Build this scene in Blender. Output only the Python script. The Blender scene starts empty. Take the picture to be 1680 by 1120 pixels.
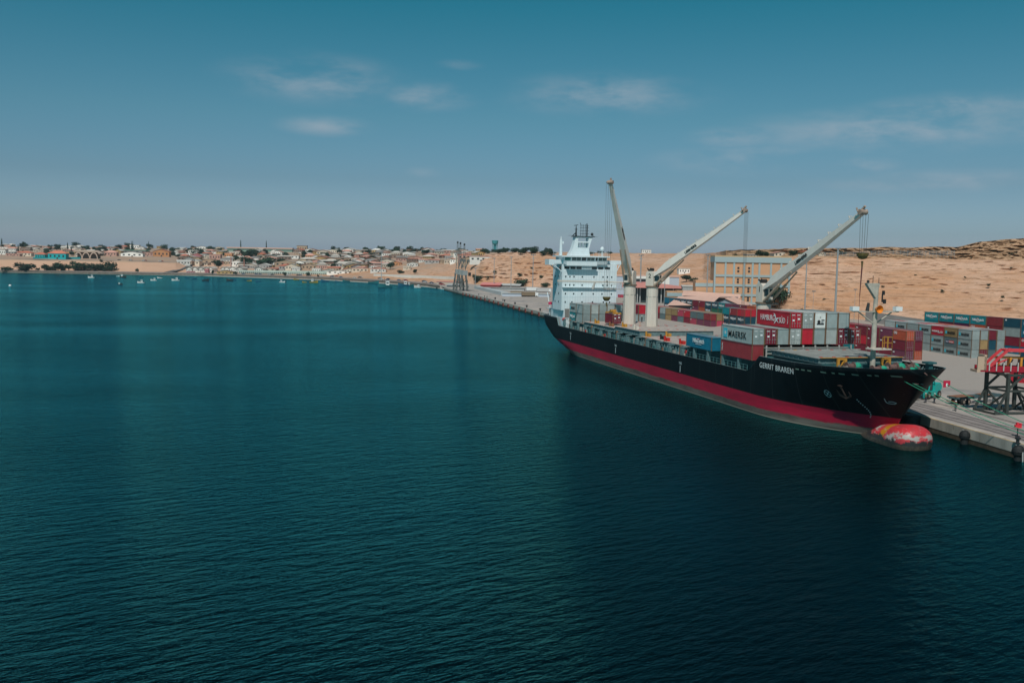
import bpy, bmesh, math, random
from mathutils import Vector, Matrix, noise
from math import sin, cos, radians as R, pi
random.seed(7)
SC = bpy.context.scene
COL = SC.collection

# ------------------------------------------------------------------ camera, sky, sun, exposure
CAM_H, FPX = 26.848, 1540.0
RX = Vector((0.999852, 0.001488, 0.017163)); UY = Vector((-0.017228, 0.086338, 0.996117)); WF = Vector((0.0, 0.996265, -0.086351))
cd = bpy.data.cameras.new('camera'); cam = bpy.data.objects.new('camera', cd); COL.objects.link(cam)
cd.sensor_width = 36; cd.lens = FPX / 1680 * 36; cd.clip_start = 1; cd.clip_end = 60000
cam.matrix_world = Matrix(((RX.x, UY.x, -WF.x, 0), (RX.y, UY.y, -WF.y, 0), (RX.z, UY.z, -WF.z, CAM_H), (0, 0, 0, 1)))
SC.camera = cam
PSI = 0.256014
BOW = Vector((sin(PSI), -cos(PSI), 0)); LAT = Vector((cos(PSI), sin(PSI), 0))
S_EL, S_AZ = R(52), R(27)
SUND = (BOW * cos(S_AZ) - LAT * sin(S_AZ)) * cos(S_EL) + Vector((0, 0, sin(S_EL)))
sl = bpy.data.lights.new('sun', 'SUN'); sl.energy = 3.3; sl.angle = R(0.5); sl.color = (1.0, 0.945, 0.87)
so = bpy.data.objects.new('sun', sl); COL.objects.link(so); so.rotation_euler = SUND.to_track_quat('Z', 'Y').to_euler()
SC.view_settings.view_transform = 'Standard'; SC.view_settings.look = 'None'
SC.view_settings.exposure = 0.0; SC.view_settings.gamma = 1.0; SC.view_settings.use_curve_mapping = False
wd = bpy.data.worlds.new('World'); SC.world = wd; wd.use_nodes = True
nt = wd.node_tree; nt.nodes.clear(); N = nt.nodes.new; LK = nt.links.new
wo = N('ShaderNodeOutputWorld'); bg = N('ShaderNodeBackground'); bg.inputs[1].default_value = 0.1
sky = N('ShaderNodeTexSky'); sky.sky_type = 'NISHITA'; sky.sun_disc = False; sky.sun_elevation = S_EL
sky.sun_rotation = math.atan2(SUND.x, SUND.y); sky.altitude = 30; sky.air_density = 1.0; sky.dust_density = 1.5; sky.ozone_density = 1.0
tc = N('ShaderNodeTexCoord'); sx = N('ShaderNodeSeparateXYZ'); LK(tc.outputs['Generated'], sx.inputs[0])
ramp = N('ShaderNodeValToRGB'); LK(sx.outputs['Z'], ramp.inputs[0])
cr = ramp.color_ramp; cr.elements[0].position = 0.0; cr.elements[0].color = (1.0, 1.2, 1.7, 1)
cr.elements[1].position = 0.40; cr.elements[1].color = (0.04, 0.36, 0.38, 1)
for p_, c_ in ((0.03, (0.58, 0.77, 1.06, 1)), (0.08, (0.385, 0.565, 0.71, 1)), (0.143, (0.30, 0.58, 0.635, 1)), (0.254, (0.105, 0.55, 0.55, 1)), (0.62, (0.05, 0.30, 0.33, 1)), (0.95, (0.10, 0.36, 0.44, 1))):
    e_ = cr.elements.new(p_); e_.color = c_
mul = N('ShaderNodeMixRGB'); mul.blend_type = 'MULTIPLY'; mul.inputs[0].default_value = 1
LK(sky.outputs[0], mul.inputs[1]); LK(ramp.outputs[0], mul.inputs[2])
# thin high cloud wisps: soft patches in fixed sky directions, broken up by noise
def vdir(px, py):
    return (WF + RX * ((px - 840) / FPX) - UY * ((py - 560) / FPX)).normalized()
acc = None
for px, py, wx, wy, amp in ((520, 130, .095, .026, .52), (700, 158, .055, .016, .52), (535, 207, .050, .011, .5), (995, 156, .11, .024, .52), (1470, 212, .16, .024, .62),
                       (1235, 262, .10, .016, .62), (1205, 226, .05, .012, .6), (1405, 271, .04, .009, .65), (755, 107, .025, .006, .25), (695, 283, .02, .006, .2), (1570, 178, .09, .016, .6), (1540, 298, .12, .012, .45)):
    d = vdir(px, py); r = Vector((0, 0, 1)).cross(d).normalized() * -1; u = d.cross(r) * -1
    vs = N('ShaderNodeVectorMath'); vs.operation = 'SUBTRACT'; LK(tc.outputs['Generated'], vs.inputs[0]); vs.inputs[1].default_value = d
    da = N('ShaderNodeVectorMath'); da.operation = 'DOT_PRODUCT'; LK(vs.outputs[0], da.inputs[0]); da.inputs[1].default_value = r / wx
    db = N('ShaderNodeVectorMath'); db.operation = 'DOT_PRODUCT'; LK(vs.outputs[0], db.inputs[0]); db.inputs[1].default_value = u / wy
    cb = N('ShaderNodeCombineXYZ'); LK(da.outputs['Value'], cb.inputs[0]); LK(db.outputs['Value'], cb.inputs[1])
    ln = N('ShaderNodeVectorMath'); ln.operation = 'LENGTH'; LK(cb.outputs[0], ln.inputs[0])
    mr = N('ShaderNodeMapRange'); mr.interpolation_type = 'SMOOTHSTEP'; LK(ln.outputs['Value'], mr.inputs[0])
    mr.inputs[1].default_value = 1.25; mr.inputs[2].default_value = 0.0; mr.inputs[3].default_value = 0; mr.inputs[4].default_value = amp
    if acc is None: acc = mr
    else:
        ad = N('ShaderNodeMath'); ad.operation = 'MAXIMUM'; LK(acc.outputs[0], ad.inputs[0]); LK(mr.outputs[0], ad.inputs[1]); acc = ad
mp = N('ShaderNodeMapping'); mp.inputs['Scale'].default_value = (1, 1, 3.2); mp.inputs['Rotation'].default_value = (0, R(8), 0); LK(tc.outputs['Generated'], mp.inputs[0])
nz = N('ShaderNodeTexNoise'); nz.inputs['Scale'].default_value = 11; nz.inputs['Detail'].default_value = 9; nz.inputs['Roughness'].default_value = .62; LK(mp.outputs[0], nz.inputs[0])
nr = N('ShaderNodeMapRange'); nr.interpolation_type = 'SMOOTHSTEP'; LK(nz.outputs[0], nr.inputs[0]); nr.inputs[1].default_value = .34; nr.inputs[2].default_value = .74
cm = N('ShaderNodeMath'); cm.operation = 'MULTIPLY'; LK(acc.outputs[0], cm.inputs[0]); LK(nr.outputs[0], cm.inputs[1])
cmix = N('ShaderNodeMixRGB'); LK(cm.outputs[0], cmix.inputs[0]); LK(mul.outputs[0], cmix.inputs[1]); cmix.inputs[2].default_value = (4.0, 4.4, 4.9, 1)
LK(cmix.outputs[0], bg.inputs[0]); LK(bg.outputs[0], wo.inputs[0])

# ------------------------------------------------------------------ helpers
def mat(name, col, rough=.6, metal=0.0, var=.0, scale=2.0, rust=0.0, rustcol=(.16, .055, .02), streak=False, bump=0.0, spec=.4, rnd=0.0):
    m = bpy.data.materials.get(name)
    if m: return m
    m = bpy.data.materials.new(name); m.use_nodes = True; t = m.node_tree; b = t.nodes['Principled BSDF']
    b.inputs['Roughness'].default_value = rough; b.inputs['Metallic'].default_value = metal; b.inputs['Specular IOR Level'].default_value = spec
    b.inputs['Base Color'].default_value = (*col, 1); m.diffuse_color = (*col, 1)
    if var or rust or bump or rnd:
        tcn = t.nodes.new('ShaderNodeTexCoord'); mpn = t.nodes.new('ShaderNodeMapping'); t.links.new(tcn.outputs['Object'], mpn.inputs[0])
        oi = t.nodes.new('ShaderNodeObjectInfo'); av = t.nodes.new('ShaderNodeVectorMath'); av.operation = 'ADD'
        mm = t.nodes.new('ShaderNodeMath'); mm.operation = 'MULTIPLY'; mm.inputs[1].default_value = 97.0; t.links.new(oi.outputs['Random'], mm.inputs[0])
        t.links.new(mpn.outputs[0], av.inputs[0]); t.links.new(mm.outputs[0], av.inputs[1])
        if streak: mpn.inputs['Scale'].default_value = (1, 1, .22)
        n1 = t.nodes.new('ShaderNodeTexNoise'); n1.inputs['Scale'].default_value = scale; n1.inputs['Detail'].default_value = 6; n1.inputs['Roughness'].default_value = .65
        t.links.new(av.outputs[0], n1.inputs[0])
        mr = t.nodes.new('ShaderNodeMapRange'); t.links.new(n1.outputs[0], mr.inputs[0]); mr.inputs[1].default_value = .3; mr.inputs[2].default_value = .7
        mr.inputs[3].default_value = 1 - var; mr.inputs[4].default_value = 1 + var * .7
        hs = t.nodes.new('ShaderNodeMixRGB'); hs.blend_type = 'MULTIPLY'; hs.inputs[0].default_value = 1; hs.inputs[1].default_value = (*col, 1); t.links.new(mr.outputs[0], hs.inputs[2])
        out = hs.outputs[0]
        if rnd:
            m2 = t.nodes.new('ShaderNodeMapRange'); t.links.new(oi.outputs['Random'], m2.inputs[0]); m2.inputs[3].default_value = 1 - rnd; m2.inputs[4].default_value = 1 + rnd * .6
            h2 = t.nodes.new('ShaderNodeMixRGB'); h2.blend_type = 'MULTIPLY'; h2.inputs[0].default_value = 1; t.links.new(out, h2.inputs[1]); t.links.new(m2.outputs[0], h2.inputs[2]); out = h2.outputs[0]
        if rust:
            n2 = t.nodes.new('ShaderNodeTexNoise'); n2.inputs['Scale'].default_value = scale * 1.7; n2.inputs['Detail'].default_value = 8; n2.inputs['Roughness'].default_value = .7
            t.links.new(av.outputs[0], n2.inputs[0]); r2 = t.nodes.new('ShaderNodeMapRange'); t.links.new(n2.outputs[0], r2.inputs[0])
            r2.inputs[1].default_value = .74 - rust * .3; r2.inputs[2].default_value = .80 - rust * .2
            mx = t.nodes.new('ShaderNodeMixRGB'); t.links.new(r2.outputs[0], mx.inputs[0]); t.links.new(out, mx.inputs[1]); mx.inputs[2].default_value = (*rustcol, 1); out = mx.outputs[0]
        t.links.new(out, b.inputs['Base Color'])
        if bump:
            bp = t.nodes.new('ShaderNodeBump'); bp.inputs['Strength'].default_value = bump; bp.inputs['Distance'].default_value = .3; t.links.new(n1.outputs[0], bp.inputs['Height']); t.links.new(bp.outputs[0], b.inputs['Normal'])
    return m

class MB:
    def __init__(s): s.v = []; s.f = []; s.m = []; s.cm = 0
    def quad(s, a, b, c, d):
        i = len(s.v); s.v += [tuple(a), tuple(b), tuple(c), tuple(d)]; s.f.append((i, i+1, i+2, i+3)); s.m.append(s.cm); return s
    def poly(s, pts):
        i = len(s.v); s.v += [tuple(p) for p in pts]; s.f.append(tuple(range(i, i+len(pts)))); s.m.append(s.cm); return s
    def box(s, x0, y0, z0, x1, y1, z1):
        i = len(s.v); s.v += [(x, y, z) for z in (z0, z1) for y in (y0, y1) for x in (x0, x1)]
        for f in ((0,2,3,1),(4,5,7,6),(0,1,5,4),(2,6,7,3),(0,4,6,2),(1,3,7,5)): s.f.append(tuple(i+k for k in f)); s.m.append(s.cm)
        return s
    def prism(s, pts, ax, lo, hi):
        def P(p, t): return (t, p[0], p[1]) if ax == 0 else ((p[0], t, p[1]) if ax == 1 else (p[0], p[1], t))
        n = len(pts); i = len(s.v); s.v += [P(p, lo) for p in pts] + [P(p, hi) for p in pts]
        s.f.append(tuple(range(i, i+n))); s.m.append(s.cm); s.f.append(tuple(range(i+2*n-1, i+n-1, -1))); s.m.append(s.cm)
        for k in range(n): s.f.append((i+k, i+(k+1) % n, i+n+(k+1) % n, i+n+k)); s.m.append(s.cm)
        return s
    def tube(s, p0, p1, r0, r1=None, n=8, caps=True, sq=None):
        p0 = Vector(p0); p1 = Vector(p1); r1 = r0 if r1 is None else r1; d = (p1-p0).normalized()
        a = Vector((0,0,1)) if abs(d.z) < .95 else Vector((1,0,0)); u = d.cross(a).normalized(); w = d.cross(u)
        i = len(s.v)
        for p, r in ((p0, r0), (p1, r1)):
            for k in range(n):
                t = 2*pi*(k+.5)/n; s.v.append(tuple(p + u*cos(t)*r*(sq or 1) + w*sin(t)*r))
        for k in range(n): s.f.append((i+k, i+(k+1)%n, i+n+(k+1)%n, i+n+k)); s.m.append(s.cm)
        if caps: s.f.append(tuple(range(i+n-1, i-1, -1))); s.f.append(tuple(range(i+n, i+2*n))); s.m += [s.cm]*2
        return s
    def bar(s, p0, p1, w, h=None): return s.tube(p0, p1, w*.7071, n=4) if h is None else s.tube(p0, p1, h*.7071, n=4, sq=w/h)
    def lathe(s, c, prof, n=16, ax=2):
        i = len(s.v); c = Vector(c)
        for r, h in prof:
            for k in range(n):
                t = 2*pi*k/n; p = (cos(t)*r, sin(t)*r, h)
                if ax == 0: p = (h, p[0], p[1])
                if ax == 1: p = (p[1], h, p[0])
                s.v.append(tuple(c + Vector(p)))
        for j in range(len(prof)-1):
            for k in range(n): s.f.append((i+j*n+k, i+j*n+(k+1)%n, i+(j+1)*n+(k+1)%n, i+(j+1)*n+k)); s.m.append(s.cm)
        s.f.append(tuple(range(i+n-1, i-1, -1))); s.f.append(tuple(range(i+(len(prof)-1)*n, i+len(prof)*n))); s.m += [s.cm]*2
        return s
    def ball(s, c, r, n=10, sx=1, sy=1, sz=1):
        pr = [(max(.001, r*sin(pi*k/6)), -r*cos(pi*k/6)) for k in range(7)]
        i = len(s.v); s.lathe((0,0,0), pr, n); c = Vector(c)
        for j in range(i, len(s.v)): v = s.v[j]; s.v[j] = (c.x+v[0]*sx, c.y+v[1]*sy, c.z+v[2]*sz)
        return s
    def mesh(s, name, mats, smooth=False):
        me = bpy.data.meshes.new(name); me.from_pydata(s.v, [], s.f)
        for m in (mats if isinstance(mats, (list, tuple)) else [mats]): me.materials.append(m)
        me.polygons.foreach_set('material_index', s.m)
        if smooth: me.polygons.foreach_set('use_smooth', [True]*len(s.f))
        me.update(); bm = bmesh.new(); bm.from_mesh(me); bmesh.ops.recalc_face_normals(bm, faces=bm.faces); bm.to_mesh(me); bm.free(); return me
    def build(s, name, mats, parent=None, loc=None, rz=None, smooth=False): return link(name, s.mesh(name, mats, smooth), parent, loc, rz)

def link(name, me, parent=None, loc=None, rz=None):
    o = bpy.data.objects.new(name, me); COL.objects.link(o)
    if parent: o.parent = parent
    if loc is not None: o.location = loc
    if rz is not None: o.rotation_euler = (0, 0, rz)
    return o
def empty(name, loc, rz=0): 
    o = link(name, None, None, loc, rz); o.empty_display_size = .5; return o
def tag(o, label, cat, group=None):
    o['label'] = label; o['category'] = cat
    if group: o['group'] = group
    return o
def struct(o): o['kind'] = 'structure'; return o
def text_mesh(s, size, extr=.01, font=None, bold=0.0, cx='LEFT', sp=1.0):
    cu = bpy.data.curves.new('lettering', 'FONT'); cu.body = s; cu.size = size; cu.extrude = extr; cu.offset = bold; cu.align_x = cx; cu.space_character = sp; cu.resolution_u = 3
    ob = bpy.data.objects.new('t', cu); COL.objects.link(ob); dg = bpy.context.evaluated_depsgraph_get()
    me = bpy.data.meshes.new_from_object(ob.evaluated_get(dg)); bpy.data.objects.remove(ob); bpy.data.curves.remove(cu); return me
TM = {}
def text(name, s, size, m, parent, loc, rot=(pi/2, 0, 0), sxy=(1, 1), bold=0.0, cx='LEFT', sp=1.0):
    k = (s, size, m.name, bold, cx, sp)
    if k not in TM:
        me = text_mesh(s, size, .012, bold=bold, cx=cx, sp=sp); me.materials.clear(); me.materials.append(m); TM[k] = me
    o = link(name, TM[k], parent, loc); o.rotation_euler = rot; o.scale = (sxy[0], sxy[1], 1); return o
def ray(px, py): return WF + RX*((px-840)/FPX) - UY*((py-560)/FPX)
def onz(px, py, z):
    d = ray(px, py); t = (z-CAM_H)/d.z; return Vector((0, 0, CAM_H)) + d*t
def topx(p):
    d = Vector(p) - Vector((0, 0, CAM_H)); z = d.dot(WF); return 840 + FPX*d.dot(RX)/z, 560 - FPX*d.dot(UY)/z
ORD = 'first second third fourth fifth sixth seventh eighth ninth tenth eleventh twelfth thirteenth fourteenth fifteenth sixteenth seventeenth eighteenth nineteenth twentieth'.split()
def ordn(i):
    if i < 20: return ORD[i]
    t = {2: 'twenty', 3: 'thirty', 4: 'forty', 5: 'fifty', 6: 'sixty', 7: 'seventy', 8: 'eighty', 9: 'ninety'}[(i+1)//10]
    u = (i+1) % 10
    return (t[:-1]+'ieth') if u == 0 else t+'-'+ORD[u-1]
LATER = []   # (object, base label) whose labels get an ordinal from the left if they collide
def number_labels():
    d = {}
    for o, l in LATER: d.setdefault(l, []).append(o)
    for l, os_ in d.items():
        if len(os_) == 1: os_[0]['label'] = l; continue
        os_.sort(key=lambda o: topx(o.matrix_world.translation)[0])
        for i, o in enumerate(os_):
            o['label'] = (l + ', ' + (ordn(i) + ' from the left' if i else 'the leftmost'))
# ------------------------------------------------------------------ setting: terrain, water, quay
KN = [  # image column where the profile was measured: (distance forward, height) of shore, beach, foot, mid slope, crest, upland, skyline
 (-1500, [(1000,-.5),(1020,2),(1060,3),(1090,9),(1120,16),(1500,22),(2300,39)]),
 (-700, [(1120,-.5),(1128,2),(1160,3),(1175,9),(1195,16),(1500,22),(2300,39)]),
 (0,    [(1189,-.5),(1197,2),(1228,3),(1245,9),(1262,16.5),(1500,22),(2200,39)]),
 (230,  [(1190,-.5),(1198,2),(1230,3),(1247,9),(1264,16.5),(1500,22),(2200,40)]),
 (290,  [(1194,-.5),(1203,2),(1235,3),(1262,8),(1290,15),(1500,21),(2200,40)]),
 (330,  [(1190,-.5),(1200,2.5),(1260,4),(1330,9),(1400,15),(1600,25),(2100,40)]),
 (540,  [(1075,-.5),(1085,2.5),(1170,4),(1260,12),(1400,20),(1600,30),(2000,42)]),
 (640,  [(968,-.5),(978,2.5),(1060,4),(1130,9),(1260,18),(1500,30),(1900,42)]),
 (700,  [(886,-.5),(896,2.5),(1000,4),(1060,9),(1150,18),(1400,30),(1850,42)]),
 (735,  [(815,-.5),(824,2.1),(950,3),(1010,9),(1100,18),(1350,30),(1800,42)]),
 (790,  [(690,2.1),(700,2.1),(890,3),(905,10),(930,20),(985,31),(1800,42)]),
 (850,  [(545,2.1),(560,2.1),(860,3),(880,14),(915,25),(975,35),(1700,42)]),
 (940,  [(430,2.1),(440,2.1),(820,3),(850,12),(900,25),(960,34.5),(1600,42)]),
 (1030, [(300,2.1),(320,2.1),(700,3),(760,12),(850,24),(950,35),(1500,41)]),
 (1150, [(240,2.1),(250,2.1),(570,3),(640,12),(760,24),(900,36),(1300,40)]),
 (1172, [(235,2.1),(245,2.1),(545,3),(580,12),(640,24),(760,36),(1300,39)]),
 (1186, [(230,2.1),(240,2.1),(530,4),(548,14),(575,26),(604,35.4),(1000,36)]),
 (1290, [(205,2.1),(215,2.1),(450,3),(472,15),(500,27),(522,35.6),(900,36)]),
 (1450, [(175,2.1),(185,2.1),(405,3),(432,14),(466,28),(484,36.8),(900,37)]),
 (1560, [(158,2.1),(168,2.1),(392,3),(420,14),(452,28),(470,37.2),(900,37.2)]),
 (1600, [(153,2.1),(163,2.1),(385,3),(413,14),(445,28),(470,40),(900,44)]),
 (1680, [(143,2.1),(153,2.1),(375,3),(402,14),(434,28),(463,42),(900,45)]),
 (1900, [(118,2.1),(128,2.1),(330,3),(355,14),(385,28),(412,42),(900,45)]),
 (3200, [(60,2.1),(70,2.1),(200,3),(222,14),(250,28),(275,42),(700,45)])]
SUB = [1, 3, 9, 26, 30, 12, 4]
def prof(px):
    for (x0, a), (x1, b) in zip(KN, KN[1:]):
        if px <= x1:
            t = max(0, min(1, (px-x0)/(x1-x0))); return [(p[0]+(q[0]-p[0])*t, p[1]+(q[1]-p[1])*t) for p, q in zip(a, b)]
    return KN[-1][1]
def px_of(x, y): return 840 + FPX*x/y
def terr(x, y):
    p = prof(px_of(x, y)); 
    if y <= p[0][0]: return p[0][1]
    for a, b in zip(p, p[1:]):
        if y <= b[0]: return a[1]+(b[1]-a[1])*(y-a[0])/(b[0]-a[0])
    return p[-1][1]
def hit(px, py, lim=3000):
    d = ray(px, py); y = 120.0; prev = y
    while y < lim:
        t = y/d.y; p = Vector((0, 0, CAM_H)) + d*t
        if p.z <= terr(p.x, p.y):
            lo, hi = prev, y
            for _ in range(18):
                m = (lo+hi)/2; q = Vector((0, 0, CAM_H)) + d*(m/d.y)
                if q.z <= terr(q.x, q.y): hi = m
                else: lo = m
            q = Vector((0, 0, CAM_H)) + d*(hi/d.y); return q
        prev = y; y += 4
    return None
cols = []; x = -1500.0
while x <= 3200:
    cols.append(x)
    x += 40 if (x < -40 or x > 1780) else (3.0 if x > 780 else 7.0)
verts = []; faces = []; nr_ = 0
for ci, px in enumerate(cols):
    P = prof(px); pts = []
    P = P + [(6000, P[-1][1])]
    for si, (a, b) in enumerate(zip(P, P[1:])):
        for k in range(SUB[si]): t = k/SUB[si]; pts.append((a[0]+(b[0]-a[0])*t, a[1]+(b[1]-a[1])*t, si))
    pts.append((P[-1][0], P[-1][1], 6)); nr_ = len(pts)
    s = (px-840)/FPX
    for (Y, Z, si) in pts:
        X = s*Y; amp = 0.0
        if si >= 2 and Y < 2500:
            rocky = px > 780
            w = min(1, max(0, (Z-3)/4))
            if rocky:
                zz = Z
                st = noise.noise(Vector((X/55, Y/400, zz*.5))) * 2.2 + noise.noise(Vector((X/16, Y/300, zz*.95+9))) * 1.3 + noise.noise(Vector((X/6, Y/200, zz*1.6))) * .8
                if px < 960: ro = abs(noise.noise(Vector((X/12, 3.1, zz*.35)))); st += 3.4*ro - 1.2 + noise.noise(Vector((X/5, 2, zz*.8)))*1.8 + noise.noise(Vector((X/2.6, 5, zz*1.3)))*1.1
                if px > 1176:
                    st *= .6
                    st += noise.noise(Vector((X/3, 8, zz*2.2)))*.45
                    top = max(0, min(1, (Z-31)/3)); st += top*(abs(noise.noise(Vector((X/4.2, Y/40, zz*.9)))*5.0) + noise.noise(Vector((X/1.4, 3, zz*2.5)))*.9 - 1.0)
                    if si >= 5: st *= .5
                big = noise.noise(Vector((X/70, 7.7, Y/200)))*7 + noise.noise(Vector((X/24, 1.7, Y/80)))*2.5 + abs(noise.noise(Vector((X/9+zz*.12, 4.2, zz*.04))))*4.2
                Y2 = Y + w*(st*1.6 + big*(1 if si in (2, 3, 4) else .4)); X2 = s*Y2
                Z2 = Z + w*(noise.noise(Vector((X/9, Y/9, 3)))*.5 + (noise.noise(Vector((X/13, Y/30, 5)))*.5 if si >= 4 else 0))
                verts.append((X2, Y2, Z2)); continue
            Z += w*(noise.noise(Vector((X/60, Y/60, 0)))*1.6 + noise.noise(Vector((X/14, Y/14, 4)))*.5)
        verts.append((X, Y, Z))
for c in range(len(cols)-1):
    for r in range(nr_-1):
        i = c*nr_+r; faces.append((i, i+nr_, i+nr_+1, i+1))
def node_mat(name, rough=.9, spec=.2):
    m = bpy.data.materials.new(name); m.use_nodes = True; t = m.node_tree; b = t.nodes['Principled BSDF']
    b.inputs['Roughness'].default_value = rough; b.inputs['Specular IOR Level'].default_value = spec; return m, t, b
def nnoise(t, vec, scale, detail=6, rough=.6, w=None):
    n = t.nodes.new('ShaderNodeTexNoise'); n.inputs['Scale'].default_value = scale; n.inputs['Detail'].default_value = detail; n.inputs['Roughness'].default_value = rough; t.links.new(vec, n.inputs[0]); return n.outputs[0]
def nmap(t, vec, sc):
    n = t.nodes.new('ShaderNodeMapping'); n.inputs['Scale'].default_value = sc; t.links.new(vec, n.inputs[0]); return n.outputs[0]
def nrange(t, v, a, b, c=0, d=1):
    n = t.nodes.new('ShaderNodeMapRange'); t.links.new(v, n.inputs[0])
    for i, q in enumerate((a, b, c, d)): n.inputs[i+1].default_value = q
    return n.outputs[0]
def nmix(t, f, a, b, mode='MIX'):
    n = t.nodes.new('ShaderNodeMixRGB'); n.blend_type = mode
    for i, q in enumerate((f, a, b)):
        if hasattr(q, 'is_output'): t.links.new(q, n.inputs[i])
        elif isinstance(q, tuple): n.inputs[i].default_value = (*q, 1)
        else: n.inputs[i].default_value = q
    return n.outputs[0]
gm, t, b = node_mat('sandstone_ground')
tcn = t.nodes.new('ShaderNodeNewGeometry').outputs['Position']
sep = t.nodes.new('ShaderNodeSeparateXYZ'); t.links.new(tcn, sep.inputs[0])
strata = nnoise(t, nmap(t, tcn, (.012, .012, .55)), 1.0, 8, .7)
fine = nnoise(t, nmap(t, tcn, (.11, .11, 1.3)), 1.0, 11, .76)
blot = nnoise(t, nmap(t, tcn, (.02, .02, .05)), 1.0, 7, .6)
c1 = nmix(t, nrange(t, strata, .38, .60), (.53, .32, .21), (.52, .275, .15))
c1 = nmix(t, nrange(t, blot, .42, .62), c1, (.585, .375, .265))
crack = nrange(t, fine, .375, .43, 1, 0)
c1 = nmix(t, crack, c1, (.17, .095, .05))
mott = nnoise(t, nmap(t, tcn, (.35, .35, 1.2)), 1.0, 10, .8)
c1 = nmix(t, nrange(t, mott, .40, .46, .55, 0), c1, (.25, .145, .08))
band_ = t.nodes.new('ShaderNodeMath'); band_.operation = 'MULTIPLY'; t.links.new(nrange(t, sep.outputs['Z'], 30.2, 31.6), band_.inputs[0]); t.links.new(nrange(t, sep.outputs['Y'], 680, 640), band_.inputs[1])
rock = nmix(t, nrange(t, nnoise(t, nmap(t, tcn, (.22, .22, .9)), 1.0, 11, .8), .44, .56), (.27, .165, .095), (.50, .32, .20))
c1 = nmix(t, band_.outputs[0], c1, rock)
thin = nnoise(t, nmap(t, tcn, (.05, .05, 2.4)), 1.0, 9, .72)
c1 = nmix(t, nrange(t, thin, .40, .455, .65, 0), c1, (.26, .13, .06))
lowland = nnoise(t, nmap(t, tcn, (.03, .03, .03)), 1.0, 8, .7)
c2 = nmix(t, nrange(t, lowland, .38, .62), (.32, .25, .20), (.44, .29, .20))
fy = t.nodes.new('ShaderNodeMath'); fy.operation = 'MULTIPLY_ADD'; t.links.new(nrange(t, blot, .3, .7, -1, 1), fy.inputs[0]); fy.inputs[1].default_value = 120; t.links.new(sep.outputs['Y'], fy.inputs[2])
far = nrange(t, fy.outputs[0], 1080, 1240)
c3 = nmix(t, far, c1, c2)
# left bluff keeps bare sand: x < -330 and z < 17
bl = t.nodes.new('ShaderNodeMath'); bl.operation = 'MULTIPLY'; t.links.new(nrange(t, sep.outputs['X'], -330, -380), bl.inputs[0]); t.links.new(nrange(t, sep.outputs['Z'], 15.4, 14.6), bl.inputs[1])
sandc = nmix(t, nrange(t, blot, .4, .65), (.56, .35, .245), (.52, .32, .215))
c3 = nmix(t, bl.outputs[0], c3, sandc)
flat = nrange(t, sep.outputs['Z'], 3.3, 2.9)
c3 = nmix(t, flat, c3, (.36, .32, .29))
t.links.new(c3, b.inputs['Base Color'])
bp = t.nodes.new('ShaderNodeBump'); bp.inputs['Strength'].default_value = .9; bp.inputs['Distance'].default_value = .8
hsum = nmix(t, .5, fine, nnoise(t, tcn, .6, 6, .7)); t.links.new(hsum, bp.inputs['Height']); t.links.new(bp.outputs[0], b.inputs['Normal'])
me = bpy.data.meshes.new('terrain'); me.from_pydata(verts, [], faces); me.materials.append(gm); me.polygons.foreach_set('use_smooth', [False]*len(faces)); me.update()
struct(link('terrain', me))

# water: dark teal body under a tinted, Fresnel weighted reflection, long crested ripples
wm = bpy.data.materials.new('sea_water'); wm.use_nodes = True; t = wm.node_tree; t.nodes.clear(); NN = t.nodes.new
out = NN('ShaderNodeOutputMaterial'); dif = NN('ShaderNodeBsdfDiffuse'); glo = NN('ShaderNodeBsdfGlossy'); mixs = NN('ShaderNodeMixShader'); fr = NN('ShaderNodeFresnel'); fr.inputs[0].default_value = 1.24
pos = NN('ShaderNodeNewGeometry').outputs['Position']
rot = NN('ShaderNodeMapping'); rot.inputs['Rotation'].default_value = (0, 0, R(-20)); t.links.new(pos, rot.inputs[0]); wp = rot.outputs[0]
body = nmix(t, nrange(t, nnoise(t, nmap(t, pos, (.004, .009, .01)), 1.0, 4, .5), .35, .65), (.0, .0015, .002), (.0, .0028, .0038))
t.links.new(body, dif.inputs[0]); glo.inputs['Color'].default_value = (.14, .86, .96, 1); glo.inputs['Roughness'].default_value = .11
rot2 = NN('ShaderNodeMapping'); rot2.inputs['Rotation'].default_value = (0, 0, R(-34)); t.links.new(pos, rot2.inputs[0])
n1 = nnoise(t, nmap(t, rot2.outputs[0], (.42, 1.0, 1)), 1.0, 5, .6)
n2 = nnoise(t, nmap(t, wp, (.10, .28, 1)), 1.0, 4, .6)
n3 = nnoise(t, nmap(t, pos, (.010, .022, 1)), 1.0, 4, .55)
h = nmix(t, .42, n1, n2)
n4 = nnoise(t, nmap(t, wp, (.003, .012, 1)), 1.0, 3, .5)
calm = nrange(t, nmix(t, .5, n3, n4), .38, .58, .6, 1.1)
bp = NN('ShaderNodeBump'); bp.inputs['Distance'].default_value = .72; t.links.new(calm, bp.inputs['Strength']); t.links.new(h, bp.inputs['Height'])
for nd in (dif, glo, fr): t.links.new(bp.outputs[0], nd.inputs['Normal'])
t.links.new(fr.outputs[0], mixs.inputs[0]); t.links.new(dif.outputs[0], mixs.inputs[1]); t.links.new(glo.outputs[0], mixs.inputs[2]); t.links.new(mixs.outputs[0], out.inputs[0])
MB().quad((-7000, -800, 0), (7000, -800, 0), (7000, 5800, 0), (-7000, 5800, 0)).build('water', wm)
struct(bpy.data.objects['water'])

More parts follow.
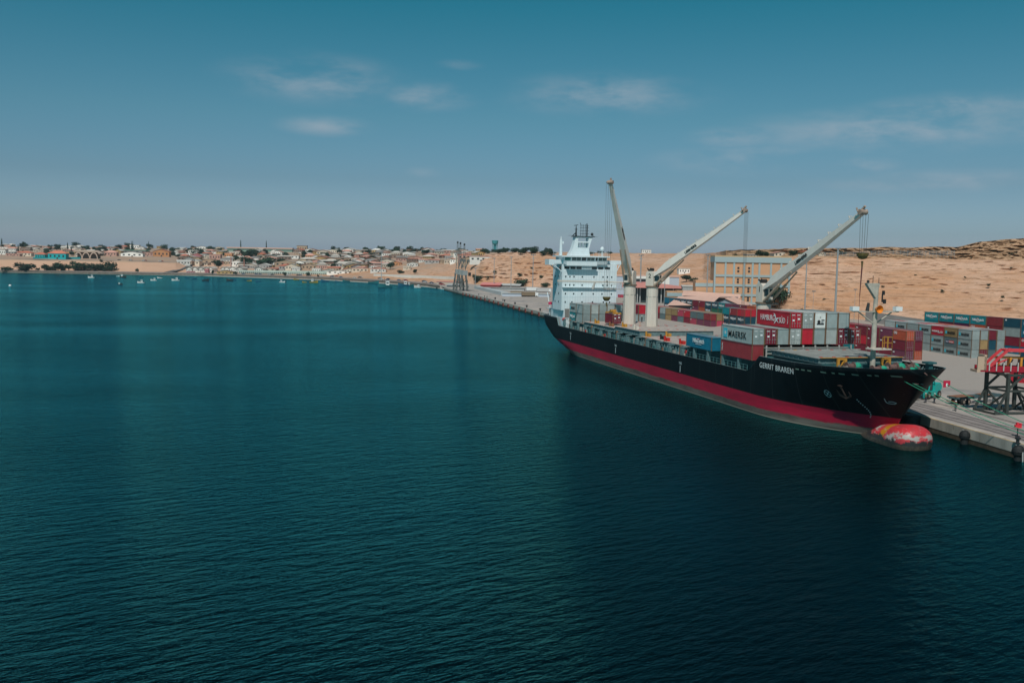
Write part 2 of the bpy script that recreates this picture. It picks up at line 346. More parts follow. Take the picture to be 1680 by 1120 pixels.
# quay: concrete apron along the measured edge line, with a coping, a face wall, rails and a yellow line
QE = [(92, 12), (83, 62), (77.4, 98), (72.2, 130.2), (67.65, 159), (42, 300), (14, 449.6), (-12.6, 586), (-59.7, 815)]
def qoff(d, pts=QE):   # edge line shifted inland by d
    out = []
    for i, p in enumerate(pts):
        a = Vector(pts[max(0, i-1)]); c = Vector(pts[min(len(pts)-1, i+1)]); q = (c-a).normalized(); out.append(Vector(p) + Vector((q.y, -q.x))*d)
    return out
def ribbon(name, d0, d1, z, m, z1=None, pts=QE):
    A = qoff(d0, pts); B = qoff(d1, pts); mb = MB()
    for i in range(len(pts)-1):
        if z1 is None: mb.quad((*A[i], z), (*B[i], z), (*B[i+1], z), (*A[i+1], z))
        else: mb.prism([tuple(A[i]), tuple(B[i]), tuple(B[i+1]), tuple(A[i+1])], 2, z, z1)
    return mb.build(name, m)
cm_, t, b = node_mat('quay_concrete', .85)
pos = t.nodes.new('ShaderNodeNewGeometry').outputs['Position']
cc = nmix(t, nrange(t, nnoise(t, nmap(t, pos, (.045, .045, .03)), 1.0, 9, .7), .40, .60), (.29, .27, .26), (.43, .375, .335))
cc = nmix(t, nrange(t, nnoise(t, nmap(t, pos, (.22, .03, 1)), 1.0, 8, .72), .50, .66, 0, .62), cc, (.17, .165, .16))
cc = nmix(t, nrange(t, nnoise(t, nmap(t, pos, (.5, .35, 1)), 1.0, 9, .75), .56, .68, 0, .5), cc, (.22, .20, .19))
cc = nmix(t, nrange(t, nnoise(t, nmap(t, pos, (.08, .06, 1)), 1.0, 3, .5), .60, .66, 0, .35), cc, (.55, .45, .38))
t.links.new(cc, b.inputs['Base Color'])
wall_m = mat('quay_wall_concrete', (.42, .385, .34), .9, var=.35, scale=.5, rust=.35, rustcol=(.13, .09, .05), streak=True)
tide_m = mat('tide_mark', (.085, .06, .04), .8, var=.4, scale=1.2)
struct(ribbon('quay_apron', 0.5, 150, 2.2, cm_))
struct(ribbon('quay_wall', 0, 1.3, .75, wall_m, 2.21))
struct(ribbon('quay_wall_footing', .05, 1.2, -2, tide_m, .747))
curb_m = mat('coping_yellow', (.42, .25, .06), .8, var=.5, scale=1.5)
struct(ribbon('coping_line', .06, .32, 2.216, curb_m, pts=QE[:5]))
iron = mat('rail_iron', (.035, .033, .033), .5, .3)
for d in (2.6, 4.1, 6.2, 7.7, 11.2, 11.9): struct(ribbon('crane_rail', d, d+.13, 2.206, iron, 2.235, pts=QE[:7]))
struct(ribbon('rail_strip', 2.0, 8.4, 2.203, mat('rail_bed', (.25, .22, .21), .9, var=.3, scale=.4), pts=QE[:7]))
lm = mat('faded_paint_line', (.5, .46, .42), .9, var=.3, scale=1)
struct(ribbon('painted_line', 22, 22.5, 2.206, lm, pts=QE[5:]))
# curved tyre marks left by the yard machines
rq = random.Random(4); tm_ = MB()
for cx_, cy_, r0_, a0_, a1_ in [(96, 215, 14, 0, 2.4), (104, 205, 22, .5, 2.6), (112, 222, 30, 1.5, 3.4), (92, 190, 18, 3.6, 5.6), (120, 215, 26, 2.4, 4.6), (98, 232, 12, 4.0, 6.2), (84, 200, 16, 5.2, 7.2), (110, 190, 36, 1.9, 3.1), (88, 178, 9, .3, 2.7), (118, 232, 18, 3.1, 4.9), (100, 178, 20, 2.2, 3.9)]:
    for off in (0, 2.1):
        w_ = rq.uniform(.18, .4); n_ = 26; pr0 = None
        for k in range(n_+1):
            th = a0_+(a1_-a0_)*k/n_; p_ = [(cx_+cos(th)*q*1.3, cy_+sin(th)*q) for q in (r0_+off, r0_+off+w_)]
            if pr0: tm_.quad((*pr0[0], 2.207+.0004*r0_), (*pr0[1], 2.207+.0004*r0_), (*p_[1], 2.207+.0004*r0_), (*p_[0], 2.207+.0004*r0_))
            pr0 = p_
struct(tm_.build('tyre_marks', mat('tyre_mark', (.21, .195, .185), .95, var=.35, scale=.6)))
# sea wall kerb and road along the town shore
road_m = mat('asphalt', (.12, .115, .11), .9, var=.25, scale=.1)
promen = mat('promenade_paving', (.36, .31, .28), .9, var=.2, scale=.1)
def shore_strip(name, x0, x1, k, d0, d1, dz, m, step=20, follow=True):
    mb = MB(); prev = None; px = x0
    while px <= x1:
        Y = prof(px)[k][0]; s = (px-840)/FPX; a = (s*(Y+d0), Y+d0); c = (s*(Y+d1), Y+d1)
        z0 = terr(*a)+dz; z1 = terr(*c)+dz
        if prev: mb.quad(prev[0], prev[1], (*c, z1), (*a, z0))
        prev = ((*a, z0), (*c, z1)); px += step
    return struct(mb.build(name, m))
shore_strip('promenade', -600, 725, 1, 1, 16, .35, promen)
shore_strip('coast_road', -600, 725, 1, 17, 26, .38, road_m)
mb = MB(); px = -600; prev = None
while px <= 725:
    Y = prof(px)[1][0]; s = (px-840)/FPX; a = Vector((s*(Y-6), Y-6)); c = Vector((s*Y, Y))
    if prev: mb.prism([tuple(prev[0]), tuple(a), tuple(c), tuple(prev[1])], 2, -1, 2.6)
    prev = (a, c); px += 20
struct(mb.build('sea_wall', mat('sea_wall_stone', (.17, .14, .115), .95, var=.4, scale=.4)))
# sandy track climbing the bluff by the sheds, and the road along the bluff top
mb = MB(); tr = [hit(*p) for p in ((272, 448), (292, 443), (303, 438), (312, 433), (316, 429))]
for a, c in zip(tr, tr[1:]): mb.quad(a+Vector((-5, 0, .5)), a+Vector((5, 0, .5)), c+Vector((5, 0, .5)), c+Vector((-5, 0, .5)))
struct(mb.build('hill_road', road_m))
shore_strip('bluff_road', -600, 290, 4, 2, 12, .5, promen)
# ------------------------------------------------------------------ the ship (local frame: x to the bow, y to port, z up from the waterline)
SO = Vector((43.595, 169.687, 0)); SRZ = math.atan2(BOW.y, BOW.x)
ship = empty('container_ship', SO, SRZ)
tag(ship, 'black and red hulled container ship with white deckhouse moored along the quay', 'container ship')
def sw(a, b, z): return SO + BOW*a + LAT*b + Vector((0, 0, z))
CB = 10.95; HB = 10.95
def cline(a): return CB - (2.2*(a/40)**2 if a > 0 else 0)
def lerp(t, a, b): return a+(b-a)*t
def tab(z, T):
    for (z0, v0), (z1, v1) in zip(T, T[1:]):
        if z <= z1: return lerp(max(0, (z-z0)/(z1-z0)), v0, v1)
    return T[-1][1]
def stem(z): return tab(z, [(-3, 26), (0, 27), (3.4, 29.2), (12, 35.8)])
def entr(z): return tab(z, [(-3, 25), (0, 26.5), (3.4, 30), (7.3, 34), (12, 37)])
def pq(z): return tab(z, [(0, 2.15), (3.4, 2.1), (7.3, 2.7), (12, 3.4)])
def pr(z): return tab(z, [(0, 1.0), (3.4, .95), (7.3, .72), (12, .5)])
def astern(z): return tab(z, [(-3, -124), (0, -130), (2.3, -133.5), (4.2, -136), (6.7, -138.6), (9.7, -140)])
def runl(z): return tab(z, [(-3, 45), (0, 34), (3.4, 18), (6.7, 11), (9.7, 9)])
def sr(z): return tab(z, [(-3, 1.3), (0, 1.1), (3.4, .5), (6.7, .33), (9.7, .27)])
def hbz(a, z):
    f = 1.0
    t = (stem(z)-a)/entr(z)
    if t < 1: f = 0 if t <= 0 else (1-(1-t)**pq(z))**pr(z)
    t = (a-astern(z))/runl(z)
    if t < 1: f = min(f, 0 if t <= 0 else (1-(1-t)**2.2)**sr(z))
    return HB*f
def topz(a):
    if a < -119: return 9.7
    if a < -117: return lerp((a+119)/2, 9.7, 7.35)
    if a < -1.2: return 7.35
    if a < 2.6: return lerp((a+1.2)/3.8, 7.35, 10.5)
    return 10.5 + .1*(a-2.6)/10 + 1.2*max(0, (a-12)/26)**1.8
hull_m, t, b = node_mat('hull_paint', .48, .10)
g = t.nodes.new('ShaderNodeTexCoord'); oc = g.outputs['Object']; sep = t.nodes.new('ShaderNodeSeparateXYZ'); t.links.new(oc, sep.inputs[0])
grime = nnoise(t, nmap(t, oc, (.35, .35, .08)), 1.0, 8, .7); blotch = nnoise(t, nmap(t, oc, (.12, .12, .9)), 1.0, 9, .75)
black = nmix(t, nrange(t, grime, .35, .75), (.002, .005, .007), (.005, .010, .0125))
vst = nnoise(t, nmap(t, oc, (1.4, 1.4, .04)), 1.0, 4, .6); black = nmix(t, nrange(t, vst, .66, .74, 0, .35), black, (.05, .055, .055))
vs2 = nnoise(t, nmap(t, oc, (2.6, 2.6, .06)), 1.0, 5, .7); black = nmix(t, nrange(t, vs2, .64, .74, 0, .45), black, (.05, .028, .018))
# welded plate seams
wv = t.nodes.new('ShaderNodeTexWave'); wv.inputs['Scale'].default_value = .045; wv.inputs['Distortion'].default_value = .2; t.links.new(oc, wv.inputs[0])
black = nmix(t, nrange(t, wv.outputs[1], .004, .0, 0, .5), black, (.03, .04, .04))
red = nmix(t, nrange(t, blotch, .38, .62), (.42, .013, .045), (.27, .014, .036))
scr = nnoise(t, nmap(t, oc, (.25, .25, 2.6)), 1.0, 9, .75); red = nmix(t, nrange(t, scr, .60, .68, 0, .55), red, (.12, .05, .05))
grey = nmix(t, nrange(t, blotch, .38, .62), (.075, .062, .055), (.15, .13, .115))
zz = t.nodes.new('ShaderNodeMath'); zz.operation = 'MULTIPLY_ADD'; t.links.new(nrange(t, blotch, .3, .7, -1, 1), zz.inputs[0]); zz.inputs[1].default_value = .28; t.links.new(sep.outputs['Z'], zz.inputs[2])
cc = nmix(t, nrange(t, zz.outputs[0], 1.15, 1.3), grey, red)
cc = nmix(t, nrange(t, sep.outputs['Z'], 3.39, 3.41), cc, black)
cc = nmix(t, nrange(t, sep.outputs['Z'], .2, .14), cc, (.30, .27, .22))
cc = nmix(t, nrange(t, sep.outputs['Z'], .08, .0), cc, (.03, .03, .03))
t.links.new(cc, b.inputs['Base Color'])
# hull grid
lev = [-3, -1, 0, .3, 1.2, 2.3, 3.4, 4.6, 5.9, 6.7, 7.3]
NA = 130
def arow(z, k):
    u = k/NA; a0, a1 = astern(z), stem(z)
    if u < .2: t_ = u/.2; return lerp(1-(1-t_)**1.8, a0, -112) if False else lerp(t_**1.7, a0, -112)
    if u > .6: t_ = (u-.6)/.4; return lerp(1-(1-t_)**1.6, -3, a1)
    return lerp((u-.2)/.4, -112, -3)
NZ = len(lev)+5; V = []; F = []
def hull_pt(k, j, side):
    if j < len(lev):
        z = lev[j]; a = arow(z, k)
    else:
        f = (j-len(lev)+1)/5; a0 = arow(9.7, k); zt = topz(a0)
        for _ in range(6): a0 = arow(min(zt, 12), k); zt = topz(a0)
        z = lerp(f, 7.3, zt); a = arow(min(z, 12), k)
    return Vector((a, cline(a)+side*hbz(a, min(z, 12)), z))
idx = {}
for side in (-1, 1):
    for k in range(NA+1):
        for j in range(NZ): idx[side, k, j] = len(V); V.append(tuple(hull_pt(k, j, side)))
for side in (-1, 1):
    for k in range(NA):
        for j in range(NZ-1):
            q = (idx[side, k, j], idx[side, k+1, j], idx[side, k+1, j+1], idx[side, k, j+1]); F.append(q if side < 0 else q[::-1])
for k in (0, NA):
    for j in range(NZ-1): F.append((idx[-1, k, j], idx[-1, k, j+1], idx[1, k, j+1], idx[1, k, j]))
me = bpy.data.meshes.new('hull'); me.from_pydata(V, [], F); me.materials.append(hull_m)
bm = bmesh.new(); bm.from_mesh(me); bmesh.ops.remove_doubles(bm, verts=bm.verts, dist=.004); bmesh.ops.recalc_face_normals(bm, faces=bm.faces)
for f in bm.faces: f.smooth = True
bm.to_mesh(me); bm.free()
hull = link('hull', me, ship)
sm = hull.modifiers.new('shell', 'SOLIDIFY'); sm.thickness = .06; sm.offset = -1
# bulwark cap rails
white_m = mat('ship_white', (.66, .74, .77), .45, var=.05, scale=.7, rust=.12, rustcol=(.35, .25, .17), streak=True)
deckgrn = mat('ship_grey_green', (.13, .205, .215), .6, var=.3, scale=1.5, rust=.30, rustcol=(.17, .085, .045))
deckdk = mat('ship_dark_teal', (.025, .105, .115), .6, var=.35, scale=.8, rust=.25, rustcol=(.12, .06, .03))
hatch_m = mat('hatch_top', (.40, .345, .31), .8, var=.3, scale=.7, rust=.34, rustcol=(.24, .12, .07))
yellow_m = mat('safety_yellow', (.50, .24, .035), .6, var=.3, scale=2)
redp = mat('signal_red', (.48, .025, .02), .5)
greenw = mat('winch_green', (.015, .30, .19), .45, var=.2, scale=2)
cream = mat("crane_cream", (.61, .55, .48), .5, var=.12, scale=.8, rust=.22, rustcol=(.25, .11, .05), streak=True)
dark = mat('dark_steel', (.02, .022, .024), .5)
glass_d = mat('dark_window_glass', (.012, .03, .035), .12, spec=.8)
glass_g = mat('greenish_window_glass', (.06, .11, .11), .12, spec=.8)
wht = mat('white_paint', (.75, .77, .77), .5)
mb = MB()
for side in (-1, 1):
    pr_ = None
    for k in range(NA+1):
        p = hull_pt(k, NZ-1, side); q = Vector((p.x, cline(p.x)+side*max(0, abs(p.y-cline(p.x))-.35), p.z+.02))
        if pr_ and (p.x > 2 or p.x < -118.5) and pr_[0].x > -141: mb.prism
        if pr_: mb.quad(pr_[0]+Vector((0, 0, .03)), p+Vector((0, 0, .03)), q+Vector((0, 0, .01)), pr_[1]+Vector((0, 0, .01)))
        pr_ = (p, q)
mb.build('bulwark_rail', deckgrn, ship)
# decks
def deck(name, a0, a1, z, m, inset=.1, n=40):
    mb = MB(); L = []
    for k in range(n+1):
        a = lerp(k/n, a0, a1); h = max(.02, hbz(a, min(z, 12))-inset); L.append((a, cline(a), h))
    for p, q in zip(L, L[1:]): mb.quad((p[0], p[1]-p[2], z), (q[0], q[1]-q[2], z), (q[0], q[1]+q[2], z), (p[0], p[1]+p[2], z))
    return mb.build(name, m, ship)
deck('main_deck', -139, 3.2, 6.9, deckdk)
deck('forecastle_deck', 1.6, 34.6, 9.45, deckdk)
MB().quad((1.6, .1, 6.9), (1.6, 21.8, 6.9), (1.6, 21.8, 9.45), (1.6, .1, 9.45)).build('forecastle_bulkhead', deckdk, ship)
# stern deck house block and poop bulwark step
# bulbous bow
bulb_m, t, b = node_mat('bulb_paint', .45, .35)
g = t.nodes.new('ShaderNodeTexCoord'); oc = g.outputs['Object']; sep = t.nodes.new('ShaderNodeSeparateXYZ'); t.links.new(oc, sep.inputs[0])
nA = nnoise(t, nmap(t, oc, (.45, .45, .45)), 1.0, 10, .78); nB = nnoise(t, nmap(t, oc, (2.2, 2.2, 2.2)), 1.0, 8, .7)
cc = nmix(t, nrange(t, nA, .42, .60), (.60, .035, .045), (.42, .04, .05))
cc = nmix(t, nrange(t, nB, .58, .64, 0, .8), cc, (.55, .35, .33))
band = t.nodes.new('ShaderNodeMath'); band.operation = 'MULTIPLY_ADD'; t.links.new(nrange(t, nA, .3, .7, -1, 1), band.inputs[0]); band.inputs[1].default_value = .8; t.links.new(sep.outputs['X'], band.inputs[2])
o1 = nrange(t, band.outputs[0], 30.0, 30.3); o2 = nrange(t, band.outputs[0], 31.7, 31.9, 1, 0)
om = t.nodes.new('ShaderNodeMath'); om.operation = 'MULTIPLY'; t.links.new(o1, om.inputs[0]); t.links.new(o2, om.inputs[1])
cc = nmix(t, om.outputs[0], cc, (.50, .20, .01))
zn = t.nodes.new('ShaderNodeMath'); zn.operation = 'MULTIPLY_ADD'; t.links.new(nrange(t, nA, .3, .7, -1, 1), zn.inputs[0]); zn.inputs[1].default_value = .8; t.links.new(sep.outputs['Z'], zn.inputs[2])
wm_ = t.nodes.new('ShaderNodeMath'); wm_.operation = 'MULTIPLY'; t.links.new(nrange(t, zn.outputs[0], 2.3, 2.1), wm_.inputs[0]); t.links.new(nrange(t, nnoise(t, nmap(t, oc, (.35, .35, .9)), 1.0, 9, .75), .49, .54), wm_.inputs[1])
cc = nmix(t, wm_.outputs[0], cc, (.42, .37, .34))
cc = nmix(t, nrange(t, zn.outputs[0], 1.3, 1.1), cc, (.035, .035, .035))
cc = nmix(t, nrange(t, sep.outputs['Z'], .8, .55), cc, nmix(t, nrange(t, nB, .4, .6), (.10, .08, .06), (.045, .04, .035)))
t.links.new(cc, b.inputs['Base Color'])
mb = MB(); prof_ = []
for k in range(29):
    u = 1-(1-k/28)**1.6; r = (1-(max(0, (u-.5))/.5)**9)**.5 if u > .5 else 1; r = max(.01, r); up_ = lerp(min(1, max(0, (u-.25)/.30))**.8, .2, 1); prof_.append((r, lerp(u, 17, 37.0), up_))
i0 = len(mb.v); n_ = 28
for r, a, up_ in prof_:
    for k in range(n_):
        th = 2*pi*k/n_; y = cos(th)*3.3*r; z = sin(th)
        zc = -.55+.17*max(0, a-26); mb.v.append((a, cline(a)-1.5*min(1, (a-17)/11)**1.3+(y)*lerp(min(1, max(0, (a-17)/9)), .55, 1), zc + (2.65*up_ if z > 0 else 3.2)*math.copysign(abs(z)**.9, z)*r))
for j in range(len(prof_)-1):
    for k in range(n_): mb.f.append((j*n_+k, j*n_+(k+1)%n_, (j+1)*n_+(k+1)%n_, (j+1)*n_+k)); mb.m.append(0)
mb.f.append(tuple(range((len(prof_)-1)*n_, len(prof_)*n_))); mb.m.append(0)
mb.build('bulbous_bow', bulb_m, ship, smooth=True)

# hull lettering and marks
def side_pt(a, z, off=.03): return (a, cline(a)-hbz(a, min(z, 12))-off, z)
def on_hull_text(name, s, a0, z, size, bold=0.01, sp=1.0, pitch=None, m=wht):
    me = text_mesh(s, size, .01, bold=bold, sp=sp); me.materials.clear(); me.materials.append(m)
    for v in me.vertices:
        a, zz_, e = v.co.x+a0, v.co.y+z, v.co.z
        v.co = (a, cline(a)-hbz(a, min(zz_, 12))-.04-e, zz_)
    return link(name, me, ship)
on_hull_text('name_lettering', 'GERRIT BRAREN', 2.9, 8.55, 1.38, 0, 1.08)
mark_m = mat('faded_mark', (.35, .42, .44), .5)
for a, z in ((-105.2, 5.0), (-68.7, 4.8), (-30.2, 4.6)):
    on_hull_text('tug_mark', 'TUG', a-.75, z+.75, .75, .01, m=mark_m)
    MB().box(a-.12, side_pt(a, z)[1]-.02, z-.9, a+.12, side_pt(a, z)[1]+.05, z+.5).build('tug_arrow', mark_m, ship)
def ring_mark(a, z, r):
    me = MB(); 
    for k in range(20):
        t0, t1 = 2*pi*k/20, 2*pi*(k+1)/20
        P_ = [side_pt(a+cos(t_)*q, z+sin(t_)*q, .05) for t_, q in ((t0, r), (t1, r), (t1, r*.84), (t0, r*.84))]; me.quad(*P_)
    for th in (pi/4, 3*pi/4):
        d = (cos(th), sin(th)); e = (-d[1]*.06, d[0]*.06)
        me.quad(*[side_pt(a+d[0]*s_*r*.84+e[0]*w_, z+d[1]*s_*r*.84+e[1]*w_, .05) for s_, w_ in ((-1, -1), (1, -1), (1, 1), (-1, 1))])
    me.build('thruster_mark', mark_m, ship)
ring_mark(20.3, 6.2, .62)
me = MB(); bs = [(30.0, 6.6), (29.85, 6.0), (30.0, 5.85), (30.7, 5.82), (31.0, 6.0), (30.7, 6.2), (30.2, 6.15)]
for p, q in zip(bs, bs[1:]): me.tube(side_pt(p[0]-.9, p[1], .06), side_pt(q[0]-.9, q[1], .06), .05, n=4)
me.build('bulb_mark', mark_m, ship)
for k in range(11): a_, z_ = 25.2+.3*sin(k*.45), 3.0+k*.28; MB().box(a_, side_pt(a_, z_)[1]-.06, z_, a_+.16, side_pt(a_, z_)[1]+.03, z_+.15).build('draught_mark', mark_m, ship)
# freeing ports along the forecastle bulwark and the anchor in its pocket
for a, l in ((14.4, .9), (15.9, .9), (17.5, .9), (20.6, 1.2), (23, .6), (24.4, 1.1), (26.8, 1.1), (29.3, .6), (30.4, .5), (32.4, 1.1)):
    z_ = topz(a)-1.15; MB().quad(side_pt(a, z_, .14), side_pt(a+l, z_, .14), side_pt(a+l, z_+.2, .14), side_pt(a, z_+.2, .14)).build('freeing_port', mat('port_green', (.22, .30, .24), .7), ship)
mb = MB(); A = lambda da, dz: side_pt(23.6+da, 6.4+dz, .2)
mb.tube(A(0, -.2), A(0, 1.6), .14, n=8); mb.tube(A(-.9, .0), A(0, -.5), .18, .22, n=6); mb.tube(A(0, -.5), A(.9, .0), .22, .18, n=6); mb.tube(A(-.9, 0), A(-1.0, .75), .17, .04, n=6); mb.tube(A(.9, 0), A(1.0, .75), .17, .04, n=6); mb.tube(A(-.4, 1.5), A(.4, 1.5), .1, n=6)
mb.build('anchor', mat('anchor_rust', (.035, .022, .018), .8, var=.5, scale=3, rust=.4, rustcol=(.2, .06, .02)), ship)

# deckhouse --------------------------------------------------------------
FX = -115.0
mb = MB(); mb.box(FX-13, .9, 6.9, FX, 18.2, 12.1); mb.box(FX-9.2, .15, 12.1, FX, 17.5, 25.9)
for z_ in (16.2, 18.75, 21.3, 23.8): mb.box(FX+.0, .16, z_-.05, FX+.05, 17.48, z_+.05)
dh = mb.build('deckhouse', white_m, ship)
k = .25
seam = MB().box(FX+.002, 0, 12.2, FX+.022, .05, 25.7).mesh('plate_seam', mat('seam_shadow_paint', (.42, .52, .56), .5))
while k < 17.4: link('plate_seam', seam, dh, (0, k, 0)); k += .83
MB().prism([(FX-7.5, 25.9), (FX+.9, 25.9), (FX+1.25, 26.9), (FX+.55, 26.9), (FX+.85, 28.05), (FX-7.5, 28.05)], 1, .4, 14.0).build('wheelhouse', white_m, ship)
br = [o for o in ship.children if o.name.startswith('wheelhouse')][0]
MB().box(FX-7.9, -.6, 28.05, FX+1.5, 14.6, 28.45).build('wheelhouse_roof', white_m, ship)
for y0, y1, g_ in ((.7, 2.5, mat('green_window_glass', (.01, .16, .15), .12, spec=.8)), (2.9, 5.7, glass_g), (5.95, 7.4, glass_d), (7.7, 10.0, glass_g), (10.4, 11.0, glass_d), (11.3, 13.7, glass_g)):
    w_ = MB().quad((FX+.61, y0, 27.0), (FX+.61, y1, 27.0), (FX+.86, y1, 27.95), (FX+.86, y0, 27.95)).build('bridge_window', g_, br)
    if y1-y0 > 2: MB().quad((FX+.64, (y0+y1)/2-.05, 27.0), (FX+.64, (y0+y1)/2+.05, 27.0), (FX+.88, (y0+y1)/2+.05, 27.95), (FX+.88, (y0+y1)/2-.05, 27.95)).build('window_mullion', white_m, w_)
# walkway in front, wings with struts
MB().box(FX+.905, .9, 25.5, FX+2.0, 10.4, 25.75).box(FX+1.9, .9, 25.75, FX+1.98, 10.4, 26.7).build('bridge_walkway', white_m, ship)
for s_, y0, y1 in ((-1, -3.6, .4), (1, 14.0, 19.2)):
    mb = MB(); mb.box(FX-4.5, y0, 25.95, FX-.4, y1, 26.2); mb.box(FX-.5, y0, 26.2, FX-.38, y1, 27.2); mb.box(FX-4.5, y0, 26.2, FX-4.4, y1, 27.2)
    ye = y0 if s_ < 0 else y1; mb.box(FX-4.5, ye-.05, 26.2, FX-.4, ye+.05, 27.2)
    if s_ < 0: mb.box(FX-4.6, y0-.3, 25.6, FX-.3, y0+1.3, 27.3)
    wg = mb.build('bridge_wing', white_m, ship)
    for x_ in (-.6, -3.8): MB().tube((FX+x_, ye+(.9 if s_ < 0 else -.6), 25.9), (FX+x_, .25 if s_ < 0 else 17.5, 23.6), .16, n=6).build('wing_strut', white_m, wg)
# upper saloon windows and portholes, each with a raised frame
def win(y, z, w, h):
    o = MB().box(FX+.0, y-w, z-h, FX+.05, y+w, z+h).build('window', glass_d, dh); MB().box(FX+.0, y-w-.07, z+h, FX+.12, y+w+.07, z+h+.08).build('window_hood', white_m, o)
for y in (1.6, 3.5, 5.4, 10.3, 12.3, 14.5): win(y, 24.85, .8, .37)
def port(y, z, w=.17): win(y, z, w, .27)
for z_ in (22.2, 19.7):
    for y in (1.3, 2.6, 3.9, 6.5, 10.2, 13.1, 14.5, 15.9): port(y, z_)
for y in (1.3, 3.9, 6.5, 10.1, 12.9, 15.9): port(y, 17.1)
for y in (1.3, 3.4, 6.6, 9.9, 13.4, 15.4): port(y, 14.6)
for z_ in (14.6, 17.1, 19.7, 22.2):
    for a in (FX-3, FX-6.5): MB().box(a-.25, .10, z_-.3, a+.25, .16, z_+.3).build('window', glass_d, dh)
MB().box(FX-2.9, .08, 23.9, FX-.9, .16, 25.3).build('window', glass_d, dh)
MB().box(FX-.01, 1.2, 9.9, FX+.06, 2.6, 12.6).build('door', mat('door_grey', (.2, .19, .18), .6), dh)
MB().box(FX+.055, .2, 18.95, FX+.8, 17.4, 19.1).build('deck_ledge', white_m, dh)
MB().box(FX+.055, 17.5-5.2, 16.3, FX+.06, 17.4, 16.35).build('drip_rail', white_m, dh)
for x_ in (.5, 17.0): MB().tube((FX+.09, x_, 12.2), (FX+.09, x_, 25.6), .05, n=5).build('drain_pipe', white_m, dh)
# mast house: tapering casing with two see-through openings
def casing():
    mb = MB()
    xl = lambda z: tab(z, [(28.4, 2.6), (29.8, 3.6), (31.6, 4.2), (34.1, 4.75)]); xr = lambda z: tab(z, [(28.4, 9.4), (30.2, 8.95), (32, 9.3), (34.1, 10.1)])
    zs = [28.4, 29.3, 30.4, 30.9, 32.4, 32.8, 33.85, 34.15]
    for z0, z1 in zip(zs, zs[1:]):
        op = (z0, z1) in ((30.9, 32.4), (32.8, 33.85))
        for l, r in ([(xl, None), (None, xr)] if op else [(xl, xr)]):
            L0, L1 = (l(z0), l(z1)) if l else (8.8, 8.85); R0, R1 = (r(z0), r(z1)) if r else (5.45, 5.5)
            a0, a1 = FX-4.2, FX-1.6; mb.v += [(a0, L0, z0), (a1, L0, z0), (a1, R0, z0), (a0, R0, z0), (a0, L1, z1), (a1, L1, z1), (a1, R1, z1), (a0, R1, z1)]; i = len(mb.v)-8
            for f in ((0, 3, 2, 1), (4, 5, 6, 7), (0, 1, 5, 4), (1, 2, 6, 5), (2, 3, 7, 6), (3, 0, 4, 7)): mb.f.append(tuple(i+q for q in f)); mb.m.append(0)
    return mb.build('mast_house', white_m, ship)
mh = casing()
for y in (6.1, 7.1, 8.1): MB().tube((FX-3.0, y, 30.9), (FX-3.0, y, 32.4), .28, n=8).build('exhaust_pipe', wht, mh)
MB().box(FX-4.5, 4.2, 34.15, FX-1.3, 10.7, 34.35).build('mast_platform', dark, mh)
mb = MB(); mx_ = FX-2.6
for y in (6.6, 7.3, 8.0, 8.7): mb.tube((mx_, y, 34.3), (mx_, y, 38.0-(abs(y-7.8))*.3), .07, n=6)
for z_ in (35.1, 36.0, 36.9, 37.6): mb.tube((mx_, 6.3, z_), (mx_, 9.2, z_), .05, n=5)
mb.tube((mx_, 8.5, 34.3), (mx_, 8.5, 38.2), .15, n=6); mb.tube((mx_, 6.3, 38.4), (mx_, 6.7, 37.6), .08, n=5)
mb.tube((mx_, 5.1, 34.3), (mx_, 5.1, 36.9), .27, .17, n=8); mb.tube((mx_, 4.4, 37.5), (mx_, 5.7, 37.7), .09, n=6); mb.tube((mx_, 5.1, 36.9), (mx_, 5.1, 37.6), .1, n=6)
mb.tube((mx_, 4.5, 36.4), (mx_, 5.7, 36.4), .05, n=5); mb.ball((mx_, 10.2, 35.0), .45, n=8); mb.tube((mx_, 2.6, 34.5), (mx_, 12.0, 34.2), .045, n=4)
mb.tube((mx_, 4.0, 34.4), (mx_, 5.0, 35.3), .14, n=5); mb.tube((mx_, 10.3, 34.7), (mx_, 11.0, 34.1), .08, n=4)
mb.build('signal_mast', dark, mh)
MB().tube((FX-3.5, .7, 28.4), (FX-3.5, .7, 33.2), .48, .4, n=12).tube((FX-3.5, .7, 33.2), (FX-3.5, .7, 34.2), .22, .08, n=8).box(FX-4.1, 1.0, 32.0, FX-2.9, 1.4, 32.7).build('radar_pole', white_m, ship)
MB().tube((FX-1, 13.0, 28.4), (FX-1, 13.0, 29.9), .13, n=6).ball((FX-1, 13, 30.6), .62, n=12, sz=1.15).build('satellite_dome', white_m, ship)
mb = MB()
def rail(mb, pts, h=1.0, r=.035, post=1.6, mid=True):
    for p, q in zip(pts, pts[1:]):
        p = Vector(p); q = Vector(q); n = max(1, int((q-p).length/post)); up = Vector((0, 0, h))
        mb.tube(p+up, q+up, r, n=4, caps=False)
        if mid: mb.tube(p+up*.5, q+up*.5, r*.8, n=4, caps=False)
        for k in range(n+1): w_ = p.lerp(q, k/n); mb.tube(w_, w_+up, r, n=4, caps=False)
rail(mb, [(FX-7.5, -.4, 28.45), (FX+1.3, -.4, 28.45), (FX+1.3, 14.4, 28.45), (FX-7.5, 14.4, 28.45)], 1.1)
mb.build('roof_railing', white_m, ship)
mb = MB(); rail(mb, [(-119, .3, 9.7), (-139, 1.6, 9.7)], 1.0); rail(mb, [(-115.5, .4, 12.1), (-128, .4, 12.1)], 1.0); mb.build('stern_railing', white_m, ship)
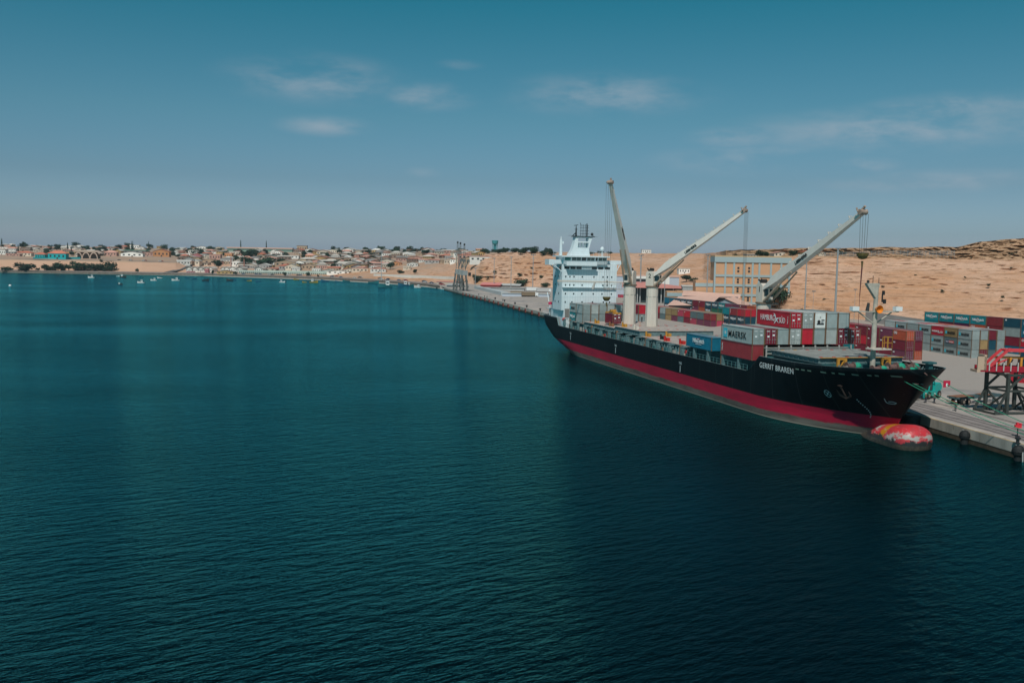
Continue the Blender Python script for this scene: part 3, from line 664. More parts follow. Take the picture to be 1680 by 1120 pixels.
MB().box(-132, .8, 11.9, -124.3, 4.6, 12.1).box(-131, 1.2, 9.7, -130.6, 1.6, 11.9).box(-126, 1.2, 9.7, -125.6, 1.6, 11.9).build('stern_platform', white_m, ship)
MB().box(-128.4, 1.2, 12.1, -125.4, 3.0, 13.9).build('deck_locker', mat('locker_blue', (.02, .10, .22), .5), ship)
MB().tube((-130.8, 1.4, 13.1), (-130.8, 1.4, 13.9), .55, n=10).build('life_raft_canister', mat('raft_pink', (.6, .03, .10), .5), ship)
MB().tube((-130.2, 1.2, 12.2), (-133.4, 1.2, 16.8), .12, n=6).build('stern_davit', white_m, ship)
MB().ball((-114.3, .8, 9.4), .55, n=10).build('life_raft_canister', redp, ship)
# ------------------------------------------------------------------ hatches, stanchions, cranes, foremast, winches
CMESH = {}
def hatch(a0, a1, b0, b1, z0, z1, over=.25):
    mb = MB(); mb.box(a0, b0, z0, a1, b1, z1-.12)
    k = a0+1.2
    while k < a1-.5: mb.box(k, b0-.08, z0+.12, k+.16, b0, z1-.2); k += 1.52
    k = b0+1.2
    while k < b1-.5: mb.box(a1, k, z0+.12, a1+.07, k+.16, z1-.2); k += 1.52
    h = mb.build('hatch_cover', deckgrn, ship)
    MB().box(a0-over, b0-over, z1-.117, a1+over, b1+over, z1).build('hatch_top', hatch_m if z1 < 11.5 else mat('hatch_top_green', (.25, .265, .25), .8, var=.35, scale=.8, rust=.36, rustcol=(.22, .12, .07)), h)
    k = a0+1.6
    while k < a1-.6:   # lashing sockets
        y = b0+1.2
        while y < b1-.3:
            q = 'sock%d' % (0 if random.random() < .75 else 1)
            if q not in CMESH: CMESH[q] = MB().box(-.12, -.3, .002, .12, .3, .07).mesh('lashing_socket', redp if q[-1] == '0' else yellow_m)
            link('lashing_socket', CMESH[q], h, (k, y, z1)); y += 2.5
        k += 6.06 if k > a0+2 or a1-a0 > 20 else 12
    return h
CO0, CO1 = 2.1, 19.8
mb = MB(); mb.box(-97, CO0, 6.9, -28.8, CO1, 8.5)
coam = mb.build('hatch_coaming', deckdk, ship)
k = -96
st_me = MB().box(0, 0, 0, .14, .45, 1.55).mesh('coaming_stay', deckgrn)
while k < -29: link('coaming_stay', st_me, coam, (k, CO0-.45, 6.9)); k += 1.52
MB().box(-28.2, 2.9, 6.9, .4, 19.2, 11.0).build('hatch_coaming', deckdk, ship)
MB().box(1.7, 3.4, 9.4, 17.2, 18.6, 10.6).build('hatch_coaming', deckdk, ship)
MB().box(-113.5, 2.3, 6.9, -100.6, 20.2, 9.0).build('hatch_coaming', deckdk, ship)
hatch(-97.5, -73.8, 1.4, 20.6, 8.6, 9.95)
hatch(-73.4, -56.8, 1.5, 20.9, 9.1, 10.45)
hatch(-56.4, -29.6, 1.9, 20.4, 8.52, 9.15)
hatch(-28.0, .5, 2.6, 19.6, 11.05, 11.75)
hatch(1.9, 16.8, 2.9, 18.9, 10.65, 11.6)
hatch(-113.4, -100.8, 2.1, 20.3, 8.95, 9.2)
MB().box(-56.7, 1.4, 8.96, -56.5, 20.9, 9.08).build('hatch_gap_strip', dark, ship)  # dark strip along the black gap below the raised cover
# deck edge stanchions, rails between them and odds and ends hung on them
mb = None
k = -112.5; i = 0
while k < -2:
    zt = 9.5 if (k > -30 or k < -99) else 8.9
    s_ = MB(); s_.box(k-.28, .12, 6.9, k+.28, .75, zt); s_.box(k-.42, .1, zt, k+.42, 1.5, zt+.2)
    st = s_.build('stanchion', deckgrn, ship)
    if i % 3 == 1: MB().box(k-.62, .1, 7.0, k-.3, .5, zt+.55).build('lashing_ladder', mat('rusty_orange', (.26, .115, .05), .8, var=.4, scale=3), st)
    k += 6.3; i += 1
mb = MB(); rail(mb, [(-112, .15, 7.36), (-1.8, .15, 7.36)], 1.05, .04, 1.5); mb.build('deck_railing', mat('railing_teal', (.10, .24, .25), .5), ship)
r_ = random.Random(3)
mb = MB(); k = -110
cl = [deckgrn, deckdk, hatch_m, mat('rusty_orange', (.26, .115, .05)), redp, dark, yellow_m]
while k < -29:
    mb.cm = r_.choice((0, 0, 1, 1, 2, 3, 5)); w_ = r_.uniform(.4, 1.6); y = r_.uniform(.9, 1.5)
    MB().box(k, y, 6.92, k+w_, y+.5, 6.92+r_.uniform(.5, 1.5)).build('deck_locker', cl[mb.cm], ship); k += w_+r_.uniform(.6, 2.4)
for k, z_ in ((-92.5, 7.6), (-77.0, 7.7), (-27.9, 8.2)): MB().lathe((k, .05, z_), [(.42, 0), (.42, .14), (.2, .141)], 12, ax=1).build('lifebuoy', redp, ship)
for k, y, c_ in ((-56.2, 3.0, yellow_m), (-56.2, 8.2, yellow_m), (-44, 2.4, redp), (-36, 2.5, redp), (-62, 2.2, cream), (-70, 2.3, yellow_m), (-79, 2.2, mat('rusty_orange', (.26, .115, .05))), (-31, 4.0, yellow_m), (-48, 3.2, dark), (-90, 2.1, yellow_m)):
    z_ = 9.15 if k > -56.4 else (10.45 if k > -73 else 9.95); MB().box(k, y, z_+.01, k+1.3, y+.7, z_+.75).box(k+.2, y-.4, z_+.01, k+.5, y-.05, z_+1.2).build('lashing_gear', c_, ship)
# lashing bridge frames under the front stacks
for k0 in (-.2,):
    mb = MB(); y = 2.4
    while y < 20: mb.box(.52, y, 9.9, .72, y+.25, 12.2); mb.box(.52, y+.25, 10.6, .66, y+2.2, 10.8); mb.box(.52, y+.25, 11.3, .66, y+2.2, 11.45); y += 2.5
    mb.build('lashing_frame', mat('lashing_grey', (.36, .36, .34), .7, var=.3, scale=3, rust=.35), ship)
MB().box(.9, .4, 7.4, 1.1, 2.3, 9.0).box(.9, .4, 9.0, 2.6, .6, 9.15).build('access_ladder', yellow_m, ship)

# deck cranes: octagonal column, ring, house, cab, jib with two luffing cylinders, hook block on its ropes
def crane(a, b, z0, zr, rc, az, el, L, hook_z, num, Lb=30):
    C_ = Vector((a, b, 0))
    mb = MB()
    mb.tube((a, b, z0), (a, b, zr-2.4), rc*1.1, rc, n=8, caps=False); mb.tube((a, b, zr-2.4), (a, b, zr), rc, rc*1.02, n=16, caps=False)
    o = mb.build('deck_crane', cream, ship)
    MB().lathe((a, b, zr), [(rc*1.16, 0), (rc*1.16, .32), (rc, .34)], 20).build('slew_ring', mat('ring_rust', (.17, .12, .085), .8, var=.4, scale=2, rust=.4), o)
    d = Vector((cos(az), sin(az), 0)); n = Vector((-sin(az), cos(az), 0)); up = Vector((0, 0, 1))
    def P(x, y, z): return C_ + d*x + n*y + up*(zr+z)
    def obox(mb, x0, x1, y0, y1, z0_, z1_):
        i = len(mb.v); mb.v += [tuple(P(x, y, z)) for z in (z0_, z1_) for y in (y0, y1) for x in (x0, x1)]
        for f in ((0,2,3,1),(4,5,7,6),(0,1,5,4),(2,6,7,3),(0,4,6,2),(1,3,7,5)): mb.f.append(tuple(i+k for k in f)); mb.m.append(mb.cm)
    mb = MB()
    prof_ = [(-rc*.9, .34), (rc*.55, .34), (rc*.5, 3.6), (rc*.1, 4.1), (-rc*.7, 4.1), (-rc*.9, 3.5)]
    i = len(mb.v); mb.v += [tuple(P(x, -rc*.72, z)) for x, z in prof_] + [tuple(P(x, rc*.72, z)) for x, z in prof_]; n_ = 6
    mb.f.append(tuple(range(n_))); mb.f.append(tuple(range(2*n_-1, n_-1, -1))); mb.m += [0, 0]
    for k in range(n_): mb.f.append((k, (k+1) % n_, n_+(k+1) % n_, n_+k)); mb.m.append(0)
    hs = mb.build('crane_house', cream, o)
    mb = MB(); obox(mb, rc*.56, rc*.56+1.5, -rc*.45, rc*.25, .9, 3.2); mb.cm = 1; obox(mb, rc*.56+1.5, rc*.56+1.56, -rc*.4, rc*.2, 1.5, 3.0); obox(mb, rc*.62, rc*.56+1.45, -rc*.45-.05, -rc*.45, 1.6, 3.0)
    mb.build('operator_cab', [cream, glass_d], o)
    mb = MB(); mb.tube(P(-.3, -.6, 4.5), P(-.3, .6, 4.5), .42, n=12); mb.tube(P(-.8, -.5, 4.1), P(-.3, -.5, 5.0), .1, n=4); mb.tube(P(-1.3, .6, 4.0), P(-1.3, -.5, 4.8), .18, n=6); mb.build('rope_winch', mat('winch_black', (.03, .028, .026), .6, rust=.3, var=.3), o)
    # jib: deep box tapering to the tip
    foot = P(rc*.5, 0, 3.0); jd = (d*cos(el)+up*sin(el)); ju = (-d*sin(el)+up*cos(el))
    st = [(0, .5, .95), (.16, 1.65, .85), (.24, 1.6, .8), (.6, 1.1, .62), (.93, .65, .45), (1, .5, .4)]
    mb = MB()
    for (t, h, w) in st:
        c = foot + jd*(L*t) + ju*(.25 if 0 < t < .3 else 0)
        mb.v += [tuple(c + n*w*sx_ + ju*(h*.5*sz_)) for sx_, sz_ in ((-1, -1), (1, -1), (1, 1), (-1, 1))]
    for j in range(len(st)-1):
        for k in range(4): mb.f.append((j*4+k, j*4+(k+1)%4, (j+1)*4+(k+1)%4, (j+1)*4+k)); mb.m.append(0)
    mb.f.append((3, 2, 1, 0)); e_ = (len(st)-1)*4; mb.f.append((e_, e_+1, e_+2, e_+3)); mb.m += [0, 0]
    jib = mb.build('jib', mat('jib_paint', (.70, .655, .60), .5, var=.08, scale=.6, rust=.14, rustcol=(.3, .2, .13), streak=True), o)
    mb = MB(); mb.tube(foot+jd*(L*.24)+ju*1.25, foot+jd*(L*.985)+ju*.5, .05, n=4)
    for k in range(8):
        t = .2+k*.1; c = foot+jd*(L*t)+ju*(1.05-.7*max(0, t-.24)); mb.tube(c+n*-.35, c+ju*.45+n*-.35, .09, n=4); mb.tube(c+n*-.35+ju*.4, c+n*.35+ju*.4, .09, n=4)
    mb.build('jib_rollers', cream, o)
    tipc = foot + jd*L
    mb = MB(); mb.tube(tipc+n*-.75+ju*.1, tipc+n*.75+ju*.1, .5, n=12); mb.tube(tipc-jd*1.3+ju*.2, tipc+jd*.9+ju*.75, .32, .22, n=6); mb.tube(tipc+n*-1.1+ju*.1, tipc+n*-1.1+ju*.9, .16, n=5); mb.build('jib_head', mat('jib_head_rust', (.36, .27, .22), .7, var=.4, scale=2, rust=.4), o)
    for s_ in (-1, 1):
        a0 = P(rc*.75, s_*rc*.62, .5); a1 = foot+jd*(L*.30)+n*s_*.7-ju*.85; m_ = a0.lerp(a1, .58)
        MB().tube(a0, m_, .27, n=8).tube(m_, a1, .16, n=8).build('luffing_cylinder', mat('cylinder_tan', (.40, .30, .22), .5, var=.2, scale=2, rust=.3), o)
    # writing on the jib side and the column number
    black_p = mat('black_lettering', (.01, .01, .01), .6)
    for s_ in (-1, 1):
        tme = text_mesh('LIEBHERR', .85, .01, bold=.03, sp=1.05); tme.materials.clear(); tme.materials.append(black_p); X = jd if s_ < 0 else -jd; Zn = n*s_; Y = Zn.cross(X)
        c = foot + jd*(L*(.36 if s_ < 0 else .53)) + n*s_*.80 - Y*.25
        ob = link('jib_lettering', tme, o); ob.matrix_local = Matrix(((X.x, Y.x, Zn.x, c.x), (X.y, Y.y, Zn.y, c.y), (X.z, Y.z, Zn.z, c.z), (0, 0, 0, 1)))
    if num:
        ang = -1.25+ (0 if num != '1' else -.25); nd = -n if num == '2' else -d*0-n
        X = d if num == '2' else d; c = P(-rc*.4, -rc*.72-.02, 2.4); Y = up; Zn = -n
        tme = text_mesh(num, 1.5, .01, bold=.03); tme.materials.clear(); tme.materials.append(black_p)
        ob = link('crane_number', tme, o); ob.matrix_local = Matrix(((X.x, Y.x, Zn.x, c.x), (X.y, Y.y, Zn.y, c.y), (X.z, Y.z, Zn.z, c.z), (0, 0, 0, 1)))
    # hanging ropes and block
    tp = tipc + jd*.2 - ju*.4
    mb = MB()
    for q in (-.9, -.3, .3, .9): mb.tube(tp+n*q, Vector((tp.x, tp.y, 0))+n*q*.8+up*hook_z, .03, n=4, caps=False)
    mb.build('hoist_ropes', mat('wire_rope', (.08, .075, .07), .6), o)
    hb_ = MB(); hc = Vector((tp.x, tp.y, hook_z)); hb_.lathe(hc, [(.2, -1.0), (.6, -.9), (.95, -.4), (1.05, 0), (1.05, .1)], 16); hb_.tube(hc-up*1.3, hc-up*2.4, .2, .12, n=6)
    hb_.build('hook_block', mat('hook_block_paint', (.14, .10, .03), .6, var=.5, scale=1.5), o)
    return tp, hc
def crane_to(a, b, z0, zr, rc, tip, hook_z, num):
    az = math.atan2(tip[1]-b, tip[0]-a); foot = Vector((a+cos(az)*rc*.5, b+sin(az)*rc*.5, zr+3.0)); v = Vector(tip)-foot
    return crane(a, b, z0, zr, rc, az, math.asin(v.z/v.length), v.length-.3, hook_z, num)
tp1, hk1 = crane_to(-88, 11.1, 9.9, 20.4, 1.65, (-77.95, .81, 47.5), 17.6, '')
tp2, hk2 = crane_to(-72, 10.9, 10.4, 20.5, 1.52, (-52.05, 25.9, 39.7), 5.0, '2')
tp3, hk3 = crane_to(-16, 11.1, 11.7, 19.0, 1.42, (10.33, 14.66, 36.2), 29.0, '1')
# wire below the third block down to the white reefer box
MB().tube(hk3-Vector((0, 0, 2.4)), hk3-Vector((.1, .1, 7.5)), .13, .06, n=6).tube(hk3-Vector((.1, .1, 7.5)), hk3-Vector((.1, .1, 13.5)), .04, n=4).build('pendant_wire', mat('wire_red', (.12, .03, .03), .6), ship)
# long service boom with a railed basket, stowed across in front of the deckhouse
mb = MB(); mb.tube((-100, -6.0, 21.25), (-100, 14.6, 21.0), .2, .18, n=8); mb.tube((-100, -6.0, 20.9), (-100, 14, 20.6), .08, n=4); mb.build('service_boom', cream, ship)
mb = MB(); mb.box(-101, 8.2, 18.9, -99, 13.8, 19.1); rail(mb, [(-101, 8.2, 19.1), (-99, 8.2, 19.1), (-99, 13.8, 19.1), (-101, 13.8, 19.1)], 1.2, .05, .8); mb.tube((-100, 9, 20.2), (-100, 9, 21.1), .1, n=5); mb.tube((-100, 13, 20.2), (-100, 13, 21.1), .1, n=5)
mb.ball((-100, 8.8, 21.3), .35, n=8); mb.tube((-100, 4.6, 19.0), (-100, 5.2, 21.0), .4, .25, n=6); mb.tube((-100, 13.8, 20), (-100, 14.6, 21.0), .3, n=6); mb.build('work_basket', mat('basket_grey', (.42, .40, .37), .6, rust=.4, var=.3, scale=4), ship)

# foremast
fa, fb = 19.8, 11.0
mb = MB(); mb.tube((fa, fb, 9.4), (fa, fb, 20.6), .44, .38, n=12); mb.tube((fa, fb, 20.6), (fa+.1, fb, 24.0), .36, .33, n=12)
mb.prism([(fb-2.0, 24.1), (fb+.4, 24.1), (fb+.4, 23.9), (fb-.2, 21.6), (fb-1.9, 23.8)], 0, fa-.35, fa+.35)
fm = mb.build('foremast', mat('mast_weathered', (.44, .40, .34), .6, var=.25, scale=1.2, rust=.32, rustcol=(.18, .10, .06)), ship)
mb = MB(); mb.box(fa-.6, fb-4, 19.4, fa+.4, fb+4.2, 19.55); mb.tube((fa-.1, fb-3.0, 19.4), (fa, fb-.3, 17.6), .12, n=5); mb.tube((fa-.1, fb+3.2, 19.4), (fa, fb+.3, 17.6), .12, n=5); mb.build('mast_platform', mat('mast_weathered', (.4, .38, .34)), fm)
for y in (fb-4.0, fb+4.1): MB().box(fa-.3, y-.6, 19.6, fa+.6, y+.6, 20.3).build('floodlight', wht, fm)
MB().lathe((fa+.7, fb, 19.9), [(.2, -.6), (.4, 0), (.66, .5), (.64, .52), (.35, .05)], 18, ax=0).build('fog_horn', mat('horn_orange', (.75, .22, .01), .5), fm)
MB().box(fa-.2, fb+1.2, 21.0, fa, fb+1.35, 22.4).box(fa-.2, fb+1.25, 22.2, fa+.1, fb+1.6, 22.9).box(fa-.2, fb+1.5, 20.8, fa+.1, fb+1.9, 21.5).tube((fa, fb-1.5, 19.6), (fa, fb-1.3, 20.9), .3, .2, n=6).build('mast_lights', dark, fm)
mb = MB(); mb.box(fa-.5, fb-1.1, 13.3, fa+1.5, fb+2.4, 13.5); mb.build('crows_nest_floor', cream, fm)
mb = MB(); rail(mb, [(fa+1.5, fb+.6, 13.5), (fa+1.5, fb+2.4, 13.5), (fa-.5, fb+2.4, 13.5)], 1.9, .06, .8); mb.build('crows_nest_rail', yellow_m, fm)
MB().tube((fa, fb-.7, 24), (fa, fb-.7, 25.3), .05, n=4).tube((fa, fb+.4, 24), (fa, fb+.4, 25.0), .05, n=4).tube((fa, fb-1.6, 24.1), (fa, fb-1.6, 24.6), .2, n=6).build('mast_aerials', dark, fm)
# yellow gantry frames behind the forecastle winches
for y in (6.9, 15.3): MB().box(17.2, y-.9, 9.4, 17.5, y-.45, 11.55).box(17.2, y+.45, 9.4, 17.5, y+.9, 11.55).box(17.2, y-.45, 11.3, 17.5, y+.45, 11.55).tube((17.35, y-.4, 9.9), (17.35, y+.4, 11.2), .12, n=4).build('yellow_frame', yellow_m, ship)
MB().box(17.1, 3, 11.62, 17.3, 18.7, 11.72).build('hatch_edge_strip', yellow_m, ship)
# winches
rustred = mat('drum_rust', (.15, .085, .075), .7, var=.4, scale=2)
def winch(a, b, s=1.0, ang=0.0):
    o = MB().box(a-1.1*s, b-1.3*s, 9.45, a+1.1*s, b+1.3*s, 9.8).box(a-.5*s, b-1.0*s, 9.8, a-.2*s, b+1.0*s, 10.6).build('mooring_winch', deckgrn, ship)
    MB().lathe((a, b-.9*s, 10.7), [(.8*s, -.1), (.8*s, 0), (.5*s, .05), (.5*s, 1.3*s), (.8*s, 1.35*s), (.8*s, 1.5*s)], 14, ax=1).build('rope_drum', rustred, o)
    MB().ball((a+.1, b+1.35*s, 10.7), .72*s, n=12).tube((a+.1, b+1.35*s, 9.5), (a+.1, b+1.35*s, 10.6), .3, n=8).build('motor_dome', greenw, o)
    MB().lathe((a+.2, b-2.1*s, 10.5), [(.45*s, 0), (.3*s, .3), (.3*s, .7), (.5*s, 1.0)], 12, ax=1).build('warping_head', mat('warp_head', (.14, .12, .10), .5, rust=.4), o)
for a, b, s in ((20.9, 6.2, .85), (23.4, 12.2, 1.05), (25.6, 7.6, .85), (27.8, 11.2, .8), (22.8, 15.8, .8)): winch(a, b, s)
mb = MB(); r_ = random.Random(11)
for k in range(115):
    a = r_.uniform(17.6, 33); hb_ = max(.3, hbz(a, 9.4)-1.2); b = cline(a)+r_.uniform(-hb_, hb_); mb.cm = r_.choice((0, 0, 0, 1, 1, 2, 3, 4, 5, 6, 6)); w_ = r_.uniform(.15, .6)
    if mb.cm == 4 and r_.random() < .6: mb.cm = 0
    m_ = [deckgrn, greenw, rustred, hatch_m, redp, dark, yellow_m][mb.cm]
    if r_.random() < .5: MB().tube((a, b, 9.46), (a, b, 9.46+r_.uniform(.5, 1.3)), r_.uniform(.12, .3), n=8).build('vent_pipe', m_, ship)
    else: MB().box(a, b, 9.46, a+w_*2, b+w_, 9.46+r_.uniform(.2, 1.1)).build('deck_box', m_, ship)
for k in range(14):
    a = 17.8+k*1.15
    for sd in (-1, 1):
        h0 = hbz(a, 9.4)-.12; h1 = hbz(a, min(12, topz(a)-.2))-.12
        if h0 > 1.2: MB().prism([(cline(a)+sd*h0, 9.46), (cline(a)+sd*(h0-.8), 9.46), (cline(a)+sd*h1, topz(a)-.2)], 0, a, a+.12).build('bulwark_stay', deckgrn, ship)
MB().box(31.0, 12.2, 9.46, 31.9, 12.9, 12.2).box(30.7, 11.8, 12.2, 32.2, 13.3, 12.5).build('bow_pedestal', deckdk, ship)
for a, b in ((31.8, 9.4), (29.5, 7.9), (32.6, 10.3), (26, 14.6)): MB().tube((a, b-.4, 9.45), (a, b-.4, 10.4), .25, n=10).tube((a, b+.4, 9.45), (a, b+.4, 10.4), .25, n=10).box(a-.4, b-.8, 9.45, a+.4, b+.8, 9.6).build('mooring_bitts', deckgrn, ship)
MB().box(23.2, 4.6, 9.46, 24.0, 5.5, 10.5).build('chain_stopper', mat('pale_grey', (.45, .47, .46), .6), ship)
MB().tube((34.3, 8.6, 9.5), (31.8, 7.2, 9.5), .08, n=4).tube((35.6, 9, 11), (32.8, 7.0, 13.6), .09, n=4).build('jackstaff', rustred, ship)

# ------------------------------------------------------------------ shipping containers
CC = dict(grey=(.27, .325, .325), pale=(.37, .41, .40), red=(.42, .012, .028), maroon=(.17, .012, .028), brown=(.24, .028, .035), blue=(.004, .13, .21), teal=(.004, .19, .22),
          navy=(.006, .055, .085), orange=(.44, .08, .035), pink=(.42, .05, .09), tan=(.30, .20, .09), white=(.62, .64, .62), green=(.02, .13, .08), purple=(.075, .01, .05), slate=(.10, .15, .16), plum=(.16, .035, .07))
CN = dict(grey='grey', pale='pale grey', red='bright red', maroon='maroon', brown='brick red', blue='blue', teal='teal', navy='dark blue', orange='orange', pink='pink', tan='tan', white='white', green='green', purple='purple', slate='slate grey', plum='plum')
def cmat(c): return mat('container_'+c, CC[c], .5, var=.16, scale=.9, rust=.24 if c != 'tan' else .4, rustcol=(.17, .08, .045), rnd=.16)
def roofmat(c):
    k = CC[c]; return mat('container_roof_'+c, tuple(min(.6, lerp(.30, q, .38)) for q in k), .75, var=.25, scale=.7, rust=.2, rnd=.2)
frame_m = mat('container_frame_rust', (.17, .10, .06), .8, var=.3, scale=2)
white_l = mat('white_lettering', (.72, .74, .74), .6); black_l = mat('black_lettering', (.012, .012, .014), .6)
CW = 2.44
def container_mesh(L, H, c):
    k = (L, H, c)
    if k in CMESH: return CMESH[k]
    mb = MB(); d = .036; n = int(round((L-.3)/.278)); p = (L-.3)/n
    for (y, s_) in ((.03, 1), (CW-.03, -1)):
        x = .15
        for i in range(n):
            xs = [x, x+p*.25, x+p*.5, x+p*.75, x+p]; ys = [y, y, y+s_*d, y+s_*d, y]
            for j in range(4): mb.quad((xs[j], ys[j], .16), (xs[j+1], ys[j+1], .16), (xs[j+1], ys[j+1], H-.12), (xs[j], ys[j], H-.12))
            x += p
    y = .15; n2 = 8; p2 = (CW-.3)/n2
    for (X, s_) in ((.05, 1), (L-.05, -1)):
        for i in range(n2):
            y0 = .15+i*p2; ys = [y0, y0+p2*.25, y0+p2*.5, y0+p2*.75, y0+p2]; xs = [X, X, X+s_*d, X+s_*d, X]
            for j in range(4): mb.quad((xs[j], ys[j], .16), (xs[j+1], ys[j+1], .16), (xs[j+1], ys[j+1], H-.12), (xs[j], ys[j], H-.12))
    mb.quad((.1, .1, .15), (L-.1, .1, .15), (L-.1, CW-.1, .15), (.1, CW-.1, .15))
    mb.cm = 2  # posts in dark rust, which also stands in for shadow in the gaps
    for X in (0, L-.16):
        for Y in (0, CW-.1): mb.box(X, Y, .12, X+.16, Y+.1, H-.12)
    mb.cm = 0
    for Y in (0, CW-.1): mb.box(.16, Y, .02, L-.16, Y+.1, .17); mb.box(.16, Y, H-.13, L-.16, Y+.1, H-.02)
    for X in (0, L-.1): mb.box(X, .16, .02, X+.1, CW-.16, .17); mb.box(X, .16, H-.13, X+.1, CW-.16, H-.02)
    mb.cm = 1; mb.box(.1, .1, H-.07, L-.1, CW-.1, H-.035)
    k_ = .6
    while k_ < L-.5: mb.box(k_, .14, H-.035, k_+.18, CW-.14, H-.015); k_ += .55
    mb.cm = 2
    for X in (-.006, L-.172):
        for Y in (-.006, CW-.172):
            for Z in (0, H-.12): mb.box(X, Y, Z, X+.178, Y+.178, Z+.12)
    me = mb.mesh('shipping_container', [cmat(c), roofmat(c), frame_m]); CMESH[k] = me; return me
def door_mesh(H, c, near):
    k = ('d', H, c, near)
    if k in CMESH: return CMESH[k]
    mb = MB(); w = (CW-.36)/2
    if near: mb.box(0, 0, 0, .05, w, H-.34)
    for z in (.5, 1.0, 1.55, 2.1): 
        if near: mb.box(.05, .06, z-.06, .075, w-.06, z+.02)
    if not near: mb.box(0, 0, 0, .05, w, H-.34); mb.box(0, w+.03, 0, .05, 2*w+.03, H-.34)
    me = mb.mesh('door', cmat(c)); CMESH[k] = me; return me
BARM = None
def bar_mesh(H, n):
    k = ('b', H, n)
    if k in CMESH: return CMESH[k]
    mb = MB(); w = (CW-.36)/2
    for i in range(n):
        for y in (w*.25, w*.72):
            y += i*(w+.03); mb.tube((.10, y, .02), (.10, y, H-.36), .022, n=5); mb.box(.05, y-.09, .7, .13, y+.2, .78)
            for z in (.15, 1.3, H-.5): mb.box(.05, y-.05, z, .14, y+.05, z+.07)
    me = mb.mesh('locking_bar', mat('galvanised', (.36, .38, .38), .45, .4)); CMESH[k] = me; return me
def reefer_mesh(H):
    k = ('r', H)
    if k in CMESH: return CMESH[k]
    mb = MB(); mb.box(0, 0, 0, .06, CW-.34, H-.32); mb.cm = 1; mb.lathe((.09, .75, 1.05), [(.32, -.03), (.32, .02)], 14, ax=0); mb.box(.06, 1.3, 1.25, .1, 1.9, 1.45); mb.box(.06, .35, .5, .1, 1.8, .78); mb.box(.06, .95, 1.8, .09, 1.15, 1.95)
    mb.cm = 2; mb.box(.06, 1.2, .85, .1, 1.7, 1.15)
    me = mb.mesh('refrigeration_unit', [cmat('white'), dark, mat('unit_grey', (.3, .32, .33), .5)]); CMESH[k] = me; return me
def logo_star(parent, L, H, x=.95, y=-.02, s=1.0, flip=1):
    # pale blue square with a white seven pointed star
    p = MB().box(x, y-.012, H*.2, x+1.55*s, y, H*.2+1.75*s).build('logo_panel', mat('logo_cyan', (.06, .50, .62), .5), parent)
    mb = MB(); cx_, cz = x+.78*s, H*.2+.88*s; pts = []
    for k in range(14): r_ = (.52 if k % 2 == 0 else .2)*s; pts.append((cx_+sin(k*pi/7)*r_, y-.02, cz+cos(k*pi/7)*r_))
    for k in range(14): mb.poly([(cx_, y-.02, cz), pts[k], pts[(k+1) % 14]])
    mb.build('logo_star', white_l, p)
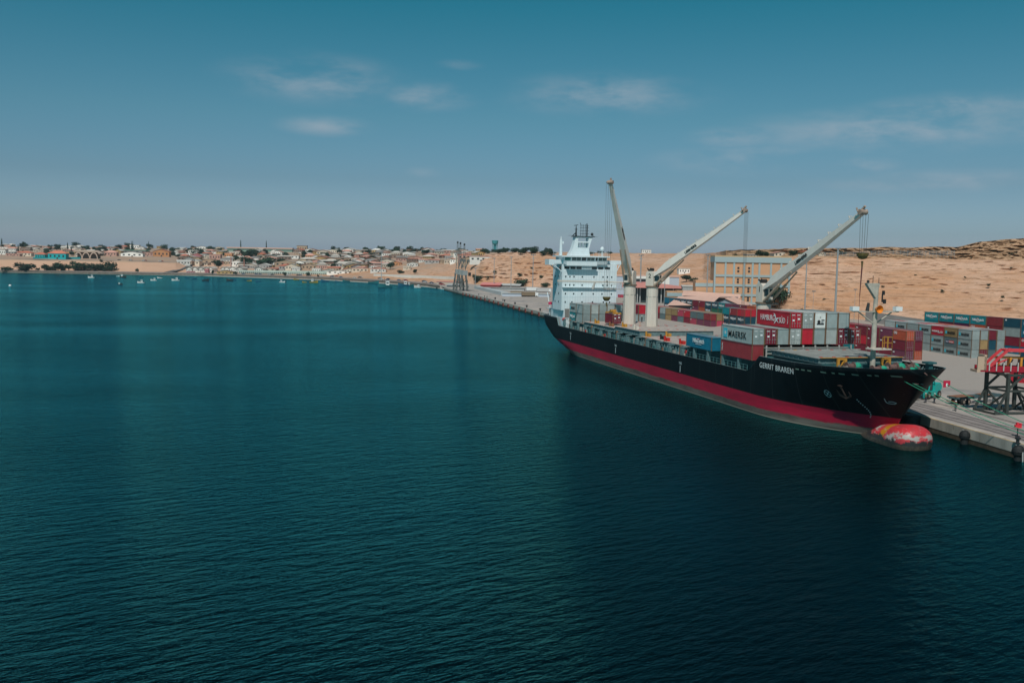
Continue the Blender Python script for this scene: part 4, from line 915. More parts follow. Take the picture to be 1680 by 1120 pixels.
def side_text(o, brand, L, H, near):
    k = L/12.19
    if brand == 'maersk':
        if L > 7: logo_star(o, L, H, 1.0); text('side_lettering', 'MAERSK', 1.7, black_l, o, (2.9, -.03, H*.28), sxy=(1.08, 1), bold=.008, sp=1.06)
        else: 
            MB().box(.5, -.035, H*.32, 1.25, -.02, H*.32+.85).build('logo_panel', mat('logo_cyan', (.06, .50, .62), .5), o)
            text('side_lettering', 'MAERSK', .95, black_l, o, (1.45, -.03, H*.35), bold=.02)
    elif brand == 'niledutch':
        text('side_lettering', 'NileDutch', 1.05 if L < 7 else 1.25, white_l, o, (L*.5, -.03, H*.42), bold=.03, cx='CENTER')
        MB().quad((L*.36, -.035, H*.70), (L*.56, -.035, H*.80), (L*.57, -.035, H*.76), (L*.38, -.035, H*.67)).build('logo_swoosh', mat('swoosh_red', (.6, .06, .04), .5), o)
        MB().box(L*.38, -.04, H*.30, L*.62, -.02, H*.335).build('lettering_underline', white_l, o)
    elif brand == 'hamburg':
        if L > 7:
            text('side_lettering', 'HAMBURG', 1.25, white_l, o, (1.5, -.03, 1.0), sxy=(.88, 1.25), bold=-.005); text('side_lettering', 'SÜD', 1.25, white_l, o, (8.35, -.03, .78), sxy=(.9, 1.2), bold=-.005)
            mb = MB()   # white albatross-like emblem
            for pts in (((6.3, 2.5), (6.9, 2.3), (7.4, 1.5), (7.1, 1.45)), ((6.9, 1.6), (7.6, 1.35), (8.3, .6), (7.7, .95), (7.0, 1.2)), ((6.5, .45), (7.1, 1.3), (7.5, 1.25), (7.0, .7)), ((7.2, 1.5), (8.0, 1.75), (8.3, 1.6), (7.5, 1.3))): mb.poly([(x, -.03, z) for x, z in pts])
            mb.build('bird_emblem', white_l, o)
            text('side_lettering', 'HAMBURG', .3, white_l, o, (11.25, -.03, 2.2), rot=(pi/2, pi/2, 0))
        else:
            text('side_lettering', 'HAMBURG', .8, white_l, o, (.35, -.03, .9), sxy=(.78, 1)); text('side_lettering', 'SÜD', .8, white_l, o, (4.2, -.03, .75), sxy=(.85, 1)); MB().poly([(3.2, -.03, 1.5), (3.6, -.03, 1.4), (4.2, -.03, .6), (3.6, -.03, .8)]).poly([(3.1, -.03, .5), (3.5, -.03, 1.0), (3.8, -.03, 1.0)]).build('bird_emblem', white_l, o)
    elif brand == 'pando':
        MB().box(.9, -.03, .95, 2.3, -.02, 1.65).build('logo_panel', mat('nav_blue', (.02, .03, .14), .5), o); text('side_lettering', 'P&O', .62, white_l, o, (1.0, -.04, 1.05))
        MB().box(2.35, -.03, .95, 4.6, -.02, 1.65).build('logo_panel', mat('logo_red', (.55, .06, .05), .5), o); text('side_lettering', 'Nedlloyd', .5, white_l, o, (2.42, -.04, 1.1))
    elif brand == 'tex': text('side_lettering', 'tex', .62, white_l, o, (.5, -.03, H-.85), bold=.02)
    elif brand == 'on': text('side_lettering', 'OG', .95, white_l, o, (.5, -.03, H-1.05), bold=.03)
    elif brand == 'spot': MB().box(.6, -.03, H-.75, 1.15, -.02, H-.35).build('logo_panel', white_l, o)
    elif brand == 'column': text('side_lettering', 'TRITON', .42, white_l, o, (.55, -.03, 2.35), rot=(pi/2, pi/2, 0), bold=.01)
    elif brand == 'one': text('side_lettering', 'ONE', 1.1, mat('letter_yellow', (.7, .32, .01), .5), o, (2.6, -.03, .55), bold=.03)
    elif brand == 'dots': MB().box(L-.75, -.03, H-.7, L-.5, -.02, H-.45).build('logo_panel', white_l, o)
NCONT = 0
def container(loc, rz, L, H, c, label, group, brand=None, end='plain', near=False, rev_end=None):
    o = link('shipping_container', container_mesh(L, H, c), None, loc, rz); o['category'] = 'shipping container'; o['group'] = group
    LATER.append((o, label))
    if end == 'door':
        if near:
            w = (CW-.36)/2
            for i in (0, 1):
                d = link('door', door_mesh(H, c, True), o, (L-.035, .165+i*(w+.03), .17)); link('locking_bar', bar_mesh(H, 1), d)
                mb_ = ('st', i)
                if mb_ not in CMESH: CMESH[mb_] = MB().box(.076, .3, 1.15+.25*i, .085, .75, 1.45+.25*i).box(.076, .15, 2.2, .085, .8, 2.32).mesh('door_placard', white_l)
                link('door_placard', CMESH[mb_], d)
        else:
            d = link('door', door_mesh(H, c, False), o, (L-.035, .165, .17)); link('locking_bar', bar_mesh(H, 2), d)
    elif end == 'reefer': link('refrigeration_unit', reefer_mesh(H), o, (L-.03, .17, .16))
    if brand: side_text(o, brand, L, H, near)
    return o
BT = dict(maersk='lettered MAERSK', niledutch='lettered NileDutch', hamburg='lettered HAMBURG SÜD', pando='with coloured panels', tex='marked tex', on='marked OG', spot='with white square', column='with upright name', one='lettered ONE', dots='with white spot')
ET = dict(door='barred doors', plain='plain end', reefer='cooling unit end')
# on the ship, forward stack: local frame of the ship
def scont(a, b, z, L, H, c, label, group, **k): return container(sw(a-L, b, z), SRZ, L, H, c, label, group, **k)
G1 = 'containers stacked on deck ahead of the third crane'
Z2, Z3 = 12.3, 15.25
scont(0, 0, Z2, 12.19, 2.9, 'grey', 'long grey MAERSK container on top of the brick red one, nearest the ship side', G1, brand='maersk', end='door', near=True)
scont(0, 0, 9.4, 12.19, 2.87, 'brown', 'brick red container beneath the long grey MAERSK one at the deck edge', G1, brand='column', end='plain', near=True)
row2 = [('maroon', 'door'), ('grey', 'plain'), ('pale', 'door'), ('red', 'plain'), ('grey', 'plain'), ('pale', 'plain'), ('maroon', 'door'), ('brown', 'door')]
l2 = ['maroon container with barred doors directly beside the big MAERSK one', 'plain grey container end between the maroon doors and pale grey doors, lower tier', 'pale grey barred doors beneath the HAMBURG SÜD container', 'plain bright red container end in the lower tier amid grey ones',
      'grey plain container end under the white cooling unit box', 'stained pale grey container end, lower tier, in the crane shadow', 'crimson barred doors just right of the stained pale container, lower tier', 'brick coloured barred doors, outermost toward the quay in the lower tier']
for i, ((c, e), l) in enumerate(zip(row2, l2)): scont(0, 2.5*(i+1), Z2, 12.19, 2.88, c, l, G1, end=e, near=True)
row3 = [('red', 'door', 'hamburg'), ('pale', 'door', None), ('white', 'reefer', None), ('grey', 'plain', None), ('grey', 'plain', None)]
l3 = ['bright red HAMBURG SÜD container with long side showing, top tier', 'pale grey barred doors beside the red HAMBURG SÜD container, top tier', 'white refrigerated container with round fan, top tier of the ship stack', 'grey container end crossed by a diagonal jib shadow, top tier', 'rust edged grey container end, outermost of the top tier']
for i, ((c, e, br_), l) in enumerate(zip(row3, l3)): scont(0, 2.5*(i+3), Z3, 12.19, 2.88, c, l, G1, end=e, near=True, brand=br_)
scont(-16.1, .0, 9.55, 11.7, 2.65, 'blue', 'bright blue NileDutch container standing alone on the starboard deck edge', G1, brand='niledutch', end='plain', near=True)
# aft stacks in front of the deckhouse
G2 = 'container stacks on deck in front of the white deckhouse'
AX = -101.2; r_ = random.Random(5)
low = [('pale', 'door'), ('grey', 'door'), ('grey', 'plain'), ('grey', 'door'), ('pale', 'door'), ('grey', 'door'), ('slate', 'door'), ('grey', 'plain'), ('grey', 'plain'), ('grey', 'door')]
upp = [('grey', 'door'), ('grey', 'door'), ('pale', 'plain'), ('grey', 'door'), ('pale', 'plain'), ('grey', 'plain'), ('red', 'door'), ('maroon', 'plain'), ('red', 'plain'), ('pale', 'door')]
for i in range(1, 10):
    for tier, (c, e) in ((0, low[i]), (1, upp[i])):
        scont(AX, 2.2+2.45*(i-1), 9.25+2.62*tier, 6.06, 2.6, c, '%s container, %s, %s tier before the deckhouse' % (CN[c], ET[e], 'upper' if tier else 'lower'), G2, end=e, brand=None)
        scont(AX-6.2, 2.2+2.45*(i-1), 9.25+2.62*tier, 6.06, 2.6, r_.choice(('grey', 'grey', 'pale', 'maroon')) if i > 1 else ('teal' if tier == 0 else 'grey'),
              ('%s side of the stack closest to the deckhouse corner' % ('teal container on the starboard' if tier == 0 else 'grey MAERSK container on the upper starboard')) if i == 1 else 'container in the %s rear row against the white deckhouse' % ('upper' if tier else 'lower'), G2, brand=('niledutch' if tier == 0 else 'maersk') if i == 1 else None)
# maroon box just landing with its yellow spreader
scont(-81.8, 4.0, 10.35, 6.06, 2.6, 'maroon', 'maroon container being lowered by a yellow spreader onto the aft hatch', 'cargo on the hook', brand=None, end='door', near=True)
sp = MB().box(-87.7, 4.9, 13.2, -82.0, 5.5, 13.5).box(-87.8, 4.1, 12.98, -87.5, 6.4, 13.3).box(-82.1, 4.1, 12.98, -81.8, 6.4, 13.3).box(-85.4, 4.4, 13.5, -84.4, 6.0, 14.0).build('container_spreader', yellow_m, None, SO, SRZ)
tag(sp, 'yellow lifting frame on top of the lone maroon container on deck', 'spreader')
# ------------------------------------------------------------------ container yard on the quay
def block(corner, ang, ncol, tiers, fn, L=6.06, H=2.6, depth=1, where='', group='', ends=None, skip=None, gap=.08):
    """corner: ground point of the near left bottom edge; rows run away from the camera at angle ang from the view axis; the ends face the camera"""
    d = Vector((-sin(ang), cos(ang), 0)); n = Vector((cos(ang), sin(ang), 0)); rz = math.atan2(-d.y, -d.x)
    for k in range(ncol):
        for w in range(depth):
            for t_ in range(tiers):
                r_ = fn(k, w, t_)
                if not r_: continue
                c, brand, end, desc = (list(r_)+[None]*4)[:4]
                p = Vector(corner) + d*((k+1)*(L+gap)) + n*(w*(CW+gap)) + Vector((0, 0, 2.215-corner[2]+t_*(H+.01)))
                tn = ('ground', 'second', 'third', 'top')[t_ if t_ < 3 else 3] if tiers > 1 else 'only'
                nm = CN[c]
                lab = desc or ('%s container%s, %s tier, %s' % (nm, ' '+BT[brand] if brand else (' with '+ET[end] if end == 'door' else ''), tn, where))
                container(p, rz, L, H, c, lab, group, brand=brand, end=end or 'plain')
rr = random.Random(21)
# back row beyond the yard road: teal NileDutch boxes four high
tops = [('teal', 'niledutch'), ('teal', 'niledutch'), ('teal', 'niledutch'), ('teal', 'niledutch'), ('brown', None), ('navy', 'spot'), ('blue', 'niledutch'), ('blue', 'niledutch'), ('blue', 'niledutch'), ('navy', None), ('maroon', None)]
thirds = [('teal', 'niledutch'), ('maroon', None), ('purple', 'one'), ('orange', 'on'), ('brown', 'spot'), ('grey', None), ('blue', 'niledutch'), ('blue', 'niledutch'), ('maroon', None), ('blue', 'niledutch'), ('red', 'on')]
seconds = [('blue', 'niledutch')]*2+[('brown', None), ('maroon', None), ('brown', None), ('maroon', None), ('red', 'on'), ('navy', None), ('blue', 'niledutch'), ('teal', 'niledutch'), ('blue', None)]
firsts = [('blue', 'niledutch')]*11
A17 = R(19.5); dR = Vector((sin(A17), -cos(A17), 0))
P0 = Vector((131.87, 300.27, 2.2)); NC = 10
def f1(k, w, t_):
    i = NC-1-k; c, b_ = (firsts, seconds, thirds, tops)[t_][i]; return c, b_, 'plain'
block(tuple(P0 + dR*(NC*6.14)), A17, NC, 4, f1, where='rear row under cliff', group='containers in the rear row under the cliff')
# grey MAERSK block, three high, four deep, with ends showing
A11 = R(9.5)
g_side = {0: [('grey', 'maersk'), ('grey', 'maersk'), ('grey', 'maersk'), ('grey', None), ('pale', None), ('grey', 'maersk'), ('grey', None)],
          1: [('grey', 'maersk'), ('slate', 'pando'), ('grey', 'maersk'), ('grey', None), ('maroon', None), ('grey', None), ('grey', 'maersk')],
          2: [('grey', 'maersk'), ('tan', 'maersk'), ('red', 'hamburg'), ('grey', 'maersk'), ('grey', None), ('grey', 'maersk'), ('pale', None)]}
g_end = {0: [None, ('maroon', 'door'), ('slate', 'plain'), ('grey', 'door')], 1: [None, ('tan', 'plain'), ('navy', 'plain'), ('grey', 'plain')], 2: [None, ('grey', 'plain'), ('maroon', 'plain'), ('grey', 'door')]}
def f2(k, w, t_):
    if w == 0: c, b_ = g_side[t_][k]; return c, b_, ('door' if (k == 0 and t_ == 1) else 'plain')
    if k == 0: c, e = g_end[t_][w]; return c, None, e
    if t_ == 2: return rr.choice(('grey', 'orange', 'grey', 'pale', 'red')), None, 'plain'
    return None
G = Vector((124.6, 253.6, 2.2))
block(tuple(G), A11, 7, 3, f2, depth=4, where='big grey yard block', group='containers in the grey yard block')
# maroon block beside it, nearer the quay
def f3(k, w, t_):
    S = {0: ['plum', 'maroon', 'maroon', 'maroon', 'teal', 'maroon', 'red', 'maroon'], 1: ['maroon', 'maroon', 'maroon', 'red', 'maroon', 'red', 'maroon', 'maroon'], 2: ['orange', 'plum', 'maroon', 'maroon', 'red', 'maroon', 'plum', 'maroon']}
    if w == 0: return S[t_][k], ('on' if (k == 0 and t_ == 2) else ('tex' if k < 4 else None)), 'door' if k == 0 else 'plain'
    if k == 0: return ('orange', 'maroon', 'plum')[t_], None, 'door' if t_ != 1 else 'plain'
    if t_ == 2: return rr.choice(('maroon', 'plum', 'brown')), None, 'plain'
    return None
block((103.6, 246.0, 2.2), R(11), 8, 3, f3, depth=2, where='block beyond the bow', group='containers in the maroon yard block')
# long mixed rows beyond midships
pal = ['navy', 'navy', 'navy', 'maroon', 'blue', 'maroon', 'plum', 'orange', 'teal', 'brown', 'green', 'red']
m1 = [['orange', 'maroon', 'plum', 'plum', 'teal', 'navy', 'navy', 'maroon', 'maroon', 'navy', 'navy', 'navy', 'blue', 'blue'],
      ['orange', 'teal', 'navy', 'plum', 'green', 'green', 'navy', 'orange', 'plum', 'navy', 'blue', 'maroon', 'plum', 'navy'],
      ['brown', 'teal', 'navy', 'navy', 'blue', 'maroon', 'navy', 'brown', 'navy', 'maroon', 'navy', 'plum', 'navy', 'navy']]
def f4(k, w, t_): c = m1[2-t_][k]; return c, ('niledutch' if c in ('navy', 'teal') and t_ > 0 else ('spot' if c in ('maroon', 'plum') and (k+t_) % 3 == 0 else None)), 'plain'
block((97.0, 376.0, 2.2), R(15.5), 14, 3, f4, where='long mixed row', group='containers in the long mixed row')
m2 = [['red', 'brown', 'teal'], ['navy', 'navy', 'navy'], ['navy', 'navy', 'navy']]
def f5(k, w, t_): c = m2[2-t_][k]; return c, ('niledutch' if c != 'brown' and t_ < 2 else ('column' if c == 'brown' else None)), 'plain'
block((86.0, 347.0, 2.2), R(14), 3, 3, f5, depth=2, where='short dark stack', group='containers in the short dark blue stack')
block((97.5, 352.0, 2.2), R(14), 2, 3, lambda k, w, t_: (('maroon', 'teal', 'teal')[t_] if k == 0 else ('brown', 'orange', 'pink')[t_], 'spot' if t_ == 1 else None, 'plain'), where='teal pink stack', group='containers in the teal and pink stack')
m3 = [['brown', 'slate', 'slate', 'red', 'pink', 'tan', 'tan', 'grey', 'red', 'tan'], ['plum', 'plum', 'pink', 'maroon', 'slate', 'plum', 'tan', 'slate', 'maroon', 'tan']]
def f6(k, w, t_):
    c = m3[1-t_][k]; return (c if w == 0 else rr.choice(('tan', 'orange', 'slate', 'pink', 'tan'))), ('spot' if c in ('red', 'pink') and w == 0 else None), 'plain'
block((76.6, 362.0, 2.2), R(14.5), 10, 2, f6, depth=3, where='low salmon topped row', group='containers in the low salmon topped row')
# odd boxes: reefer stack on the quay, containers by the stern, the one beside the frame tower
p = onz(1395, 531, 4.8); container(Vector((104, 300, 2.215)), R(-72), 6.06, 2.6, 'white', 'white refrigerated box beneath another near the long pale wall', 'white boxes by the wall', end='reefer'); container(Vector((104, 300, 4.83)), R(-72), 6.06, 2.6, 'white', 'white refrigerated box stacked on another near the long pale wall', 'white boxes by the wall', end='reefer')
p = onz(898, 500, 2.2)
for i, c in enumerate(('maroon', 'plum', 'tan')): container(Vector((p.x+6, p.y+10, 2.215+2.61*i)), R(-60), 6.06, 2.6, c, ('%s container in the small stack behind the ship stern' % CN[c]), 'containers behind the stern')
for (px, py, c, t_) in ((1022, 481, 'red', 0), (1022, 481, 'plum', 1), (1043, 493, 'orange', 0), (1052, 494, 'slate', 0), (1046, 489, 'grey', 1), (1012, 489, 'pink', 0), (1070, 497, 'maroon', 0), (1070, 497, 'maroon', 1), (1080, 497, 'navy', 0), (1080, 497, 'navy', 1), (1092, 496, 'navy', 1), (1092, 496, 'navy', 0), (1030, 492, 'slate', 0)):
    p = onz(px, py, 2.2); container(Vector((p.x, p.y, 2.215+2.61*t_)), R(-75), 6.06, 2.6, c, '%s container, %s, seen between the crane columns' % (CN[c], 'raised' if t_ else 'on the ground'), 'containers seen between the crane columns')
p = onz(1648, 622, 2.2)
container(onz(1655, 627, 2.2)+Vector((0, 0, .015)), R(-38), 12.19, 2.6, 'red', 'bright red HAMBURG SÜD container on the ground behind the steel frame tower', 'loose boxes by the frame tower', brand='hamburg')
container(onz(1672, 607, 2.2)+Vector((0, 0, .015)), R(-72), 6.06, 2.6, 'navy', 'dark blue container base of a pair at the right edge of the yard', 'loose boxes by the frame tower', brand=None)
container(onz(1672, 607, 2.2)+Vector((0, 0, 2.63)), R(-72), 6.06, 2.6, 'navy', 'dark slate blue container on its twin at the right edge of the yard', 'loose boxes by the frame tower', brand=None)

# ------------------------------------------------------------------ steel frame tower carrying the red spreader
stl = mat('frame_dark_steel', (.045, .055, .05), .6, var=.3, scale=1.5, rust=.15)
T0 = Vector((86.2, 160.6, 2.2)); ta = R(12)
ft = empty('frame_tower', T0, ta); tag(ft, 'dark steel trestle tower standing on the quay under the red spreader', 'trestle')
W_, D_, HT = 2.9, 2.6, 7.0
for sx_ in (-1, 1):
    for sy_ in (-1, 1): MB().bar((sx_*W_, sy_*D_, 0), (sx_*W_, sy_*D_, HT), .5).build('post', stl, ft)
for sy_ in (-1, 1):
    MB().bar((-W_, sy_*D_, HT-.3), (W_, sy_*D_, HT-.3), .4).bar((-W_, sy_*D_, 4), (W_, sy_*D_, 4), .35).build('beam', stl, ft)
    MB().bar((-W_, sy_*D_, 4.2), (0, sy_*D_, HT-.4), .32).build('brace', stl, ft); MB().bar((W_, sy_*D_, 4.2), (0, sy_*D_, HT-.4), .32).build('brace', stl, ft)
    MB().bar((-W_-2.2, sy_*D_, .2), (-W_, sy_*D_, 4), .32).build('brace', stl, ft); MB().bar((W_+2.2, sy_*D_, .2), (W_, sy_*D_, 4), .32).build('brace', stl, ft)
    MB().bar((-W_-2.3, sy_*D_, .2), (W_+2.3, sy_*D_, .2), .34).build('base_beam', stl, ft)
for sx_ in (-1, 1):
    MB().bar((sx_*W_, -D_, HT-.3), (sx_*W_, D_, HT-.3), .36).bar((sx_*W_, -D_, 4), (sx_*W_, D_, 4), .32).build('beam', stl, ft)
    MB().bar((sx_*W_, -D_, .3), (sx_*W_, D_, 3.9), .28).bar((sx_*W_, D_, .3), (sx_*W_, -D_, 3.9), .28).build('brace', stl, ft)
    MB().bar((sx_*(W_+2.2), -D_, .2), (sx_*(W_+2.2), D_, .2), .3).build('base_beam', stl, ft)
sr_ = empty('lifting_spreader', T0+Vector((0, 0, HT)), R(-2)); tag(sr_, 'red telescopic spreader with arched top frame resting on the steel trestle', 'spreader')
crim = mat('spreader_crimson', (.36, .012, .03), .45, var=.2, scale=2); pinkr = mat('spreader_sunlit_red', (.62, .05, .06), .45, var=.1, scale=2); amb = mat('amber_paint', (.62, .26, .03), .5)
MB().box(-6.0, -1.1, .0, 7.5, -.75, 1.0).box(-6, .75, 0, 7.5, 1.1, 1.0).box(-6, -.75, .1, 7.5, .75, .5).build('main_beam', crim, sr_)
MB().box(-6.6, -1.25, -.1, -6.0, 1.25, .3).box(-6.5, -1.2, .3, -5.0, -.9, 2.6).box(-5.4, -1.2, .3, -5.0, 1.2, 2.9).build('end_beam', mat('spreader_cream', (.5, .36, .26), .5), sr_)
mb = MB()
for y in (-1.1, 1.1):
    pts = [(-4.4, .9), (-3.0, 2.4), (-1.6, 3.7), (3.4, 3.7), (5.0, 2.3), (6.2, .9)]
    for p, q in zip(pts, pts[1:]): mb.bar((p[0], y, p[1]), (q[0], y, q[1]), .38)
mb.box(-1.6, -1.1, 3.5, 3.4, 1.1, 3.8); mb.bar((-4.4, -1.1, 1.0), (-1.6, -1.1, 2.2), .2); mb.build('arched_frame', pinkr, sr_)
mb = MB(); mb.cm = 0
for x in (-2.8, -.8, 1.0, 3.0, 4.6): mb.box(x, -.5, .5, x+.35, .5, 2.6)
mb.box(-2.8, -.4, 2.3, 4.6, .4, 2.6); mb.cm = 1
for k in range(10): mb.box(-4.6+k*1.2, -1.3, .2, -4.45+k*1.2, -1.12, 1.7)
mb.cm = 2
for k in range(7): mb.tube((-3.4+k*1.2, -.7, .9), (-2.7+k*1.2, -.5, 2.2), .12, n=5)
mb.build('hydraulics', [amb, mat('pale_metal', (.5, .5, .48), .4), dark], sr_)

# ------------------------------------------------------------------ road trailer, fork truck
TL = onz(1563, 663, 2.2); tr = empty('container_trailer', onz(1572, 665, 2.2)+Vector((0, 0, 0)), R(27)); tag(tr, 'long low flatbed container trailer parked behind the steel trestle', 'trailer')
tm = mat('trailer_chassis', (.07, .13, .145), .6, var=.3, scale=1, rust=.35)
MB().box(0, .4, .95, 12.2, .8, 1.45).box(0, 1.65, .95, 12.2, 2.05, 1.45).box(0, 0, 1.15, .3, 2.45, 1.45).box(5.8, 0, 1.15, 6.1, 2.45, 1.4).box(12, 0, 1.15, 12.3, 2.45, 1.45).box(2.8, 0, 1.15, 3.0, 2.45, 1.4).box(9, 0, 1.15, 9.2, 2.45, 1.4).build('chassis', tm, tr)
MB().box(0, .1, 1.453, 4.6, 2.35, 1.5).box(7.4, .1, 1.453, 9.6, 2.35, 1.5).box(-.25, .2, .5, -.1, 2.3, .7).build('deck_plate', mat('trailer_rust', (.25, .11, .06), .8, var=.4, scale=2), tr)
MB().box(10.2, .5, 0.02, 10.4, .7, 1.1).box(10.2, 1.75, 0.02, 10.4, 1.95, 1.1).build('landing_leg', tm, tr)
rub = mat('tyre_rubber', (.02, .02, .02), .85); rimm = mat('wheel_rim', (.28, .22, .18), .6)
for x in (1.6, 2.95):
    for y in (.05, 2.0):
        w_ = MB().lathe((x, y, .52), [(.40, 0), (.52, .04), (.52, .36), (.40, .4)], 16, ax=1).build('wheel', rub, tr); MB().lathe((x, y-.02, .52), [(.28, 0), (.28, .44)], 12, ax=1).build('rim', rimm, w_)
tq = mat('truck_turquoise', (.01, .36, .33), .4, var=.1)
fl = empty('fork_truck', onz(1519, 656, 2.2), R(38)); tag(fl, 'turquoise heavy fork truck half hidden behind the ship bow', 'fork truck')
MB().box(.6, .1, .7, 5.4, 2.5, 1.5).prism([(3.4, 1.5), (5.9, 1.5), (6.0, 2.3), (5.4, 2.9), (3.6, 2.7)], 1, .15, 2.45).build('body', tq, fl)
cb_ = MB().bar((1.4, .3, 1.5), (2.0, .3, 3.7), .16).bar((1.4, 2.3, 1.5), (2.0, 2.3, 3.7), .16).bar((3.6, .3, 2.6), (3.1, .3, 3.7), .16).bar((3.6, 2.3, 2.6), (3.1, 2.3, 3.7), .16).box(1.8, .2, 3.65, 3.3, 2.4, 3.8).build('cab_frame', tq, fl)
MB().box(1.9, .5, 1.6, 3.2, 2.1, 3.3).build('cab_glass', glass_d, cb_)
MB().bar((.2, .5, .3), (-.1, .5, 5.0), .25).bar((.2, 2.1, .3), (-.1, 2.1, 5.0), .25).box(-.1, .5, 4.0, .1, 2.1, 4.2).build('mast', tq, fl)
MB().box(-2.2, .6, .3, .1, .85, .4).box(-2.2, 1.75, .3, .1, 2.0, .4).build('forks', dark, fl)
for x, r_r in ((1.2, .75), (4.9, .72)):
    for y in (-.05, 2.05): w_ = MB().lathe((x, y, r_r), [(r_r*.8, 0), (r_r, .06), (r_r, .5), (r_r*.8, .56)], 18, ax=1).build('wheel', rub, fl); MB().lathe((x, y-.02, r_r), [(.34, 0), (.34, .6)], 12, ax=1).build('rim', rimm, w_)

# ------------------------------------------------------------------ people
def chain_mesh(name, chains, m, sub=1):
    V = []; E = []; Rd = []
    def add(p, r): V.append(p); Rd.append(r); return len(V)-1
    ids = {}
    for ch in chains:
        prev = None
        for (key, p, r) in ch:
            if key in ids: i = ids[key]
            else: i = add(p, r); ids[key] = i
            if prev is not None: E.append((prev, i))
            prev = i
    me = bpy.data.meshes.new(name); me.from_pydata(V, E, []); ob = bpy.data.objects.new(name, me); COL.objects.link(ob)
    sk = ob.modifiers.new('s', 'SKIN'); me.skin_vertices[0].data
    for i, r in enumerate(Rd): me.skin_vertices[0].data[i].radius = (r, r) if not isinstance(r, tuple) else r
    me.skin_vertices[0].data[0].use_root = True
    sb = ob.modifiers.new('u', 'SUBSURF'); sb.levels = sub; sb.render_levels = sub
    dg = bpy.context.evaluated_depsgraph_get(); m2 = bpy.data.meshes.new_from_object(ob.evaluated_get(dg)); bpy.data.objects.remove(ob)
    m2.materials.clear(); m2.materials.append(m)
    for p in m2.polygons: p.use_smooth = True
    return m2
skin = mat('skin', (.16, .075, .045), .55)
def pose(kind):
    if kind == 'stand': a = [(-.24, .02, 1.12), (-.27, .06, .86), (.24, .0, 1.12), (.27, .05, .86)]; l = [(-.10, .0, .50), (-.11, -.02, .09), (.10, .03, .50), (.12, .02, .09)]
    elif kind == 'walk': a = [(-.24, -.10, 1.14), (-.25, -.02, .90), (.24, .12, 1.14), (.24, .26, .96)]; l = [(-.09, .12, .52), (-.10, .20, .10), (.09, -.04, .52), (.10, -.28, .16)]
    else: a = [(-.26, .06, 1.18), (-.20, .26, 1.30), (.24, .04, 1.12), (.26, .20, .98)]; l = [(-.11, .02, .50), (-.16, .0, .09), (.11, .0, .50), (.16, .04, .09)]
    return a, l
PM = {}
def person_meshes(kind):
    if kind in PM: return PM[kind]
    a, l = pose(kind)
    hip = ('hip', (0, 0, .95), (.15, .11)); ch = ('chest', (0, 0, 1.30), (.17, .11)); nk = ('neck', (0, .01, 1.48), .06); hd = ('head', (0, .02, 1.62), (.085, .10)); tp = ('top', (0, .015, 1.72), .075)
    chains = [[hip, ('waist', (0, 0, 1.10), (.135, .10)), ch, nk, hd, tp]]
    for s_, k in ((-1, 0), (1, 2)):
        hnd = a[k+1]; el_ = a[k]
        w_ = Vector(hnd); dr = (Vector(hnd)-Vector(el_)).normalized(); palm = w_+dr*.08
        chains.append([ch, ('sh%d' % s_, (s_*.19, 0, 1.40), .062), ('el%d' % s_, el_, .046), ('wr%d' % s_, hnd, .032), ('pm%d' % s_, tuple(palm), .036)])
        side_ = dr.cross(Vector((0, 1, 0)) if abs(dr.y) < .8 else Vector((1, 0, 0))).normalized()
        for f in range(4): q = palm + side_*((f-1.5)*.019); chains.append([('pm%d' % s_, tuple(palm), .036), ('f%d%d' % (s_, f), tuple(q+dr*.04), .010), ('g%d%d' % (s_, f), tuple(q+dr*(.075-.01*abs(f-1.5))+Vector((0, .015, 0))), .008)])
        chains.append([('pm%d' % s_, tuple(palm), .036), ('t%d' % s_, tuple(palm-dr*.01+side_*.045+Vector((0, .02, 0))), .011)])
        kn, an = l[k], l[k+1]
        chains.append([hip, ('hj%d' % s_, (s_*.095, 0, .88), .095), ('kn%d' % s_, kn, .062), ('an%d' % s_, an, .042), ('to%d' % s_, (an[0]+s_*.02, an[1]+.16, an[2]-.05), .035)])
    body = chain_mesh('person', chains, skin, 1)
    def cloth(nm, sel, m_, k_=.016):
        cc_ = []
        for c_ in chains:
            cur = [(q[0], q[1], (q[2][0]+k_, q[2][1]+k_) if isinstance(q[2], tuple) else q[2]+k_) for q in c_ if q[0] in sel]
            if len(cur) > 1: cc_.append(cur)
        return chain_mesh(nm, cc_, m_, 1)
    tr_ = cloth('trousers', {'hip', 'hj-1', 'hj1', 'kn-1', 'kn1', 'an-1', 'an1'}, mat('trousers_navy', (.03, .04, .06), .9))
    sh_ = cloth('overall_sleeves', {'waist', 'hip', 'chest', 'sh-1', 'sh1', 'el-1', 'el1', 'wr-1', 'wr1'}, mat('shirt_dark', (.05, .06, .075), .9), .012)
    vs_ = cloth('safety_vest', {'waist', 'chest', 'sh-1', 'sh1'}, mat('vest_green', (.05, .42, .06), .8), .028)
    hm_ = MB().ball((0, .02, 1.72), .145, n=14, sz=.82).lathe((0, .05, 1.68), [(.17, 0), (.17, .02)], 16).mesh('helmet', mat('helmet_white', (.7, .7, .68), .4))
    bt_ = MB()
    for k in (1, 3): x_, y_, z_ = l[k]; bt_.box(x_-.055, y_-.07, z_-.09, x_+.055, y_+.22, z_+.04)
    bt_ = bt_.mesh('boots', dark)
    fc = MB().ball((-.035, .115, 1.645), .013, 6).ball((.035, .115, 1.645), .013, 6).mesh('eyes', dark)
    PM[kind] = (body, tr_, sh_, vs_, hm_, bt_, fc); return PM[kind]
